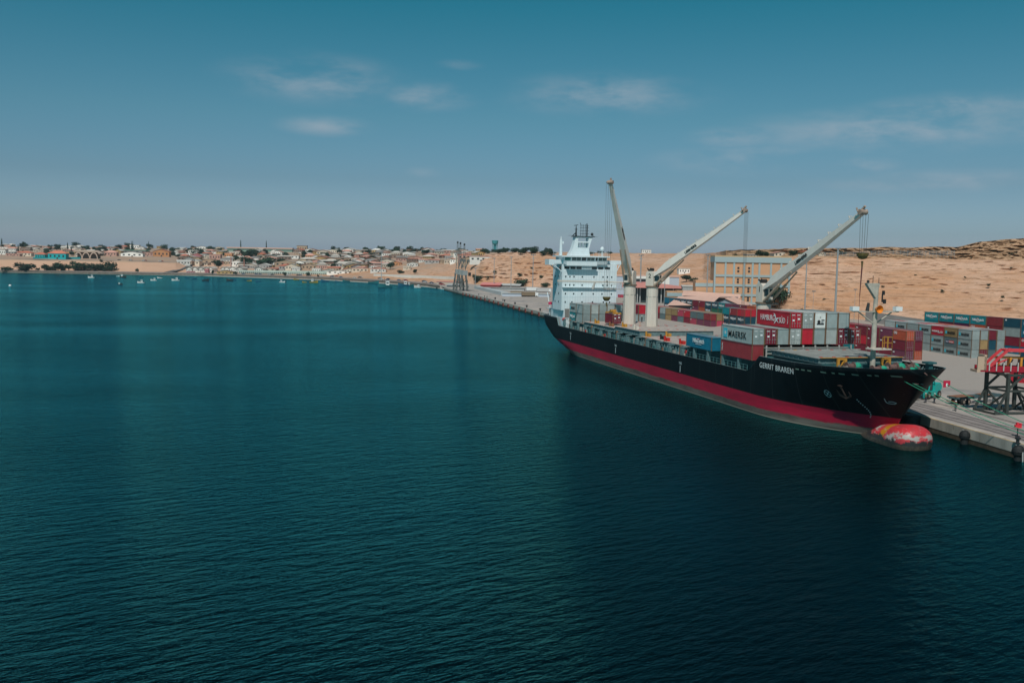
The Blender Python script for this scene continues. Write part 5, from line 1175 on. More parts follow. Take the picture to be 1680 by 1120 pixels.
def person(loc, rz, label, kind='stand', vest=True, vest_m=None, group='dock workers in safety vests'):
    body, tr_, sh_, vs_, hm_, bt_, fc = person_meshes(kind)
    o = link('person', body, None, loc, rz); tag(o, label, 'person', group)
    for nm, me in (('trousers', tr_), ('shirt', sh_), ('safety_vest', vs_), ('helmet', hm_), ('boots', bt_), ('eyes', fc)):
        if nm == 'safety_vest' and not vest: continue
        c = link(nm, me, o)
    return o
person(onz(1518.5, 660.5, 2.205), R(20), 'worker in bright green vest and white helmet standing before the turquoise truck', 'hold')
person(onz(1532.5, 661, 2.205), R(200), 'dark clothed worker without a vest standing right of the green vested one', 'stand', vest=False)
person(onz(1567.5, 674, 2.205), R(150), 'worker in green vest and white helmet standing alone on the crane rails', 'walk')
for (px, py, b_, zd, l) in ((1027, 531, 6.5, 9.96, 'crew member in green walking on the aft hatch by the first crane column'),
                            (1012, 524, 9.5, 9.96, 'crew member in green vest before the aft container stacks'), (1053, 528, 14, 10.0, 'crew member in green crouching between the two crane columns')):
    d = ray(px, py); q = Vector((0, 0, CAM_H)) + d*((zd-CAM_H)/d.z); person(q, R(120), l, 'stand', group='crew on the ship hatches')
for (px, py, l) in ((785.5, 485, 'red clad figure walking on the quay nearest the portal cranes'), (795, 488, 'red clad figure on the quay past the pair of walkers'), (799, 489, 'orange clad figure on the quay beside another walker'), (825, 494, 'red clad figure alone on the quay nearer the ship stern')):
    p = onz(px, py, 2.2); o = person(p, R(30), l, 'walk', group='distant figures on the quay'); o.children[0].active_material

# ------------------------------------------------------------------ quay furniture: fenders, bollards, ropes
def qpt(s, off=0.0):     # s metres along the edge line from its near end
    acc_ = 0
    for p, q in zip(QE, QE[1:]):
        p = Vector(p); q = Vector(q); L = (q-p).length
        if acc_+L >= s: d = (q-p)/L; return p+d*(s-acc_)+Vector((d.y, -d.x))*off, d
        acc_ += L
    return Vector(QE[-1]), Vector((0, 1))
def s_of(px, py, z=2.2):
    P = onz(px, py, z).xy; best = None; s = 0
    while s < 860:
        q, d = qpt(s); dd = (q-P).length
        if best is None or dd < best[0]: best = (dd, s)
        s += .5
    return best[1]
fend_m = mat('fender_black', (.012, .014, .015), .7, var=.3); fred = mat('fender_rust_red', (.20, .045, .035), .8, var=.3, scale=2)
frame0 = None; n_f = 0
for px in (1157, 0): pass
s = s_of(884, 511)
while s < s_of(757, 479):
    q, d = qpt(s, -.25); rz = math.atan2(d.y, d.x)
    o = MB().box(-.7, -.35, -1.0, -.15, .35, 1.6).box(.35, -.35, -1.0, .85, .35, 1.6).mesh('quay_fender', fred if s < s_of(790, 487) else fend_m) if frame0 is None else frame0
    frame0 = o; f = link('quay_fender', o, None, (q.x, q.y, .2), rz); f['category'] = 'fender'; f['group'] = 'fenders along the far quay'; LATER.append((f, 'rusty fender frame on the far quay wall'))
    if 'fp' not in CMESH: CMESH['fp'] = MB().box(-.15, -.3, -1.1, .35, .55, 1.2).mesh('rubber_pad', fend_m)
    link('rubber_pad', CMESH['fp'], f); s += 16
for px, py, l, sc_ in ((1543, 716, 'black ball topped rubber fender on the quay wall by the bulb', 1.0), (1664, 741, 'black rubber fender with pale chain at the right edge of the quay wall', 1.1)):
    q, d = qpt(s_of(px, py, 1.2), -.75); o = MB().ball((0, 0, .95), .82*sc_, n=16).lathe((0, 0, -.9), [(.55, 0), (.55, 1.2)], 14).build('rubber_fender', fend_m, None, (q.x, q.y, .35), smooth=False); tag(o, l, 'fender', 'ball fenders on the near quay wall')
    MB().tube((0, .75, 1.7), (0, -.1, 1.6), .06, n=5).build('chain', mat('pale_metal', (.5, .5, .48), .4), o)
    if sc_ > 1: MB().tube((.15, -.86, 1.0), (.25, -.86, -.9), .09, n=5).build('chain', mat('pale_metal', (.5, .5, .48), .4), o)
for px, py in ((1497, 690), ):
    q, d = qpt(s_of(px, py, 1.2), -1.2); o = MB().lathe((0, 0, -1.2), [(1.1, 0), (1.4, .3), (1.4, 2.9), (1.1, 3.2)], 18).build('cylindrical_fender', fend_m, None, (q.x, q.y, .3)); tag(o, 'big black cylindrical fender squeezed between the ship bow and the quay', 'fender')
def bollard(px, py, label, m_):
    q = onz(px, py, 2.2); o = MB().lathe((0, 0, 0), [(.42, 0), (.42, .08), (.24, .12), (.22, .55), (.40, .62), (.42, .82), (.25, .9)], 14).build('bollard', m_, None, (q.x, q.y, 2.205)); tag(o, label, 'bollard', 'mooring bollards on the quay')
bollard(1669.5, 727, 'dark bollard at the coping near the right edge', dark)
for s_px, l in ((894, 'bollard'),):
    pass
s = s_of(880, 510)
while s < s_of(800, 489):
    q, d = qpt(s, 1.6); o = MB().lathe((0, 0, 0), [(.5, 0), (.5, .1), (.3, .15), (.3, .8), (.6, .9), (.6, 1.2), (.3, 1.3)], 10).build('bollard', dark, None, (q.x, q.y, 2.205)); o['category'] = 'bollard'; o['group'] = 'mooring bollards on the quay'; LATER.append((o, 'black bollard on the far quay edge')); s += 32
q = onz(1669, 716, 2.2); o = MB().lathe((0, 0, 0), [(.35, 0), (.35, .06), (.08, .1), (.08, 1.3)], 10).build('warning_post', dark, None, (q.x, q.y, 2.205)); tag(o, 'bright red quay light post near the right edge of the quay', 'post')
MB().box(-.45, -.2, 1.3, .45, .2, 1.75).box(-.25, -.22, 1.75, .05, .2, 2.1).box(.2, -.22, 1.75, .45, .2, 2.0).build('lamp_head', mat('signal_pink_red', (.7, .03, .05), .5), o)
rope_m = mat('mooring_rope_green', (.02, .22, .13), .7)
def rope(p0, p1, sag, label, r=.055):
    mb = MB(); pr_ = None
    for k in range(17): t_ = k/16; p = p0.lerp(p1, t_) - Vector((0, 0, sag*4*t_*(1-t_))); 
    pts = [p0.lerp(p1, k/16) - Vector((0, 0, sag*4*(k/16)*(1-k/16))) for k in range(17)]
    for a_, b_ in zip(pts, pts[1:]): mb.tube(a_-p0, b_-p0, r, n=5, caps=False)
    o = mb.build('mooring_rope', rope_m, None, p0); tag(o, label, 'rope', 'green mooring ropes from the bow')
B1 = Vector(sw(34.7, 10.2, 11.0)); B2 = Vector(sw(32.5, 13.0-4.6, 9.7)); 
e1 = onz(1780, 728, 2.9); e2 = onz(1800, 742, 2.9); e3 = onz(1790, 748, 2.9)
hb3 = Vector(sw(32.2, 6.3, 10.2))
rope(B1, e1, .9, 'uppermost green mooring rope leading from the bow tip across the trestle'); rope(hb3+LAT*1.0, e2, .9, 'middle green mooring rope from the bow side crossing the quay'); rope(hb3+LAT*.3, e3, .9, 'lowest green mooring rope from the bow side crossing the quay')
for e_, i in ((e1, 0), (e2, 1), (e3, 2)):
    o = MB().lathe((0, 0, 0), [(.42, 0), (.42, .08), (.24, .12), (.22, .65), (.40, .72), (.3, .95)], 12).build('bollard', dark, None, (e_.x, e_.y, 2.205)); tag(o, ('bollard off to the right holding the uppermost bow rope', 'bollard off to the right holding the middle bow rope', 'bollard off to the right holding the lowest bow rope')[i], 'bollard', 'mooring bollards on the quay')
t_ = .115; p = B1.lerp(e1, t_)-Vector((0, 0, .9*4*t_*(1-t_))); o = MB().box(-.5, -.04, -.1, .5, .04, .55).box(-.5, -.04, -.45, -.1, .04, -.1).box(.15, -.04, -.3, .5, .04, -.1).build('rat_guard', mat('guard_red', (.5, .012, .05), .5), None, p); tag(o, 'red rat guard plate hung on the uppermost bow rope', 'rat guard'); MB().box(-.12, -.06, -.25, .12, -.042, .15).build('white_patch', wht, o)
# ------------------------------------------------------------------ trees (trunk, limbs, crown of leaf clumps)
leaf_d = mat('foliage_dark', (.022, .052, .028), .9, var=.5, scale=.8, rnd=.25); bark = mat('bark', (.10, .07, .05), .9)
TREE = {}
def tree_mesh(kind, seed):
    k = (kind, seed)
    if k in TREE: return TREE[k]
    r_ = random.Random(seed*13+len(kind)); cr = MB(); tk = MB()
    if kind == 'slim':
        tk.tube((0, 0, 0), (0, 0, .5), .03, .02, n=5)
        for i in range(420):
            z = r_.uniform(.12, 1.0); rad = .16*(1-z)**.7*(r_.random()**.5)+.02; t_ = r_.uniform(0, 2*pi); c = Vector((cos(t_)*rad, sin(t_)*rad, z)); s_ = r_.uniform(.02, .05)
            n = Vector((r_.gauss(0, 1), r_.gauss(0, 1), r_.gauss(0, 1))).normalized(); u = n.orthogonal().normalized()*s_; w = n.cross(u); cr.quad(c-u-w, c+u-w, c+u+w, c-u+w)
    else:
        tk.tube((0, 0, -.03), (.01, 0, .38), .035, .022, n=6)
        lobes = []
        nl = 9
        for i in range(nl):
            t_ = i*2.4+r_.uniform(-.4, .4); rr_ = r_.uniform(.1, .36) if i else 0; c = Vector((cos(t_)*rr_, sin(t_)*rr_, r_.uniform(.42, .78) if kind == 'round' else r_.uniform(.16, .62)))
            R0 = r_.uniform(.17, .27); lobes.append((c, R0)); tk.tube((.01, 0, .3), tuple(c), .015, .006, n=4)
        for c, R0 in lobes:
            for i in range(95):
                d = Vector((r_.gauss(0, 1), r_.gauss(0, 1), r_.gauss(0, .8))).normalized(); p = c + d*R0*(.55+.5*r_.random()); s_ = r_.uniform(.018, .045)
                n = (d+Vector((r_.gauss(0, .7), r_.gauss(0, .7), r_.gauss(0, .7)))).normalized(); u = n.orthogonal().normalized()*s_; w = n.cross(u)*r_.uniform(.6, 1); cr.quad(p-u-w, p+u-w, p+u+w, p-u+w)
    TREE[k] = (cr.mesh('crown', leaf_d), tk.mesh('trunk', bark)); return TREE[k]
def crest(px, dy=9):
    P_ = prof(px); Y = P_[4][0]+dy; X = (px-840)/FPX*Y; return Vector((X, Y, terr(X, Y)))
def ground(px, py):
    if 1180 < px < 1700 and py < 409: return crest(px, 12)
    return hit(px, py)
def tree(p, h, w, kind, label, group, name=None):
    cm__, tm__ = tree_mesh(kind, random.randint(1, 5))
    o = link(name or ('cypress_tree' if kind == 'slim' else 'broadleaf_tree'), tm__, None, p, random.uniform(0, 6.28)); o.scale = (w, w, h*(1.25 if kind == 'low' else 1)); c = link('crown', cm__, o)
    o['category'] = 'tree'; o['group'] = group; LATER.append((o, label)); return o
def ptree(px, py, wpx, hpx, kind, label, group):
    p = ground(px, py)
    if p is None: return
    s = p.y/FPX; return tree(p-Vector((0, 0, .3)), hpx*s*1.05, wpx*s*1.25, kind, label, group)
# clump of dark trees at the foot of the left bluff
for px, w, h in ((11, 18, 8), (40, 32, 14), (62, 6, 6), (76, 16, 11), (92, 22, 14), (103, 15, 12), (113, 14, 11), (129, 24, 16), (143, 14, 12), (155, 20, 14), (170, 16, 13), (183, 15, 15)):
    ptree(px, 444.5 if px < 190 else 446, w, h, 'low' if w > 14 else 'round', 'dark rounded tree on the beach strip below the left bluff', 'trees below the left bluff')
for px, py, w, h in ((225, 447.5, 5, 8), (166, 430, 6, 5), (349, 450.5, 5, 8), (387, 451.5, 6, 7), (467.5, 453.5, 6, 8), (505.5, 454, 6, 9), (522, 455, 4, 5)): ptree(px, py, w, h, 'round', 'small lone tree beside the shore road', 'lone trees by the shore road')
for px, py, w, h, k, l in ((358, 441, 15, 15, 'round', 'dark bushy tree among the white gabled sheds'), (405, 437, 22, 16, 'low', 'broad dark tree behind the white gabled sheds, left of the wider one'), (437, 438, 30, 18, 'low', 'widest dark tree behind the harbour sheds'), (411, 426, 26, 17, 'low', 'broad dark crown below the long school building'),
    (640, 442.5, 12, 13, 'round', 'rounded dark tree on the sandy slope under the houses'), (681, 449, 8, 8, 'round', 'small dark round tree low on the bare sand slope'), (657, 449, 12, 7, 'low', 'low bush on the bare sand slope beside the track'),
    (783, 462, 16, 12, 'low', 'dark tree behind the portal cranes at the sand cliff foot'), (856, 469, 20, 12, 'low', 'spreading dark tree beside the red plant on the far quay'), (895, 470, 14, 7, 'low', 'low dark tree at the cliff foot behind the ship stern'),
    (1126, 462, 18, 12, 'round', 'leafy tree on the slope above the grey warehouse'), (1139, 462, 12, 8, 'low', 'lower tree to the right of the slope tree above the warehouse'), (1278, 507, 28, 40, 'round', 'big dark tree against the cliff right of the third crane'),
    (1243, 405, 18, 13, 'round', 'rounded tree on the cliff top beside the flat roofed house'), (1254, 405, 12, 9, 'low', 'lower tree on the cliff top right of the rounded one'), (1296, 405, 15, 10, 'round', 'round tree on the cliff top between pink roofed houses'), (1205, 406, 17, 8, 'low', 'low tree at the left end of the cliff top'), (1374, 402, 16, 8, 'low', 'dark bush on the cliff top beside the fence'), (1309, 404, 8, 6, 'low', 'little bush on the cliff top before the pink roof'), (1656, 390, 14, 4, 'low', 'flat bush on top of the right hand mound'),
    (892, 418, 12, 8, 'low', 'dark bush on the skyline left of the ship radar pole'), (905, 418, 14, 6, 'low', 'darker bush on the skyline beside the ship bridge')):
    ptree(px, py, w, h, k, l, 'single trees around the port')
for px, py, w, h in ((1102, 415, 14, 5), (1085, 415, 10, 4), (1125, 415, 16, 5), (1140, 416, 14, 4), (1155, 416, 12, 4), (1036, 415, 12, 5), (1080, 415, 12, 4), (985, 416, 14, 5), (966, 417, 18, 5), (1000, 416, 12, 4)): ptree(px, py, w, h, 'low', 'scrubby tree on the skyline above the smooth sand hill', 'scrub on the sand hill skyline')
for px, py, w, h in ((395, 411, 5, 16), (437, 409, 5, 13), (111, 412, 6, 13), (218, 410, 4, 14), (244, 411, 4, 14), (3, 404, 6, 12), (216, 408, 3, 12), (30, 414, 6, 12), (117, 416, 6, 11)): ptree(px, py, w, h, 'slim', 'tall slim conifer rising above the town roofs', 'slim conifers in the town')

for px, py, w, h in ((1352, 492, 5, 4), (1392, 455, 4, 3), (1448, 470, 5, 3), (1502, 452, 4, 3), (1546, 478, 6, 4), (1583, 455, 4, 3), (1622, 468, 6, 4), (1660, 440, 5, 3), (1645, 488, 6, 4), (1470, 505, 6, 4), (812, 447, 6, 4), (852, 452, 8, 5), (872, 440, 6, 3), (800, 456, 7, 4), (888, 455, 7, 4)): ptree(px, py, w, h, 'low', 'small dry shrub clinging to the sandy cliff face', 'shrubs on the cliff faces')
# ------------------------------------------------------------------ houses
WALLC = dict(cream=(.62, .54, .44), white=(.78, .77, .73), pink=(.55, .33, .27), tan=(.42, .31, .22), ochre=(.50, .33, .15), brown=(.27, .19, .15), turquoise=(.01, .33, .36), orange=(.55, .26, .12), grey=(.34, .33, .32), rose=(.52, .20, .22))
ROOFC = dict(terracotta=(.52, .17, .11), rust=(.27, .13, .09), grey=(.25, .24, .23), pale=(.52, .48, .43), salmon=(.62, .33, .26), brown=(.20, .15, .12), green=(.12, .26, .18), white=(.66, .64, .6))
dwin = mat('house_window_dark', (.03, .035, .04), .4)
HM = {}
def house_meshes(shape, wc, rc):
    k = (shape, wc); k2 = (shape, 'r', rc)
    if k not in HM:
        mb = MB(); mb.box(-.5, -.5, -.8, .5, .5, 1)
        if shape == 'gable':
            for y in (-.5, .5): mb.poly([(-.5, y, 1), (.5, y, 1), (0, y, 1.42)])
        mb.cm = 1
        for x in (-.36, -.12, .12, .36): mb.box(x-.045, -.512, .35, x+.045, -.499, .72)
        mb.box(-.02, -.512, 0, .06, -.5, .3)
        HM[k] = mb.mesh('wall', [mat('wall_'+wc, WALLC[wc], .9, var=.12, scale=3, rnd=.22), dwin])
    if k2 not in HM:
        mb = MB()
        if shape == 'gable': mb.quad((-.56, -.55, .94), (0, -.55, 1.46), (0, .55, 1.46), (-.56, .55, .94)).quad((.56, -.55, .94), (.56, .55, .94), (0, .55, 1.46), (0, -.55, 1.46)).quad((-.56, -.55, .9), (0, -.55, 1.42), (0, .55, 1.42), (-.56, .55, .9)).quad((.56, -.55, .9), (.56, .55, .9), (0, .55, 1.42), (0, -.55, 1.42))
        elif shape == 'hip': mb.poly([(-.56, -.56, 1), (.56, -.56, 1), (.2, 0, 1.5), (-.2, 0, 1.5)]).poly([(.56, .56, 1), (-.56, .56, 1), (-.2, 0, 1.5), (.2, 0, 1.5)]).poly([(.56, -.56, 1), (.56, .56, 1), (.2, 0, 1.5)]).poly([(-.56, .56, 1), (-.56, -.56, 1), (-.2, 0, 1.5)]).box(-.56, -.56, .96, .56, .56, 1.0)
        elif shape == 'shed': mb.poly([(-.56, -.56, 1.0), (.56, -.56, 1.0), (.56, .56, 1.3), (-.56, .56, 1.3)]).poly([(-.5, -.5, 1), (-.5, .5, 1), (-.5, .5, 1.28)]).poly([(.5, -.5, 1), (.5, .5, 1), (.5, .5, 1.28)]).quad((-.5, .5, 1), (.5, .5, 1), (.5, .5, 1.28), (-.5, .5, 1.28))
        else: mb.box(-.53, -.53, 1.0, .53, .53, 1.12)
        HM[k2] = mb.mesh('roof', mat('roof_'+rc, ROOFC[rc], .85, var=.2, scale=3, rnd=.2))
    return HM[k], HM[k2]
def house(p, w, d, h, shape, wc, rc, rz, label, group, cat='house', name=None):
    a, b_ = house_meshes(shape, wc, rc); o = link(name or 'house', a, None, p, rz); o.scale = (w, d, h); link('roof', b_, o); o['category'] = cat; o['group'] = group; LATER.append((o, label)); return o
def phouse(px, py, wpx, hpx, shape, wc, rc, label, group='named buildings in the town', dp=9, cat='house', rz=0.0, name=None):
    p = ground(px, py)
    if p is None: return
    s = p.y/FPX; k = {'gable': 1.42, 'hip': 1.5, 'shed': 1.3, 'flat': 1.12}[shape]; return house(p, wpx*s, dp, hpx*s/k, shape, wc, rc, rz, label, group, cat, name)
NB = [
 (96, 425, 29, 14, 'hip', 'turquoise', 'terracotta', 'turquoise villa with a red pyramid roof, the larger of two on the bluff'), (68, 424, 16, 10, 'hip', 'turquoise', 'terracotta', 'smaller turquoise house with red roof, left of the larger one'),
 (42, 420, 23, 8, 'hip', 'cream', 'terracotta', 'cream bungalow with red roof at the left end of the bluff'), (183, 420, 20, 9, 'hip', 'pink', 'salmon', 'pink walled bungalow with salmon hipped roof right of the arched hall'),
 (5, 418, 13, 9, 'flat', 'white', 'grey', 'pale blue white block at the extreme left edge'), (218, 421, 36, 8, 'gable', 'white', 'grey', 'long white building with grey roof behind bluff top trees'), (266, 421, 26, 12, 'gable', 'orange', 'terracotta', 'orange two storey house with red roof near the hill road'),
 (222, 408, 15, 6, 'flat', 'white', 'pale', 'white flat roofed house poking above the trees'), (222, 415, 40, 5, 'shed', 'green' if False else 'grey', 'green', 'long green roofed shed on the bluff'),
 (323, 425, 15, 9, 'gable', 'rose', 'terracotta', 'red roofed shed at the top of the hill road'), (354, 426, 18, 9, 'flat', 'pink', 'salmon', 'pink two storey house in the town centre'), (376, 424, 12, 9, 'flat', 'orange', 'salmon', 'orange block behind the harbour sheds'),
 (389, 436, 20, 9, 'gable', 'white', 'pale', 'white and pale blue warehouse behind the gabled sheds'), (406, 434, 16, 14, 'hip', 'white', 'salmon', 'tall white building with salmon roof behind the sheds'),
 (478, 424, 26, 5, 'flat', 'white', 'pale', 'low white building on the hillside right of the school'), (509, 424, 14, 8, 'hip', 'orange', 'salmon', 'bright orange roofed house on the right slope'), (469, 437, 34, 10, 'gable', 'tan', 'pale', 'tan warehouse with pale roof above the long wall'),
 (497, 433, 12, 8, 'flat', 'ochre', 'tan' if False else 'pale', 'ochre block among the slope houses'), (496, 412, 16, 9, 'flat', 'tan', 'brown', 'unfinished tan building on the skyline right of the school'), (345, 432, 36, 7, 'gable', 'tan', 'brown', 'long tan workshop behind the white gables'),
 (650, 436, 18, 7, 'gable', 'orange', 'terracotta', 'orange roofed house on the brow of the sand slope'), (677, 437, 18, 7, 'gable', 'white', 'white', 'white two part house on the brow of the sand slope'), (668, 442, 12, 6, 'flat', 'cream', 'pale', 'small cream hut below the white house on the sand slope'),
 (738, 433, 18, 7, 'flat', 'cream', 'pale', 'long cream house above the sand slope by the cranes'), (727, 432, 10, 8, 'flat', 'tan', 'pale', 'tan square house left of the long cream one'), (546, 415, 14, 6, 'gable', 'green' if False else 'cream', 'green', 'cream house with a mint green roof on the hill'),
 (1060, 415.5, 15, 6, 'flat', 'white', 'pale', 'small white house on top of the smooth sand hill'), (1121, 448, 18, 8, 'flat', 'white', 'pale', 'small white building alone on the sand hill side'),
 (1275, 406, 26, 8, 'gable', 'cream', 'salmon', 'cream house with pink roof on the cliff top'), (1322, 405, 26, 8, 'gable', 'ochre', 'terracotta', 'long ochre house with red roof on the cliff top'), (1228, 407, 20, 6, 'flat', 'turquoise' if False else 'grey', 'pale', 'grey flat roofed house on the cliff top above the orange warehouse'),
 (1340, 405, 12, 6, 'gable', 'cream', 'salmon', 'small pink roofed house on the cliff top behind the third jib')]
for px, py, w, h, sh, wc, rc, l in NB: phouse(px, py, w, h, sh, wc, rc, l)
# harbour front: white gabled sheds and the long walls
for i, (px, w) in enumerate(((314.5, 9), (324, 9), (333.5, 9), (343, 9), (349, 8), (370, 8), (376, 9), (385, 12), (397, 11), (428, 13))): phouse(px, 446, w, 8.5, 'gable', 'white', 'pale', 'white gabled boat shed in the harbour row', 'white gabled sheds in the harbour row', 22, 'shed', name='boat_shed')
phouse(371, 449.5, 26, 6, 'gable', 'ochre', 'rust', 'long ochre shed standing before the white gables', dp=10, cat='shed'); phouse(437, 444, 34, 5, 'gable', 'cream', 'salmon', 'long cream shed with salmon roof behind the harbour wall', dp=14, cat='shed')
phouse(451, 442.5, 17, 3.5, 'shed', 'rose', 'terracotta', 'long crimson roofed stall row behind the harbour wall', cat='shed'); phouse(487, 444, 13, 6, 'flat', 'white', 'white', 'white box shaped building behind the harbour wall', cat='shed'); phouse(520, 447, 14, 7, 'flat', 'white', 'white', 'white store at the right end of the harbour wall', cat='shed'); phouse(541, 448, 26, 6, 'gable', 'white', 'white', 'long white store near the fishing boats', cat='shed', dp=14)
phouse(556, 449, 36, 6, 'gable', 'white', 'white', 'long low white warehouse beyond the moored fishing boats', cat='shed', dp=14); phouse(340, 447.5, 6, 7, 'flat', 'rose', 'salmon', 'pink gatehouse between the white boat sheds', cat='shed', dp=6); phouse(313, 447.5, 14, 2.5, 'flat', 'rose', 'salmon', 'low pink wall at the left end of the sheds', cat='wall', dp=2)
def wall_run(x0, x1, y0, y1, h, m_, label, name='harbour_wall', n=24, cat='wall'):
    mb = MB(); pts = [hit(lerp(k/n, x0, x1), lerp(k/n, y0, y1)) for k in range(n+1)]; base = pts[0].copy()
    for p, q in zip(pts, pts[1:]):
        a = p-base; b_ = q-base; mb.quad(a-Vector((0, 0, 1)), b_-Vector((0, 0, 1)), b_+Vector((0, 0, h)), a+Vector((0, 0, h))); o_ = Vector((0, .5, 0)); mb.quad(a+o_-Vector((0, 0, 1)), b_+o_-Vector((0, 0, 1)), b_+o_+Vector((0, 0, h)), a+o_+Vector((0, 0, h))); mb.quad(a+Vector((0, 0, h)), b_+Vector((0, 0, h)), b_+o_+Vector((0, 0, h)), a+o_+Vector((0, 0, h)))
    o = mb.build(name, m_, None, base); tag(o, label, cat); return o, pts, base
ww = mat('whitewash_wall', (.62, .62, .58), .85, var=.15, scale=.1)
o, pts, base = wall_run(392, 545, 448.5, 450.5, 4.2, mat('wall_pale_green', (.42, .52, .47), .85, var=.2, scale=.15), 'long pale green arcaded wall along the harbour road')
mb = MB()
for p, q in zip(pts, pts[1:]):
    for k in range(2): c = p.lerp(q, .25+.5*k)-base; mb.box(c.x-.9, c.y-.12, .2, c.x+.9, c.y-.05, 2.4)
mb.build('arch_openings', dwin, o)
wall_run(613, 746, 453.2, 458, 2.8, ww, 'long white boundary wall behind the fishing quay')
wall_run(1420, 1560, 527, 552, 4.5, mat('wall_pale_concrete', (.48, .44, .41), .9, var=.15, scale=.1), 'long pale concrete wall at the foot of the right cliff')
tq_m = mat('turquoise_paint', WALLC['turquoise'], .8)
wall_run(54, 82, 424.8, 424.8, 2.2, tq_m, 'turquoise garden wall before the smaller villa', 'garden_wall'); wall_run(108, 132, 425, 425, 2.6, tq_m, 'turquoise garden wall right of the larger villa', 'garden_wall')
# long school building with columned porch
p = hit(426, 413.5); s = p.y/FPX; sc_ = empty('school_building', p); tag(sc_, 'very long green walled building with pink roof and columned porch on the skyline', 'school')
Lh = 53*s
MB().box(-Lh, 0, -2, Lh, 14, 5.6).build('wall', mat('school_green', (.22, .34, .28), .8, var=.1), sc_); MB().box(-Lh-1, -1, 6.7, Lh+1, 15, 8.8).build('roof', mat('school_pink_roof', (.60, .40, .33), .8), sc_); MB().box(-Lh, .5, 5.6, Lh, 14, 6.7).build('upper_band', mat('school_pale', (.5, .52, .46), .8), sc_)
MB().box(-Lh, -.05, 3.2, Lh, 0, 4.6).build('window', mat('school_window', (.06, .10, .10), .3), sc_)
for x in range(-6, 7, 2): MB().box(x-.4, -4, -1, x+.4, -3.2, 5.0).build('column', wht, sc_)
MB().box(-8, -4.2, 5, 8, 0, 6.4).build('porch_roof', mat('school_pale', (.5, .52, .46)), sc_)
# arched hall
p = hit(141, 424.6); s = p.y/FPX; ah = empty('arched_hall', p); tag(ah, 'beige hall with three wide open arches on the left bluff', 'hall'); bm_ = mat('hall_beige', (.50, .38, .31), .85)
wA = 38*s/2; mb = MB()
for i in range(3):
    cx_ = -wA+ (i+.5)*2*wA/3; rA = wA/3
    for k in range(12):
        t0, t1 = pi*k/12, pi*(k+1)/12; P_ = [(cx_+cos(t_)*q, sin(t_)*q*h_) for t_, q, h_ in ((t0, rA*1.04, 1.7), (t1, rA*1.04, 1.7), (t1, rA*.86, 1.7), (t0, rA*.86, 1.7))]; mb.prism(P_, 1, 0, .9)
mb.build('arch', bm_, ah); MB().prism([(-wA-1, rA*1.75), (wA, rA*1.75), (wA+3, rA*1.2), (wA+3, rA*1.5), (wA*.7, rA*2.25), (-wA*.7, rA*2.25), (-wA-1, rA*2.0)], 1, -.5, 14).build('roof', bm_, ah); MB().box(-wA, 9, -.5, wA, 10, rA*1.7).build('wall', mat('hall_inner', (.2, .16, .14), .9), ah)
# chimneys
for px, py, h, l in ((379, 441, 20, 'slim brick chimney left of the other among the sheds'), (400.5, 442, 17, 'slim brick chimney right of the other among the sheds')):
    p = hit(px, py); s = p.y/FPX; o = MB().tube((0, 0, 0), (0, 0, h*s), 1.0, .6, n=10).build('brick_chimney', mat('chimney_brick', (.36, .17, .13), .9), None, p); tag(o, l, 'chimney', 'brick chimneys')
# water tower
p = hit(812, 413.5); s = p.y/FPX; wt = empty('water_tower', p); tag(wt, 'turquoise water tower on slender legs on the skyline', 'water tower'); wtm = mat('tower_turquoise', (.05, .26, .30), .6)
Hh_ = 19*s; MB().lathe((0, 0, 0), [(1.5*s, Hh_*.60), (4.6*s, Hh_*.72), (5.4*s, Hh_*.97), (3.9*s, Hh_)], 20).build('tank', wtm, wt)
for k in range(6): t_ = k*pi/3; MB().tube((cos(t_)*3.4*s, sin(t_)*3.4*s, -1), (cos(t_)*3.6*s, sin(t_)*3.6*s, Hh_*.70), .5, n=6).build('leg', wtm, wt)
MB().tube((0, 0, -1), (0, 0, Hh_*.8), 1.3, n=8).build('riser_pipe', wtm, wt)
# scattered houses and trees of the town
rt = random.Random(99); taken = []
zones = [((0, 300), (404, 421), 'on the left plateau', 58), ((300, 400), (408, 436), 'left of the school', 46), ((400, 545), (412, 443), 'below the school', 70), ((545, 640), (411, 447), 'on the crowded slope', 74), ((640, 790), (413, 432), 'above the bare sand slope', 44)]
wl = ['cream', 'cream', 'white', 'white', 'pink', 'tan', 'brown', 'cream', 'ochre', 'grey']; rl = ['rust', 'grey', 'pale', 'pale', 'salmon', 'pale', 'brown', 'terracotta', 'white']
WN = dict(cream='cream', white='white', pink='pink', tan='tan', brown='brown', grey='grey', ochre='ochre'); 
for (x0, x1), (y0, y1), zn_, cnt in zones:
    n = 0; tries = 0
    while n < cnt and tries < 900:
        tries += 1; px = rt.uniform(x0, x1); py = rt.uniform(y0, y1)
        if 362 < px < 490 and py < 416: continue
        if x1 <= 300 and py > 417 and not (10 < px < 300): continue
        if any(abs(px-q[0]) < 5.5 and abs(py-q[1]) < 1.7 for q in taken): continue
        if any(abs(px-b_[0]) < b_[2]*.6 and -2 < b_[1]-py < b_[3] for b_ in NB): continue
        p = hit(px, py)
        if p is None or p.y > 2600: continue
        taken.append((px, py)); wc = rt.choice(wl); rc = rt.choice(rl); sh = rt.choice(('gable', 'flat', 'shed', 'gable', 'hip')); s = p.y/FPX
        house(p, rt.uniform(9, 23), rt.uniform(8, 12), rt.uniform(3.2, 5.6), sh, wc, rc, rt.uniform(-.5, .5), '%s house with %s %s roof %s' % (WN[wc], rc if rc != 'rust' else 'rusty', {'gable': 'gabled', 'flat': 'flat', 'shed': 'lean-to', 'hip': 'hipped'}[sh], zn_), 'houses '+zn_); n += 1
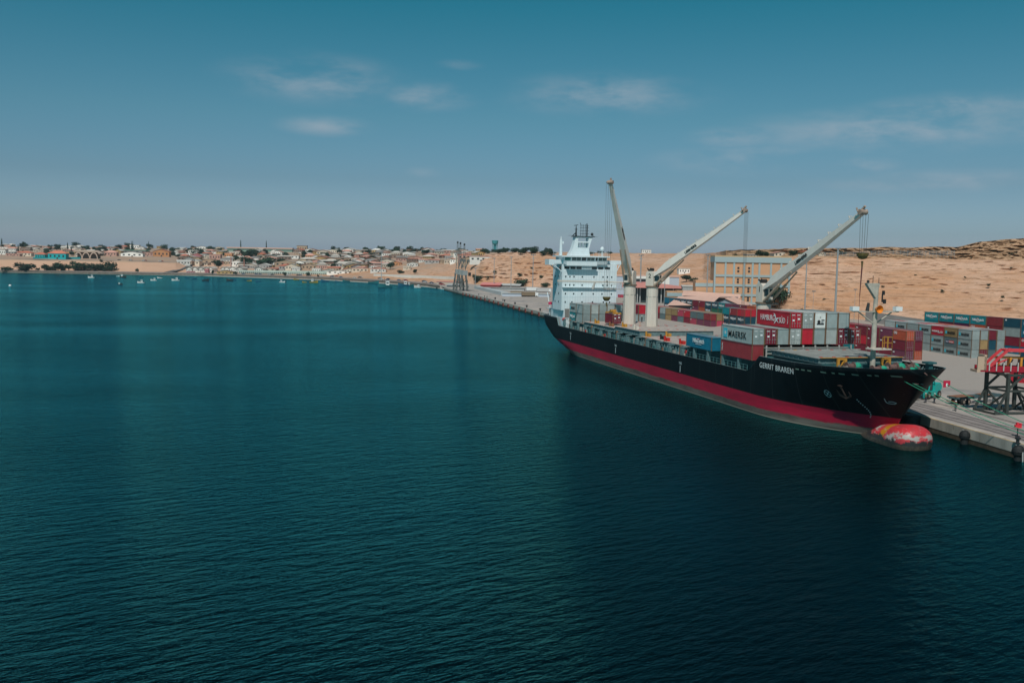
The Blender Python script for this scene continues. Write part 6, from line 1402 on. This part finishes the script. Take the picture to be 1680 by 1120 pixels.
for (x0, x1), (y0, y1), zn_, cnt in [((0, 300), (402, 422), 'among the left plateau houses', 70), ((300, 400), (407, 428), 'among houses left of the school', 30), ((400, 545), (410, 440), 'among houses below the school', 42), ((545, 640), (408, 440), 'among the crowded slope houses', 46), ((620, 905), (408, 417), 'on the skyline near the water tower', 95)]:
    for _ in range(cnt):
        px = rt.uniform(x0, x1); py = rt.uniform(y0, y1)
        if 362 < px < 490 and py < 414: continue
        if px > 790 and py < 411: py += 4
        if any(abs(px-b_[0]) < b_[2]*.5 and -1 < py-b_[1] < 5 for b_ in NB): continue
        ptree(px, py, rt.uniform(6, 13), rt.uniform(5, 9), rt.choice(('low', 'low', 'round')), 'dark leafy tree '+zn_, 'trees '+zn_)

# ------------------------------------------------------------------ port buildings behind the ship
def bld(name, label, cat, p, rz): o = empty(name, p, rz); tag(o, label, cat); return o
ob = mat('warehouse_orange', (.56, .32, .185), .85, var=.06, scale=.3); bf = mat('warehouse_blue_frame', (.31, .40, .42), .8)
P0 = Vector((470*(1170-840)/FPX, 470, 2.2)); w0 = bld('grain_warehouse', 'tall orange warehouse with pale blue concrete frame and flat roof below the cliff', 'warehouse', P0, R(-4))
WL, WH, WD = 37, 28.0, 16
MB().box(0, .4, 0, WL, WD, WH).build('wall', ob, w0); MB().box(-.3, -.2, WH-2.6, WL+.3, WD, WH+.05).build('blue_parapet', bf, w0); MB().box(-.3, -.1, WH+.06, WL+.3, WD+.2, WH+.7).build('roof', mat('warehouse_tan_roof', (.5, .35, .2), .85), w0)
for z in (4.6, 8.6, 13.4, 18.2): MB().box(-.1, 0, z, WL+.1, .39, z+1.1).build('floor_band', bf, w0)
for x in (0, 5.2, 9.4, 14.4, 18.5, 21.8, 27.5, 32.5, 36.6): MB().box(x-.45, .05, 0, x+.45, .38, WH-2.6).build('column', bf, w0)
for x in (11.5, 16.8):
    for z in (6.2, 7.4, 10.6, 11.9, 15.2, 16.5, 20.6, 22.2): MB().box(x-.5, .2, z, x+.5, .38, z+.9).build('window', dwin, w0)
for x in (24, 29.5, 34): MB().box(x-1, .2, 3.2, x+1, .38, 4.2).build('window', dwin, w0)
w1 = bld('stepped_annex', 'lower orange annex stepping down to the left of the tall orange warehouse', 'warehouse', P0+Vector((-9, 2, 0)), R(-4)); MB().box(0, 0, 0, 8.6, 12, 16.2).build('wall', ob, w1); MB().box(-.2, -.2, 13, 8.6, 0, 14.8).build('blue_band', bf, w1); MB().box(-9, 1, 0, -.05, 12, 10.6).build('lower_wall', ob, w1); MB().box(-14, .8, 7.8, -.05, 1.0, 9.6).build('blue_band', bf, w1); MB().box(-14, 1.05, 0, -9.05, 12, 10.3).build('side_wall', ob, w1)
# open fronted shed with pink roof, grey clad hall, long pale blue shed
gclad = mat('grey_cladding', (.36, .37, .37), .7, var=.12, scale=.4, streak=True); pinkrf = mat('pink_roof_sheet', (.62, .26, .23), .7, var=.08, scale=.2); salm = mat('salmon_roof_sheet', (.66, .42, .34), .75, var=.1, scale=.2)
p = onz(1048, 486, 2.2); p = Vector(((1024-840)/FPX*560, 560, 2.2)); g1 = bld('open_shed', 'dark open fronted shed under a long flat pink roof behind the crane columns', 'shed', p, R(-8))
MB().box(0, 3, 0, 36, 22, 9.5).build('shade_block', mat('shed_shade_dark', (.03, .05, .055), .8), g1); MB().prism([(-2, 9.6), (36.4, 9.6), (36.4, 10.1), (14, 12.6), (-2, 12.6)], 1, -3, 24).build('roof', pinkrf, g1)  # solid dark block, its colour stands for the shade inside the shed
for x in (0, 7, 14, 21, 28, 35): MB().box(x, 0, 0, x+.6, .6, 9.6).build('column', gclad, g1)
p = Vector(((1118-840)/FPX*545, 545, 2.2)); g2 = bld('clad_hall', 'grey ribbed hall right of the pink roofed shed', 'hall', p, R(-8)); MB().box(0, 0, 0, 15, 20, 11).build('wall', gclad, g2); MB().box(-.4, -.4, 11, 15.4, 20.4, 11.5).build('roof', mat('roof_white_sheet', (.5, .5, .48), .8), g2)
mb = MB(); 
for k in range(18): mb.box(.4+k*.8, -.1, .2, .52+k*.8, 0, 10.8)
mb.build('cladding_ribs', mat('grey_cladding_dark', (.27, .28, .28), .8), g2)
p = Vector(((985-840)/FPX*640, 640, 2.2)); g3 = bld('blue_white_hall', 'long pale blue hall seen between the deckhouse and the first crane', 'hall', p, R(-6)); MB().box(0, 0, 0, 52, 24, 15).build('wall', mat('hall_pale_blue', (.42, .48, .56), .7), g3); MB().box(-.4, -.4, 15, 52.4, 24, 15.7).build('roof', salm, g3); MB().box(33, -.1, 8.6, 40, 0, 11).build('window', dwin, g3)
p = Vector(((1098-840)/FPX*520, 520, 2.2)); g4 = bld('truck_canopy', 'small white building with a row of dark windows behind the warehouse roofs', 'building', p+Vector((-12, 90, 2)), R(-6)); MB().box(0, 0, 0, 26, 8, 13.5).build('wall', mat('wall_white', WALLC['white']), g4); MB().box(1, -.1, 9.6, 19, 0, 12).build('window', dwin, g4)
# pink gabled workshop with teal doors
p = Vector(((1170-840)/FPX*430, 430, 2.2)); g5 = bld('gabled_workshop', 'blue gabled workshop with salmon roof and teal and red doors', 'workshop', p, R(-22))
pts = [(-2, 0), (12.5, 0), (12.5, 5.6), (4.5, 8.4), (-2, 6.4)]
MB().prism([(0, 0), (13, 0), (13, 5.4), (5, 8.6), (0, 6.6)], 1, 0, 26).build('wall', mat('workshop_blue', (.24, .31, .36), .8), g5)
MB().poly([(-.8, -.8, 6.5), (5, -.8, 8.9), (5, 26, 8.9), (-.8, 26, 6.5)]).poly([(13.8, -.8, 5.3), (13.8, 26, 5.3), (5, 26, 8.9), (5, -.8, 8.9)]).build('roof', salm, g5)
MB().box(1.2, -.1, 0, 4.4, -.01, 4.6).build('door', mat('door_red', (.38, .04, .03), .6), g5); MB().box(4.8, -.12, 0, 9.6, -.01, 5.4).build('door', mat('door_teal', (.01, .14, .18), .6), g5); MB().box(10, -.1, 0, 12.6, -.01, 4.6).build('door', mat('door_red', (.38, .04, .03), .6), g5)
g6 = bld('long_pink_shed', 'long low shed with broad salmon roof left of the blue gabled workshop', 'shed', p+Vector((-19.5, 5, 0)), R(-22)); MB().box(0, 0, 0, 18, 22, 5.2).build('wall', mat('shed_dark_wall', (.10, .10, .11), .8), g6); MB().poly([(-1, -1.5, 5.0), (19, -1.5, 5.6), (19, 24, 9.0), (-1, 24, 8.4)]).build('roof', salm, g6)
g7 = bld('rear_pink_shed', 'salmon roofed lean-to behind the gabled workshop', 'shed', p+Vector((-8, 32, 0)), R(-14)); MB().box(0, 0, 0, 26, 10, 8.6).build('wall', mat('shed_dark_wall', (.10, .10, .11)), g7); MB().poly([(-1, -1.5, 8.7), (27, -1.5, 8.0), (27, 11, 9.6), (-1, 11, 10.8)]).build('roof', salm, g7)
p = Vector(((1212-840)/FPX*420, 420, 2.2)); g8 = bld('white_shed', 'white gabled store between the blue workshop and the third crane', 'shed', p, R(-10)); MB().prism([(0, 0), (9, 0), (9, 4.2), (4.5, 6.6), (0, 4.2)], 1, 0, 14).build('wall', mat('wall_white', WALLC['white']), g8); MB().poly([(-.5, -.5, 4.0), (4.5, -.5, 6.8), (4.5, 14.5, 6.8), (-.5, 14.5, 4.0)]).poly([(9.5, -.5, 4.0), (9.5, 14.5, 4.0), (4.5, 14.5, 6.8), (4.5, -.5, 6.8)]).build('roof', salm, g8)
# far quay buildings
def qbox(name, label, cat, px0, px1, pyb, hpx, wallm, roofm, dp=12, shape='flat', rz=-.12):
    p0 = onz(px0, pyb, 2.2); p1 = onz(px1, pyb, 2.2); s = p0.y/FPX; L = (p1-p0).x; H_ = hpx*s; o = bld(name, label, cat, p0, rz)
    MB().box(0, 0, 0, L, dp, H_*(.6 if shape == 'lean' else .88)).build('wall', wallm, o)
    if shape == 'lean': MB().poly([(-.6, -1.2, H_*.52), (L+.6, -1.2, H_*.52), (L+.6, dp+.6, H_), (-.6, dp+.6, H_)]).build('roof', roofm, o)
    else: MB().box(-.5, -.5, H_*.88, L+.5, dp+.5, H_).build('roof', roofm, o)
    return o
qbox('red_roofed_store', 'pink red store with bright roof behind the portal cranes', 'store', 788, 820, 471.5, 8, mat('store_red', (.5, .07, .07), .8), mat('store_pink_roof', (.62, .24, .22), .8), 16, 'lean')
qbox('white_roofed_store', 'white roofed open store right of the pink red one', 'store', 821, 852, 471.5, 6, mat('store_dark', (.12, .12, .12), .8), mat('roof_white_sheet', (.5, .5, .48), .8), 16, 'lean')
qbox('grey_yard_shed', 'low grey shed with faded cladding before the white roofed store', 'shed', 792, 860, 477, 6, gclad, gclad, 6); qbox('low_blue_shed', 'long low pale blue shed on the apron by the ship stern', 'shed', 824, 900, 486, 6, mat('hall_pale_blue', (.42, .48, .56)), mat('roof_white_sheet', (.5, .5, .48)), 5)
qbox('cream_store', 'long cream store at the root of the far quay', 'store', 716, 752, 466.5, 5, mat('wall_cream', WALLC['cream']), mat('store_pink_roof', (.62, .24, .22)), 12); qbox('white_silo_house', 'white building around a silo under the sand cliff', 'building', 793, 818, 462.5, 7, mat('wall_white', WALLC['white']), mat('roof_white_sheet', (.5, .5, .48)), 12); qbox('grey_shed_pier', 'grey sloping roofed shed beside the portal cranes', 'shed', 733, 752, 470.5, 5, gclad, gclad, 10, 'lean'); qbox('pink_office', 'pink low office behind the spreading tree on the quay', 'office', 855, 885, 471, 6, mat('store_rose', (.45, .16, .15), .8), mat('store_pink_roof', (.62, .24, .22)), 10)
o = onz(802, 463, 2.2); s = o.y/FPX; si = bld('cement_silo', 'pale upright silo under the sand cliff', 'silo', o, 0); MB().lathe((0, 0, 0), [(2.4*s, 0), (2.4*s, 11*s), (.8*s, 13*s)], 14).build('tank', mat('silo_grey', (.45, .45, .43), .6), si)
o = onz(836, 466, 2.2); s = o.y/FPX; mc = bld('red_plant_machine', 'red and brown conveyor plant standing under the sand cliff', 'plant', o, 0)
MB().box(-4*s, 0, 0, 3*s, 6, 6*s).build('frame', mat('plant_grey', (.2, .16, .15), .8), mc); MB().box(-8*s, 1, 8*s, -4*s, 5, 14*s).box(6*s, 0, 8*s, 12*s, 5, 12*s).build('hopper', mat('plant_red', (.5, .08, .07), .8), mc)
for x in (-3, 2, 6): MB().tube((x*s, 0, 0), (x*s, 0, 17*s), .5, n=6).build('leg', mat('plant_grey', (.2, .16, .15)), mc)
MB().bar((-6*s, 0, 15*s), (9*s, 0, 10*s), 1.2).build('conveyor', mat('plant_grey', (.2, .16, .15)), mc)
# apron kerb wall (long grey breakwater-like block) and parked lorries
pA = [onz(*q, 2.2) for q in ((778, 474), (822, 484.5))]; d = pA[1]-pA[0]; o = bld('concrete_barrier', 'long pale concrete block lying along the far apron', 'barrier', pA[0], math.atan2(d.y, d.x)); MB().box(0, 0, 0, d.length, 5, 2.4).build('block', mat('barrier_grey', (.42, .46, .47), .8), o)
def lorry(px, py, cab, box_c, label, rz):
    p = onz(px, py, 2.2); o = empty('lorry', p, rz); o['category'] = 'lorry'; o['group'] = 'lorries on the apron'; LATER.append((o, label))
    MB().box(0, 0, .9, 9, 2.5, 3.4).build('cargo_box', box_c, o); MB().box(9.2, .1, .7, 11.2, 2.4, 3.0).build('cab', cab, o); MB().box(0, .3, .6, 9.2, 2.2, .88).build('chassis', dark, o)
    for x in (1.2, 2.5, 10): MB().lathe((x, 0, .5), [(.5, 0), (.5, 2.5)], 12, ax=1).build('wheel', rub, o)
lorry(864, 478.5, wht, wht, 'white lorry parked on the far apron behind the barrier', .3); lorry(838, 486, mat('cab_yellow', (.5, .3, .05), .5), mat('cargo_brown', (.2, .15, .1), .7), 'brown lorry in the row on the apron', .1); lorry(856, 487, wht, mat('cargo_brown', (.2, .15, .1)), 'white cabbed lorry with brown load on the apron', .1); lorry(881, 480, wht, mat('cab_white_grey', (.5, .5, .5), .5), 'grey boxed lorry nearest the ship stern', .2)

# ------------------------------------------------------------------ floodlight masts
galv = mat('mast_galvanised', (.33, .35, .36), .5, .2)
def mast(px, ytop, Yd, label, wpx=1.0, big=False):
    x = (px-840)/FPX*Yd*1.0; d = ray(px, ytop); q = Vector((0, 0, CAM_H)) + d*(Yd/d.y); s = Yd/FPX; o = empty('floodlight_mast', (q.x, q.y, 2.2)); tag(o, label, 'light mast', 'floodlight masts around the port'); H_ = q.z-2.2
    MB().tube((0, 0, 0), (0, 0, H_), wpx*s*.62, wpx*s*.4, n=8).build('pole', galv, o)
    MB().box(-2.2*s if not big else -4*s, -.3, H_-.5*s, 2.2*s if not big else 4*s, .3, H_+.2*s).build('crossarm', galv, o)
    for k in (-1, 0, 1): MB().box((k*2-.6)*s*(1 if not big else 1.5), -.6, H_+.1*s, (k*2+.6)*s*(1 if not big else 1.5), .2, H_+1.1*s).build('lamp', mat('lamp_housing', (.2, .21, .22), .5), o)
    if big: MB().box(-3*s, -.3, H_-6*s, 3*s, .3, H_-5.2*s).build('crossarm', galv, o)
mast(1375, 408, 385, 'thickest floodlight mast right of the third crane', 3.2, True); mast(1324, 423, 430, 'thin floodlight mast left of the thickest one by the cliff', 1.9); mast(1161.8, 418.5, 470, 'floodlight mast before the left end of the orange warehouse', 1.9, True); mast(1052, 419, 560, 'floodlight mast just right of the first crane column', 2.2, True); mast(1091, 456, 500, 'short floodlight mast right of the second crane', 1.4); mast(1403.5, 475, 385, 'very thin mast left of the foremast', .6); mast(1335, 478, 420, 'short thin mast by the cliff', .5)
mast(875, 418, 760, 'floodlight mast left of the ship bridge', 1.3, True); mast(839, 422, 800, 'floodlight mast behind the red plant', 1.1); mast(811, 424, 840, 'floodlight mast over the pink red store', 1.0); mast(780, 440, 840, 'short floodlight mast right of the portal cranes', .9); mast(626, 414, 1000, 'slender mast at the fishing harbour', .9); mast(763, 438, 900, 'pale post behind the portal cranes', .6)
# cliff-top fence
mb = MB(); pv = None; base = hit(1330, 405)
fpts = []
for k in range(40):
    px = 1330+k*5.9; P_ = prof(px); Y = P_[4][0]+9; X = (px-840)/FPX*Y; fpts.append(Vector((X, Y, terr(X, Y))))
fo = empty('clifftop_fence', fpts[0]); tag(fo, 'long grey mesh fence running along the right cliff top', 'fence')
mb = MB()
for p, q in zip(fpts, fpts[1:]):
    a = p-fpts[0]; b_ = q-fpts[0]
    for h in (.3, .65, 1.0, 1.35, 1.7, 2.05, 2.4): mb.tube(a+Vector((0, 0, h)), b_+Vector((0, 0, h)), .055, n=4, caps=False)
mb.build('wires', galv, fo)
for p in fpts: MB().tube(p-fpts[0]-Vector((0, 0, 1)), p-fpts[0]+Vector((0, 0, 2.5)), .06, n=5).build('post', galv, fo)

# ------------------------------------------------------------------ old portal cranes on the far quay
pcm = mat('portal_crane_grey', (.13, .135, .13), .7, var=.3, scale=.5, rust=.25)
def pcrane(px, py, ytop, label):
    p = onz(px, py, 2.2); d = ray(px, ytop); q = Vector((0, 0, CAM_H)) + d*(p.y/d.y); s = p.y/FPX; H_ = q.z-2.2; o = empty('portal_crane', p, .2); tag(o, label, 'crane', 'old portal cranes on the far quay')
    hp = H_*.34
    for sx_ in (-1, 1):
        for sy_ in (-1, 1): MB().bar((sx_*2.9, sy_*2.9, 0), (sx_*1.5, sy_*1.5, hp), .75).build('leg', pcm, o); 
        MB().bar((sx_*3.2, -3.2, hp*.25), (sx_*2.4, 2.4, hp*.7), .4).bar((sx_*3.2, 3.2, hp*.25), (sx_*2.4, -2.4, hp*.7), .4).build('brace', pcm, o)
    MB().bar((-3, -3, hp*.3), (3, -3, hp*.3), .5).bar((-2.6, -2.6, hp*.6), (2.6, -2.6, hp*.6), .5).bar((-3, 3, hp*.3), (2.4, 3, hp*.7), .4).build('brace', pcm, o)
    MB().box(-2.4, -2.2, hp, 2.4, 2.2, hp+.6).box(-1.6, -1.6, hp+.6, 2.6, 1.6, hp+3.6).build('machinery_house', mat('crane_house_pale', (.26, .28, .28), .7, var=.2), o); MB().box(3.4, -1.5, hp-.5, 5.2, 1, hp+2.2).build('cab', dark, o)
    mb = MB(); z0, z1 = hp+4, H_
    for sx_ in (-1, 1):
        for sy_ in (-1, 1): mb.bar((sx_*1.0, sy_*.8, z0), (sx_*.35, sy_*.3, z1), .22)
    for k in range(12):
        t0, t1 = k/12, (k+1)/12; w0_, w1_ = lerp(t0, 1, .35), lerp(t1, 1, .35); sg = 1 if k % 2 else -1; mb.bar((sg*w0_, -w0_*.8, lerp(t0, z0, z1)), (-sg*w1_, -w1_*.8, lerp(t1, z0, z1)), .14)
    mb.build('lattice_jib', pcm, o); MB().ball((0, 0, H_), .8, n=8).build('jib_head', dark, o); MB().bar((1, 0, hp+5), (3, 0, hp+11), .7).box(2, -1, hp+10, 4.2, 1, hp+12).build('counterweight', pcm, o)
pcrane(750, 475.5, 397.5, 'leftmost and tallest of three grey portal cranes'); pcrane(754.5, 477, 399, 'middle one of three grey portal cranes, hemmed in by the others'); pcrane(761, 477.5, 401, 'rightmost of three grey portal cranes with dark counterweight')

# ------------------------------------------------------------------ boats
BM_ = {}
def boat_mesh(c):
    if c in BM_: return BM_[c]
    H = MB(); secs = []
    for k in range(9):
        t_ = k/8; x = lerp(t_, -.5, .5); w = .16*(1-abs(max(0, t_-.45)/.55)**2.2)*(.8+.2*min(1, t_*4)); z = .10+.07*t_**2*1.6; secs.append([(x, -w, z), (x, -w*.7, -.02), (x, w*.7, -.02), (x, w, z)])
    for a, b_ in zip(secs, secs[1:]):
        for j in range(3): H.quad(a[j], b_[j], b_[j+1], a[j+1])
    H.poly(secs[0]); H.poly(secs[-1])
    for a, b_ in zip(secs, secs[1:]): H.cm = 1; H.quad((a[0][0], a[0][1]*.9, a[0][2]-.02), (b_[0][0], b_[0][1]*.9, b_[0][2]-.02), (b_[3][0], b_[3][1]*.9, b_[3][2]-.02), (a[3][0], a[3][1]*.9, a[3][2]-.02)); H.cm = 0
    BM_[c] = H.mesh('boat', [c, mat('boat_deck', (.25, .2, .16), .8)]); return BM_[c]
bc = dict(white=mat('boat_white', (.6, .6, .58), .5), teal=mat('boat_teal', (.01, .13, .15), .5), blue=mat('boat_blue', (.01, .10, .17), .5), yellow=mat('boat_yellow', (.32, .22, .04), .6), dark=mat('boat_dark', (.03, .035, .035), .6))
def boat(px, py, wpx, c, cabin, label, rz=None, cat='boat'):
    p = onz(px, py, 0); s = p.y/FPX; L = wpx*s; o = link('fishing_boat' if cabin else 'small_boat', boat_mesh(bc[c]), None, p, rz if rz is not None else rt.choice((0, pi))+rt.uniform(-.3, .3)); o.scale = (L, L*1.0, L*1.35); o['category'] = cat; o['group'] = 'small craft moored off the town'; LATER.append((o, label))
    if cabin: MB().box(-.28, -.08, .07, -.04, .08, .30).box(-.30, -.095, .30, -.0, .095, .32).build('wheelhouse', wht, o); MB().box(-.24, -.083, .18, -.07, .083, .25).build('wheelhouse_window', dwin, o); MB().tube((.05, 0, .1), (.05, 0, .5), .008, n=5).tube((.05, 0, .45), (.35, 0, .25), .006, n=4).build('mast', dark, o)
    return o
for px, py, w, c, cab, l in [(95, 452, 5, 'dark', 0, 'tiny dark skiff off the left tree clump'), (149.5, 456, 11, 'white', 1, 'white fishing boat with upright bow below the tree clump'), (164.5, 457, 5, 'teal', 0, 'tiny teal skiff right of the white fishing boat'), (193.5, 453.5, 6, 'white', 0, 'small white boat beside a darker one off the bluff'), (202, 455, 11, 'dark', 1, 'dark hulled fishing boat beside a small white boat'), (197, 467, 8, 'dark', 1, 'nearest dark fishing boat out on the open water at left'), (232, 455, 8, 'teal', 0, 'teal open boat off the bluff right end'), (231, 464.5, 12, 'white', 1, 'white launch out from the teal open boat'), (252, 460.5, 10, 'white', 1, 'white boat with canopy near the hill road end'), (262, 456.5, 8, 'white', 0, 'long thin white boat close to the shore'), (288, 460.5, 12, 'white', 1, 'white boat pair member left of the teal row'), (307, 456, 6, 'blue', 0, 'small blue boat nearest shore off the hill road'), (319, 457.5, 8, 'blue', 0, 'blue boat before the pink wall'), (337, 460.5, 11, 'dark', 0, 'dark long boat before the pink gatehouse'), (340, 457.2, 11, 'teal', 0, 'teal boat closer in than the dark long boat'), (361.5, 456, 9, 'teal', 0, 'teal boat off the bushy tree'), (377, 460.5, 12, 'dark', 0, 'dark long boat off the ochre shed'), (383, 458.5, 9, 'blue', 0, 'blue boat touching the dark long boat'), (403.5, 458.6, 9, 'teal', 0, 'slim teal boat off the chimneys'), (409, 461, 8, 'yellow', 0, 'wooden coloured skiff off the chimneys'), (424, 462, 9, 'blue', 0, 'blue boat left of the white cabin boat'), (463, 463.5, 10, 'white', 1, 'white cabin boat with aerial off the pale green wall'), (486, 459, 9, 'yellow', 0, 'yellow boat nearest shore off the white box building'), (499.5, 463.6, 8, 'yellow', 0, 'low yellow skiff left of the yellow crowd boat'), (515, 463.8, 14, 'yellow', 1, 'long yellow fishing boat full of gear'), (533, 461.7, 13, 'blue', 0, 'blue long boat off the white store'), (553, 461.6, 6, 'blue', 0, 'small blue boat off the long white warehouse'), (568, 462.2, 12, 'teal', 0, 'teal and yellow boat off the long white warehouse'), (586, 462, 8, 'teal', 0, 'teal boat right of the teal and yellow one'), (613, 465, 18, 'teal', 0, 'long dark teal boat behind the turquoise trawler'), (632, 471, 23, 'teal', 1, 'turquoise trawler with white wheelhouse, nearest of the fishing fleet'), (662, 469, 18, 'blue', 1, 'big blue trawler with raised bow'), (673, 469, 12, 'teal', 1, 'teal trawler tied beside the big blue one'), (685, 472, 12, 'white', 1, 'grey white boat right of the trawlers'), (706, 469, 8, 'white', 0, 'white launch near the pier root'), (719, 473, 8, 'dark', 1, 'dark boat at the quay root'), (726, 474.5, 6, 'white', 0, 'small pale boat touching the quay end'), (703, 464, 8, 'dark', 0, 'dark barge among the moored craft by the pier'), (697, 462, 9, 'dark', 1, 'dark workboat against the fishing pier')]:
    boat(px, py, w, c, cab, l)
o = onz(16.5, 469.5, 0); b_ = MB().ball((0, 0, .4), 1.0, n=10).build('mooring_buoy', wht, None, o); tag(b_, 'small white buoy floating alone at far left', 'buoy')
# fishing pier, cars and stall clutter on the promenade
pr0 = onz(690, 462, 1.5); pr1 = onz(728, 470.5, 2.2); d = pr1-pr0; o = bld('fishing_pier', 'low dark timber pier behind the moored fishing boats', 'pier', (pr0.x, pr0.y, 0), math.atan2(d.y, d.x)); MB().box(0, 0, 1.2, d.length, 5, 1.8).build('deck', mat('pier_timber', (.12, .10, .085), .9, var=.4, scale=.5), o)
for k in range(9): MB().tube((k*d.length/8.2+.5, .3, -1.5), (k*d.length/8.2+.5, .3, 1.2), .25, n=6).build('pile', dark, o)
CARM = {}
def car(p, rz, c, label):
    if c not in CARM: CARM[c] = (MB().box(-2.2, -.85, .35, 2.2, .85, .85).prism([(-1.5, .85), (1.2, .85), (.7, 1.42), (-1.1, 1.42)], 1, -.75, .75).mesh('parked_car', mat('car_'+c, dict(white=(.6, .6, .6), grey=(.25, .26, .27), dark=(.03, .03, .035), red=(.4, .03, .03), blue=(.04, .1, .2))[c], .3)), MB().box(-1.3, -.78, .9, .95, .78, 1.32).mesh('windows', glass_d), MB().lathe((-1.35, -.9, .33), [(.33, 0), (.33, 1.8)], 10, ax=1).lathe((1.35, -.9, .33), [(.33, 0), (.33, 1.8)], 10, ax=1).mesh('wheels', rub))
    a, b_, c_ = CARM[c]; o = link('parked_car', a, None, p, rz); link('windows', b_, o); link('wheels', c_, o); o['category'] = 'car'; o['group'] = 'cars parked along the shore road'; LATER.append((o, label)); return o
for k in range(46):
    px = rt.uniform(395, 725) if k > 6 else rt.uniform(140, 270); c = rt.choice(('white', 'grey', 'dark', 'white', 'red', 'blue')); Y = prof(px)[1][0]+rt.uniform(14, 40) if px > 300 else prof(px)[4][0]+rt.uniform(3, 9); X = (px-840)/FPX*Y
    car(Vector((X, Y, terr(X, Y)+(.6 if px > 300 else .7))), rt.uniform(-.3, .3), c, '%s car parked %s' % (c, 'on the waterfront road' if px > 300 else 'on the bluff top road'))
# ------------------------------------------------------------------ haze: pale even air round the whole scene
hz = bpy.data.materials.new('haze'); hz.use_nodes = True; t = hz.node_tree; t.nodes.clear()
ho = t.nodes.new('ShaderNodeOutputMaterial'); pv = t.nodes.new('ShaderNodeVolumePrincipled'); pv.inputs['Color'].default_value = (.64, .86, 1.0, 1); pv.inputs['Density'].default_value = .000045; pv.inputs['Anisotropy'].default_value = 0
t.links.new(pv.outputs[0], ho.inputs['Volume'])
hzo = MB().box(-14000, -1200, -4.2, 14000, 6300, 80).build('haze', hz); hzo['kind'] = 'stuff'
bpy.context.view_layer.update()
number_labels()
